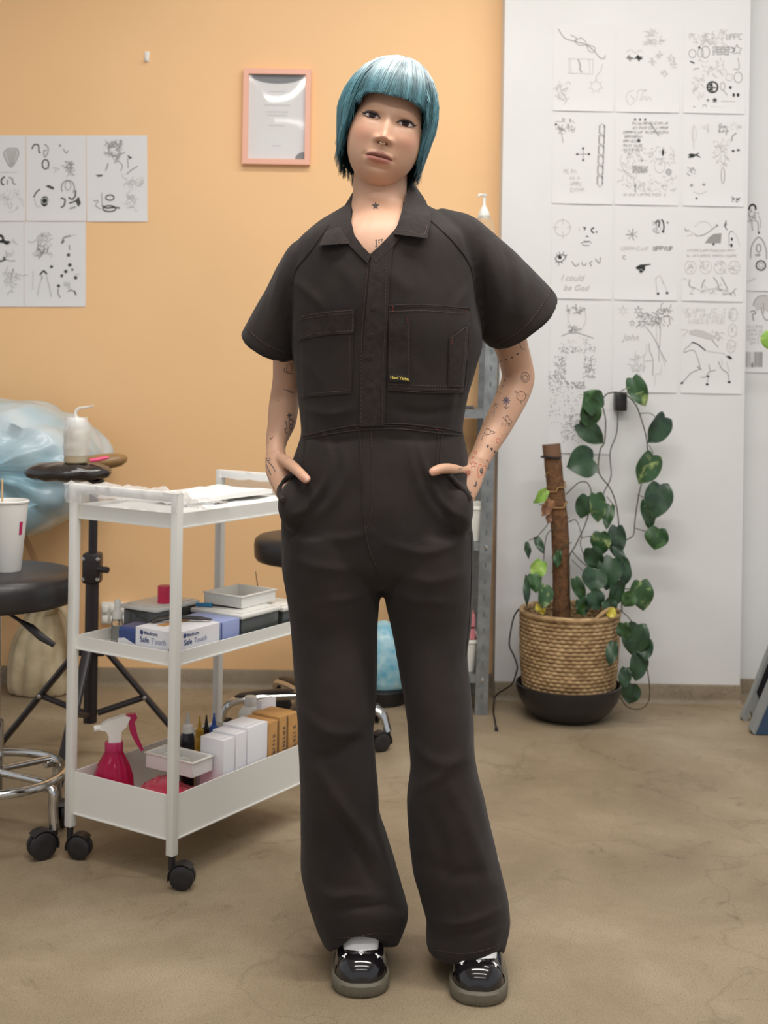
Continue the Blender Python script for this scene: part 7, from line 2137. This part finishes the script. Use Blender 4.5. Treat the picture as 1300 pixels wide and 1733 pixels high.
# ================================================================== the plant
def plant():
    z = Z(820, 600, 2.708)
    YP = 4.12
    pc = P(963, 1120, YP)
    base = Vector((pc.x, YP, 0))
    t = thing('potted_plant', 'trailing pothos with moss pole in a woven basket by the white wall', 'plant', base)
    # black bowl the basket stands in
    MB().lathe([(.001, 0), (.095, 0), (.105, .004), (.135, .030), (.156, .062), (.166, .092), (.167, .108), (.162, .110), (.156, .096), (.13, .05), (.001, .03)], base, 48).build('saucer', pm('saucer_black', (36, 32, 34), .35), t, 60)
    # woven basket: stacked wavy coils
    M['seagrass'] = pm('seagrass', (190, 160, 118), .85, var=.5, vscale=30, rgb2=(140, 110, 74), bump=.5, bscale=160)
    bk = thing('x', 'x', 'x') if False else None
    n_c, n_s = 24, 120
    z0, z1 = .045, .328
    rad = lambda v: .133 + .018 * v ** 1.0 + .006 * math.sin(v * math.pi)
    inner = []
    for i in range(16):
        v = i / 15
        inner.append([base + Vector(((rad(v) - .006) * math.cos(a), (rad(v) - .006) * math.sin(a), z0 + (z1 - z0) * v)) for a in (2 * math.pi * j / 60 for j in range(60))])
    bsk = MB().loft(inner, False).build('basket', M['seagrass'], t, 60)
    for i in range(n_c):
        v = i / (n_c - 1)
        zc = z0 + (z1 - z0) * v
        pts = []
        for j in range(n_s):
            a = 2 * math.pi * j / n_s
            w = .0022 * math.sin(a * 40 + (math.pi if i % 2 else 0)) + .002 * noise.noise(Vector((math.cos(a) * 3, math.sin(a) * 3, i)))
            pts.append(base + Vector(((rad(v) + w) * math.cos(a), (rad(v) + w) * math.sin(a), zc + .0015 * noise.noise(Vector((math.cos(a) * 2, math.sin(a) * 2, i + 9))))))
        MB().tube(pts, .0068, 6, close=True).build('coil', M['seagrass'], bsk, 70)
    rimp = [base + Vector(((rad(1) + .002) * math.cos(a), (rad(1) + .002) * math.sin(a), z1 + .006)) for a in (2 * math.pi * j / 72 for j in range(72))]
    MB().tube(rimp, .0085, 8, close=True).build('rim', M['seagrass'], bsk, 70)
    hd = cr([base + Vector((.05, -.145, z1)), base + Vector((.075, -.135, z1 + .022)), base + Vector((.105, -.11, z1 + .035)), base + Vector((.135, -.075, z1 + .028)), base + Vector((.15, -.03, z1 + .004))], 24)
    MB().tube(hd, .006, 8).build('handle', M['seagrass'], bsk, 70)
    MB().lathe([(.001, z1 - .045), (.10, z1 - .040), (.15, z1 - .045)], base, 40).build('soil', pm('soil', (52, 42, 34), .95, var=.5, vscale=80, bump=.8, bscale=90), t, 60)
    # moss pole
    q = [P(*z(355, 1190), YP), P(*z(352, 1000), YP), P(*z(345, 800), YP + .01), P(*z(325, 600), YP + .02), P(*z(306, 410), YP + .03)]
    q[0].z = z1 - .05
    M['coir'] = pm('coir', (120, 84, 54), .95, var=.5, vscale=60, bump=.9, bscale=140, rgb2=(84, 56, 36))
    qq = cr(q, 40)
    MB().tube(qq, [.028 + .0022 * noise.noise(Vector((0, i * .9, 2))) for i in range(40)], 16).build('moss_pole', M['coir'], t, 70)
    MB().tube(cr(q, 40)[36:], .0292, 16).build('pole_cap', pm('pole_cap', (112, 82, 60), .8), t)
    tw = []
    for i in range(60):
        u = i / 59; c = Vector(qq[min(39, int(22 + u * 9))]) ; a = u * 6.28 * 2.6
        tw.append(c + Vector((.0305 * math.cos(a), .0305 * math.sin(a), u * .02)))
    MB().tube(tw, .0025, 6).build('twine', pm('twine', (150, 116, 72), .9), t)
    tie = [P(*z(306, 470), YP + .028) + Vector((.031 * math.cos(a), .031 * math.sin(a), .002 * math.sin(2 * a))) for a in (2 * math.pi * j / 30 for j in range(30))]
    MB().tube(tie, .0035, 6, close=True).build('twine', M['black_plastic'], t)
    # vines
    M['vine'] = pm('vine', (52, 62, 38), .6, var=.4, vscale=20, rgb2=(70, 56, 36))
    vines = [([(630, 1180, .02), (628, 1040, .0), (622, 900, .03), (610, 720, .06), (580, 620, .07), (525, 540, .08), (530, 440, .09), (550, 400, .10), (555, 300, .11), (540, 220, .12), (560, 182, .125), (600, 172, .125)], 2.6),
             ([(600, 172, .125), (640, 180, .125), (690, 225, .12), (720, 300, .115), (745, 400, .11), (742, 500, .11), (708, 640, .10), (690, 760, .09), (682, 828, .07), (640, 860, .05), (624, 930, .02), (622, 1060, -.02)], 2.4),
             ([(395, 1170, -.02), (385, 1020, -.03), (388, 930, -.03), (420, 870, -.03), (465, 770, -.02), (492, 660, .0), (475, 592, .02), (432, 588, .02), (375, 640, .0)], 2.4),
             ([(400, 900, -.03), (440, 945, -.04), (490, 985, -.04)], 2.0), ([(400, 940, -.03), (450, 990, -.05)], 1.6), ([(380, 770, .0), (420, 760, -.01), (445, 830, -.03), (440, 870, -.04), (465, 950, -.05)], 1.8),
             ([(445, 840, -.03), (500, 830, -.03), (530, 815, -.03)], 1.6), ([(620, 1170, -.06), (668, 1215, -.10), (700, 1290, -.12), (735, 1390, -.12), (755, 1500, -.11), (755, 1580, -.10), (722, 1622, -.10), (660, 1618, -.10), (622, 1572, -.10)], 2.2),
             ([(290, 780, -.03), (240, 835, -.05), (205, 850, -.06)], 1.8), ([(330, 790, -.03), (285, 830, -.05), (270, 960, -.06), (260, 1080, -.08), (300, 1160, -.05)], 1.8), ([(310, 680, -.03), (250, 690, -.04)], 1.6),
             ([(500, 510, .07), (520, 545, .08)], 1.6), ([(660, 150, .12), (625, 168, .125)], 1.8), ([(600, 1060, -.02), (660, 1075, -.05), (700, 1060, -.06)], 1.8), ([(560, 650, .05), (600, 700, .06)], 1.6),
             ([(710, 270, .12), (760, 270, .11), (790, 292, .10)], 1.6), ([(700, 640, .10), (740, 660, .09)], 1.6), ([(690, 795, .08), (750, 815, .07)], 1.6), ([(755, 415, .11), (775, 455, .1)], 1.6), ([(310, 1000, -.03), (340, 900, -.03), (400, 860, -.03)], 1.8), ([(420, 1170, -.05), (470, 1150, -.07), (560, 1150, -.08)], 1.8)]
    for pts, w in vines:
        s = cr(pts, len(pts) * 5)
        MB().tube([P(*z(a, b), YP + c) for a, b, c in s], w * .5 / 2.0 * YP / F * 1.7, 6).build('vine', M['vine'], t, 70)
    # leaves: base, tip, width (in the crop's pixels), depth offset, tone
    def leafmat(name, c1, c2, pos):
        m = bpy.data.materials.new(name); m.use_nodes = True
        nt = m.node_tree; b = nt.nodes['Principled BSDF']
        tc = nt.nodes.new('ShaderNodeTexCoord').outputs['Object']
        r = ramp(nt, noise_n(nt, tc, 22, 4, .6, 1.0), [(pos, c1), (pos + .12, c2)])
        nt.links.new(r.outputs[0], b.inputs['Base Color'])
        b.inputs['Roughness'].default_value = .38
        return m
    LM = {'d': leafmat('leaf_dark', (34, 56, 40), (46, 74, 48), .42), 'g': leafmat('leaf_green', (46, 76, 44), (68, 102, 56), .5), 'v': leafmat('leaf_variegated', (50, 82, 48), (150, 168, 104), .55),
          'l': leafmat('leaf_light', (132, 172, 72), (168, 196, 104), .5), 'b': leafmat('leaf_brown', (112, 74, 50), (168, 120, 70), .5), 'y': leafmat('leaf_yellow', (196, 182, 70), (150, 160, 66), .6)}
    leaves = [(678, 108, 738, 238, 74, .10, 'v'), (522, 252, 455, 172, 98, .09, 'g'), (488, 312, 470, 180, 88, .085, 'g'), (436, 316, 545, 408, 82, .08, 'd'), (500, 480, 378, 512, 122, .05, 'd'), (832, 288, 752, 406, 92, .08, 'd'),
              (776, 462, 708, 594, 100, .09, 'v'), (806, 596, 782, 752, 108, .06, 'd'), (742, 668, 764, 806, 62, .09, 'v'), (800, 798, 778, 896, 84, .05, 'g'), (288, 622, 226, 682, 44, -.05, 'l'), (305, 668, 264, 742, 46, -.06, 'b'), (300, 730, 288, 778, 26, -.06, 'b'),
              (470, 650, 440, 752, 64, -.02, 'd'), (512, 640, 522, 772, 70, -.03, 'v'), (576, 690, 558, 800, 42, .02, 'g'), (532, 816, 540, 918, 72, -.02, 'v'), (606, 790, 604, 934, 72, -.01, 'd'), (490, 888, 522, 988, 72, -.04, 'd'),
              (588, 934, 556, 1080, 88, -.05, 'd'), (506, 984, 492, 1088, 104, -.07, 'd'), (632, 940, 648, 1062, 58, -.04, 'd'), (606, 1040, 596, 1156, 68, -.07, 'd'), (716, 1040, 728, 1176, 88, -.06, 'v'), (684, 1094, 638, 1156, 58, -.08, 'g'),
              (194, 862, 204, 938, 24, -.06, 'd'), (238, 838, 270, 912, 32, -.05, 'd'), (262, 948, 224, 1030, 62, -.07, 'l'), (222, 1008, 238, 1092, 52, -.08, 'g'), (278, 1058, 268, 1162, 66, -.10, 'v'), (196, 1016, 194, 1158, 26, -.09, 'd'), (248, 1146, 272, 1190, 36, -.12, 'y'),
              (414, 1028, 458, 1132, 48, -.06, 'g'), (488, 1092, 534, 1168, 74, -.10, 'd'), (636, 1232, 646, 1312, 52, -.13, 'g'), (704, 1238, 678, 1384, 102, -.13, 'd'), (742, 1308, 734, 1408, 56, -.12, 'd'), (712, 1372, 694, 1498, 74, -.13, 'd'),
              (648, 1438, 638, 1532, 48, -.13, 'd'), (676, 1512, 664, 1602, 74, -.12, 'd'), (592, 1318, 574, 1428, 44, -.16, 'd'), (600, 1176, 560, 1196, 34, -.13, 'y'), (556, 1128, 600, 1180, 60, -.10, 'd'), (440, 1120, 470, 1180, 54, -.09, 'd'),
              (340, 900, 330, 980, 30, -.04, 'g'), (600, 880, 640, 960, 40, -.03, 'd'), (470, 1150, 420, 1186, 48, -.10, 'g')]
    r2 = random.Random(5)
    for bx_, by_, tx_, ty_, w, dy, tone in leaves:
        yb = YP + dy
        b = P(*z(bx_, by_), yb); tp = P(*z(tx_, ty_), yb - r2.uniform(-.01, .03))
        ax = tp - b; L = ax.length; ax.normalize()
        tilt = r2.uniform(-.5, .5)
        nrm = Vector((0, -1, 0)); nrm = (nrm - ax * nrm.dot(ax)).normalized()
        sd = ax.cross(nrm)
        nrm = (nrm * math.cos(tilt) + sd * math.sin(tilt)); sd = ax.cross(nrm)
        W = 1.22 * w / 2.708 * yb / F / max(.75, math.cos(tilt))
        g = []
        nu, nv_ = 11, 9
        for i in range(nu):
            u = i / (nu - 1)
            hwd = W / 2 * (math.sin(math.pi * min(1, u * .93 + .10)) ** .62) * (1 - .25 * u) * 1.12 if u < 1 else 0
            row = []
            for j in range(nv_):
                s_ = (j / (nv_ - 1)) * 2 - 1
                lob = -.07 * L * math.sin(min(1, abs(s_) * 1.3) * math.pi * .5) * max(0, 1 - u * 3.2)
                fold = .22 * abs(s_) * hwd
                droop = .16 * L * (u - .5) ** 2
                wave = .004 * math.sin(u * 9 + s_ * 2 + bx_)* abs(s_)
                row.append(b + ax * (L * u + lob) + sd * (s_ * hwd) + nrm * (fold - droop + wave))
            g.append(row)
        MB().slab(g, lambda i, j: nrm * -.0006).build('leaf', LM[tone], t, 70)
    # power adaptor on the wall and its lead
    wp = P(*z(617, 215), Y_WH)
    ad = thing('power_adaptor', 'black plug-in power adaptor on the white wall among the vines', 'adaptor', wp)
    MB().box(wp + Vector((0, -.022, 0)), (.038, .044, .060), .004).build('adaptor_body', M['black_plastic'], ad)
    ld = cr([(612, 262, .175), (606, 360, .165), (576, 450, .14), (580, 560, .11), (545, 640, .08), (520, 760, .06)], 30)
    MB().tube([P(*z(a, b), YP + c) for a, b, c in ld], .0018, 6).build('lead', M['black_plastic'], ad)
    cb = cr([(158, 1166, -.07), (136, 1200, -.06), (122, 1260, -.04), (114, 1330, -.03), (135, 1380, -.03), (150, 1425, -.03), (148, 1470, -.0)], 30)
    pts = [P(*z(a, b), YP + c) for a, b, c in cb]
    fl = [P(*z(a, b), q) for a, b, q in ((130, 1505, 4.20), (100, 1530, 4.25), (65, 1552, 4.27), (46, 1580, 4.26))] + [on_z(*z(a, b), .0035) for a, b in ((42, 1640), (46, 1665), (52, 1700), (54, 1712))]
    pts = [p for p in pts[:-4]] + list(map(Vector, cr([pts[-4]] + fl, 40)))
    for p in pts: p.z = max(p.z, .0035)
    pc_ = tag(MB().tube(pts, .0027, 6).build('power_cable', M['black_plastic']), 'black cable running from the basket down across the floor', 'cable')
    e0, e1 = pts[-2], pts[-1]
    MB().tube([e1, e1 + (e1 - e0).normalized() * .025 + Vector((0, 0, .003))], .0055, 8).build('cable_end', M['black_plastic'], pc_)
plant()
# leaf of another plant reaching in at the right edge
def edge_leaf():
    c = P(1312, 575, 4.2)
    t = thing('hanging_plant', 'light green leaf of a hanging plant at the right edge', 'plant', c)
    g = []
    for i in range(9):
        u = i / 8; hwd = .028 * math.sin(math.pi * min(1, u * .93 + .07)) ** .7
        g.append([c + Vector((.03 - .056 * 1 + s_ * hwd + .008, .006 * abs(s_), .030 - .062 * u)) for s_ in np.linspace(-1, 1, 7)])
    MB().slab(g, lambda i, j: (0, .0008, 0)).build('leaf', bpy.data.materials['leaf_light'], t, 70)
    MB().tube(cr([c + Vector((-.018, 0, .03)), c + Vector((.02, 0, .06)), c + Vector((.06, 0, .2)), c + Vector((.06, 0, .6))], 16), .002, 6).build('vine', M['vine'], t)
edge_leaf()
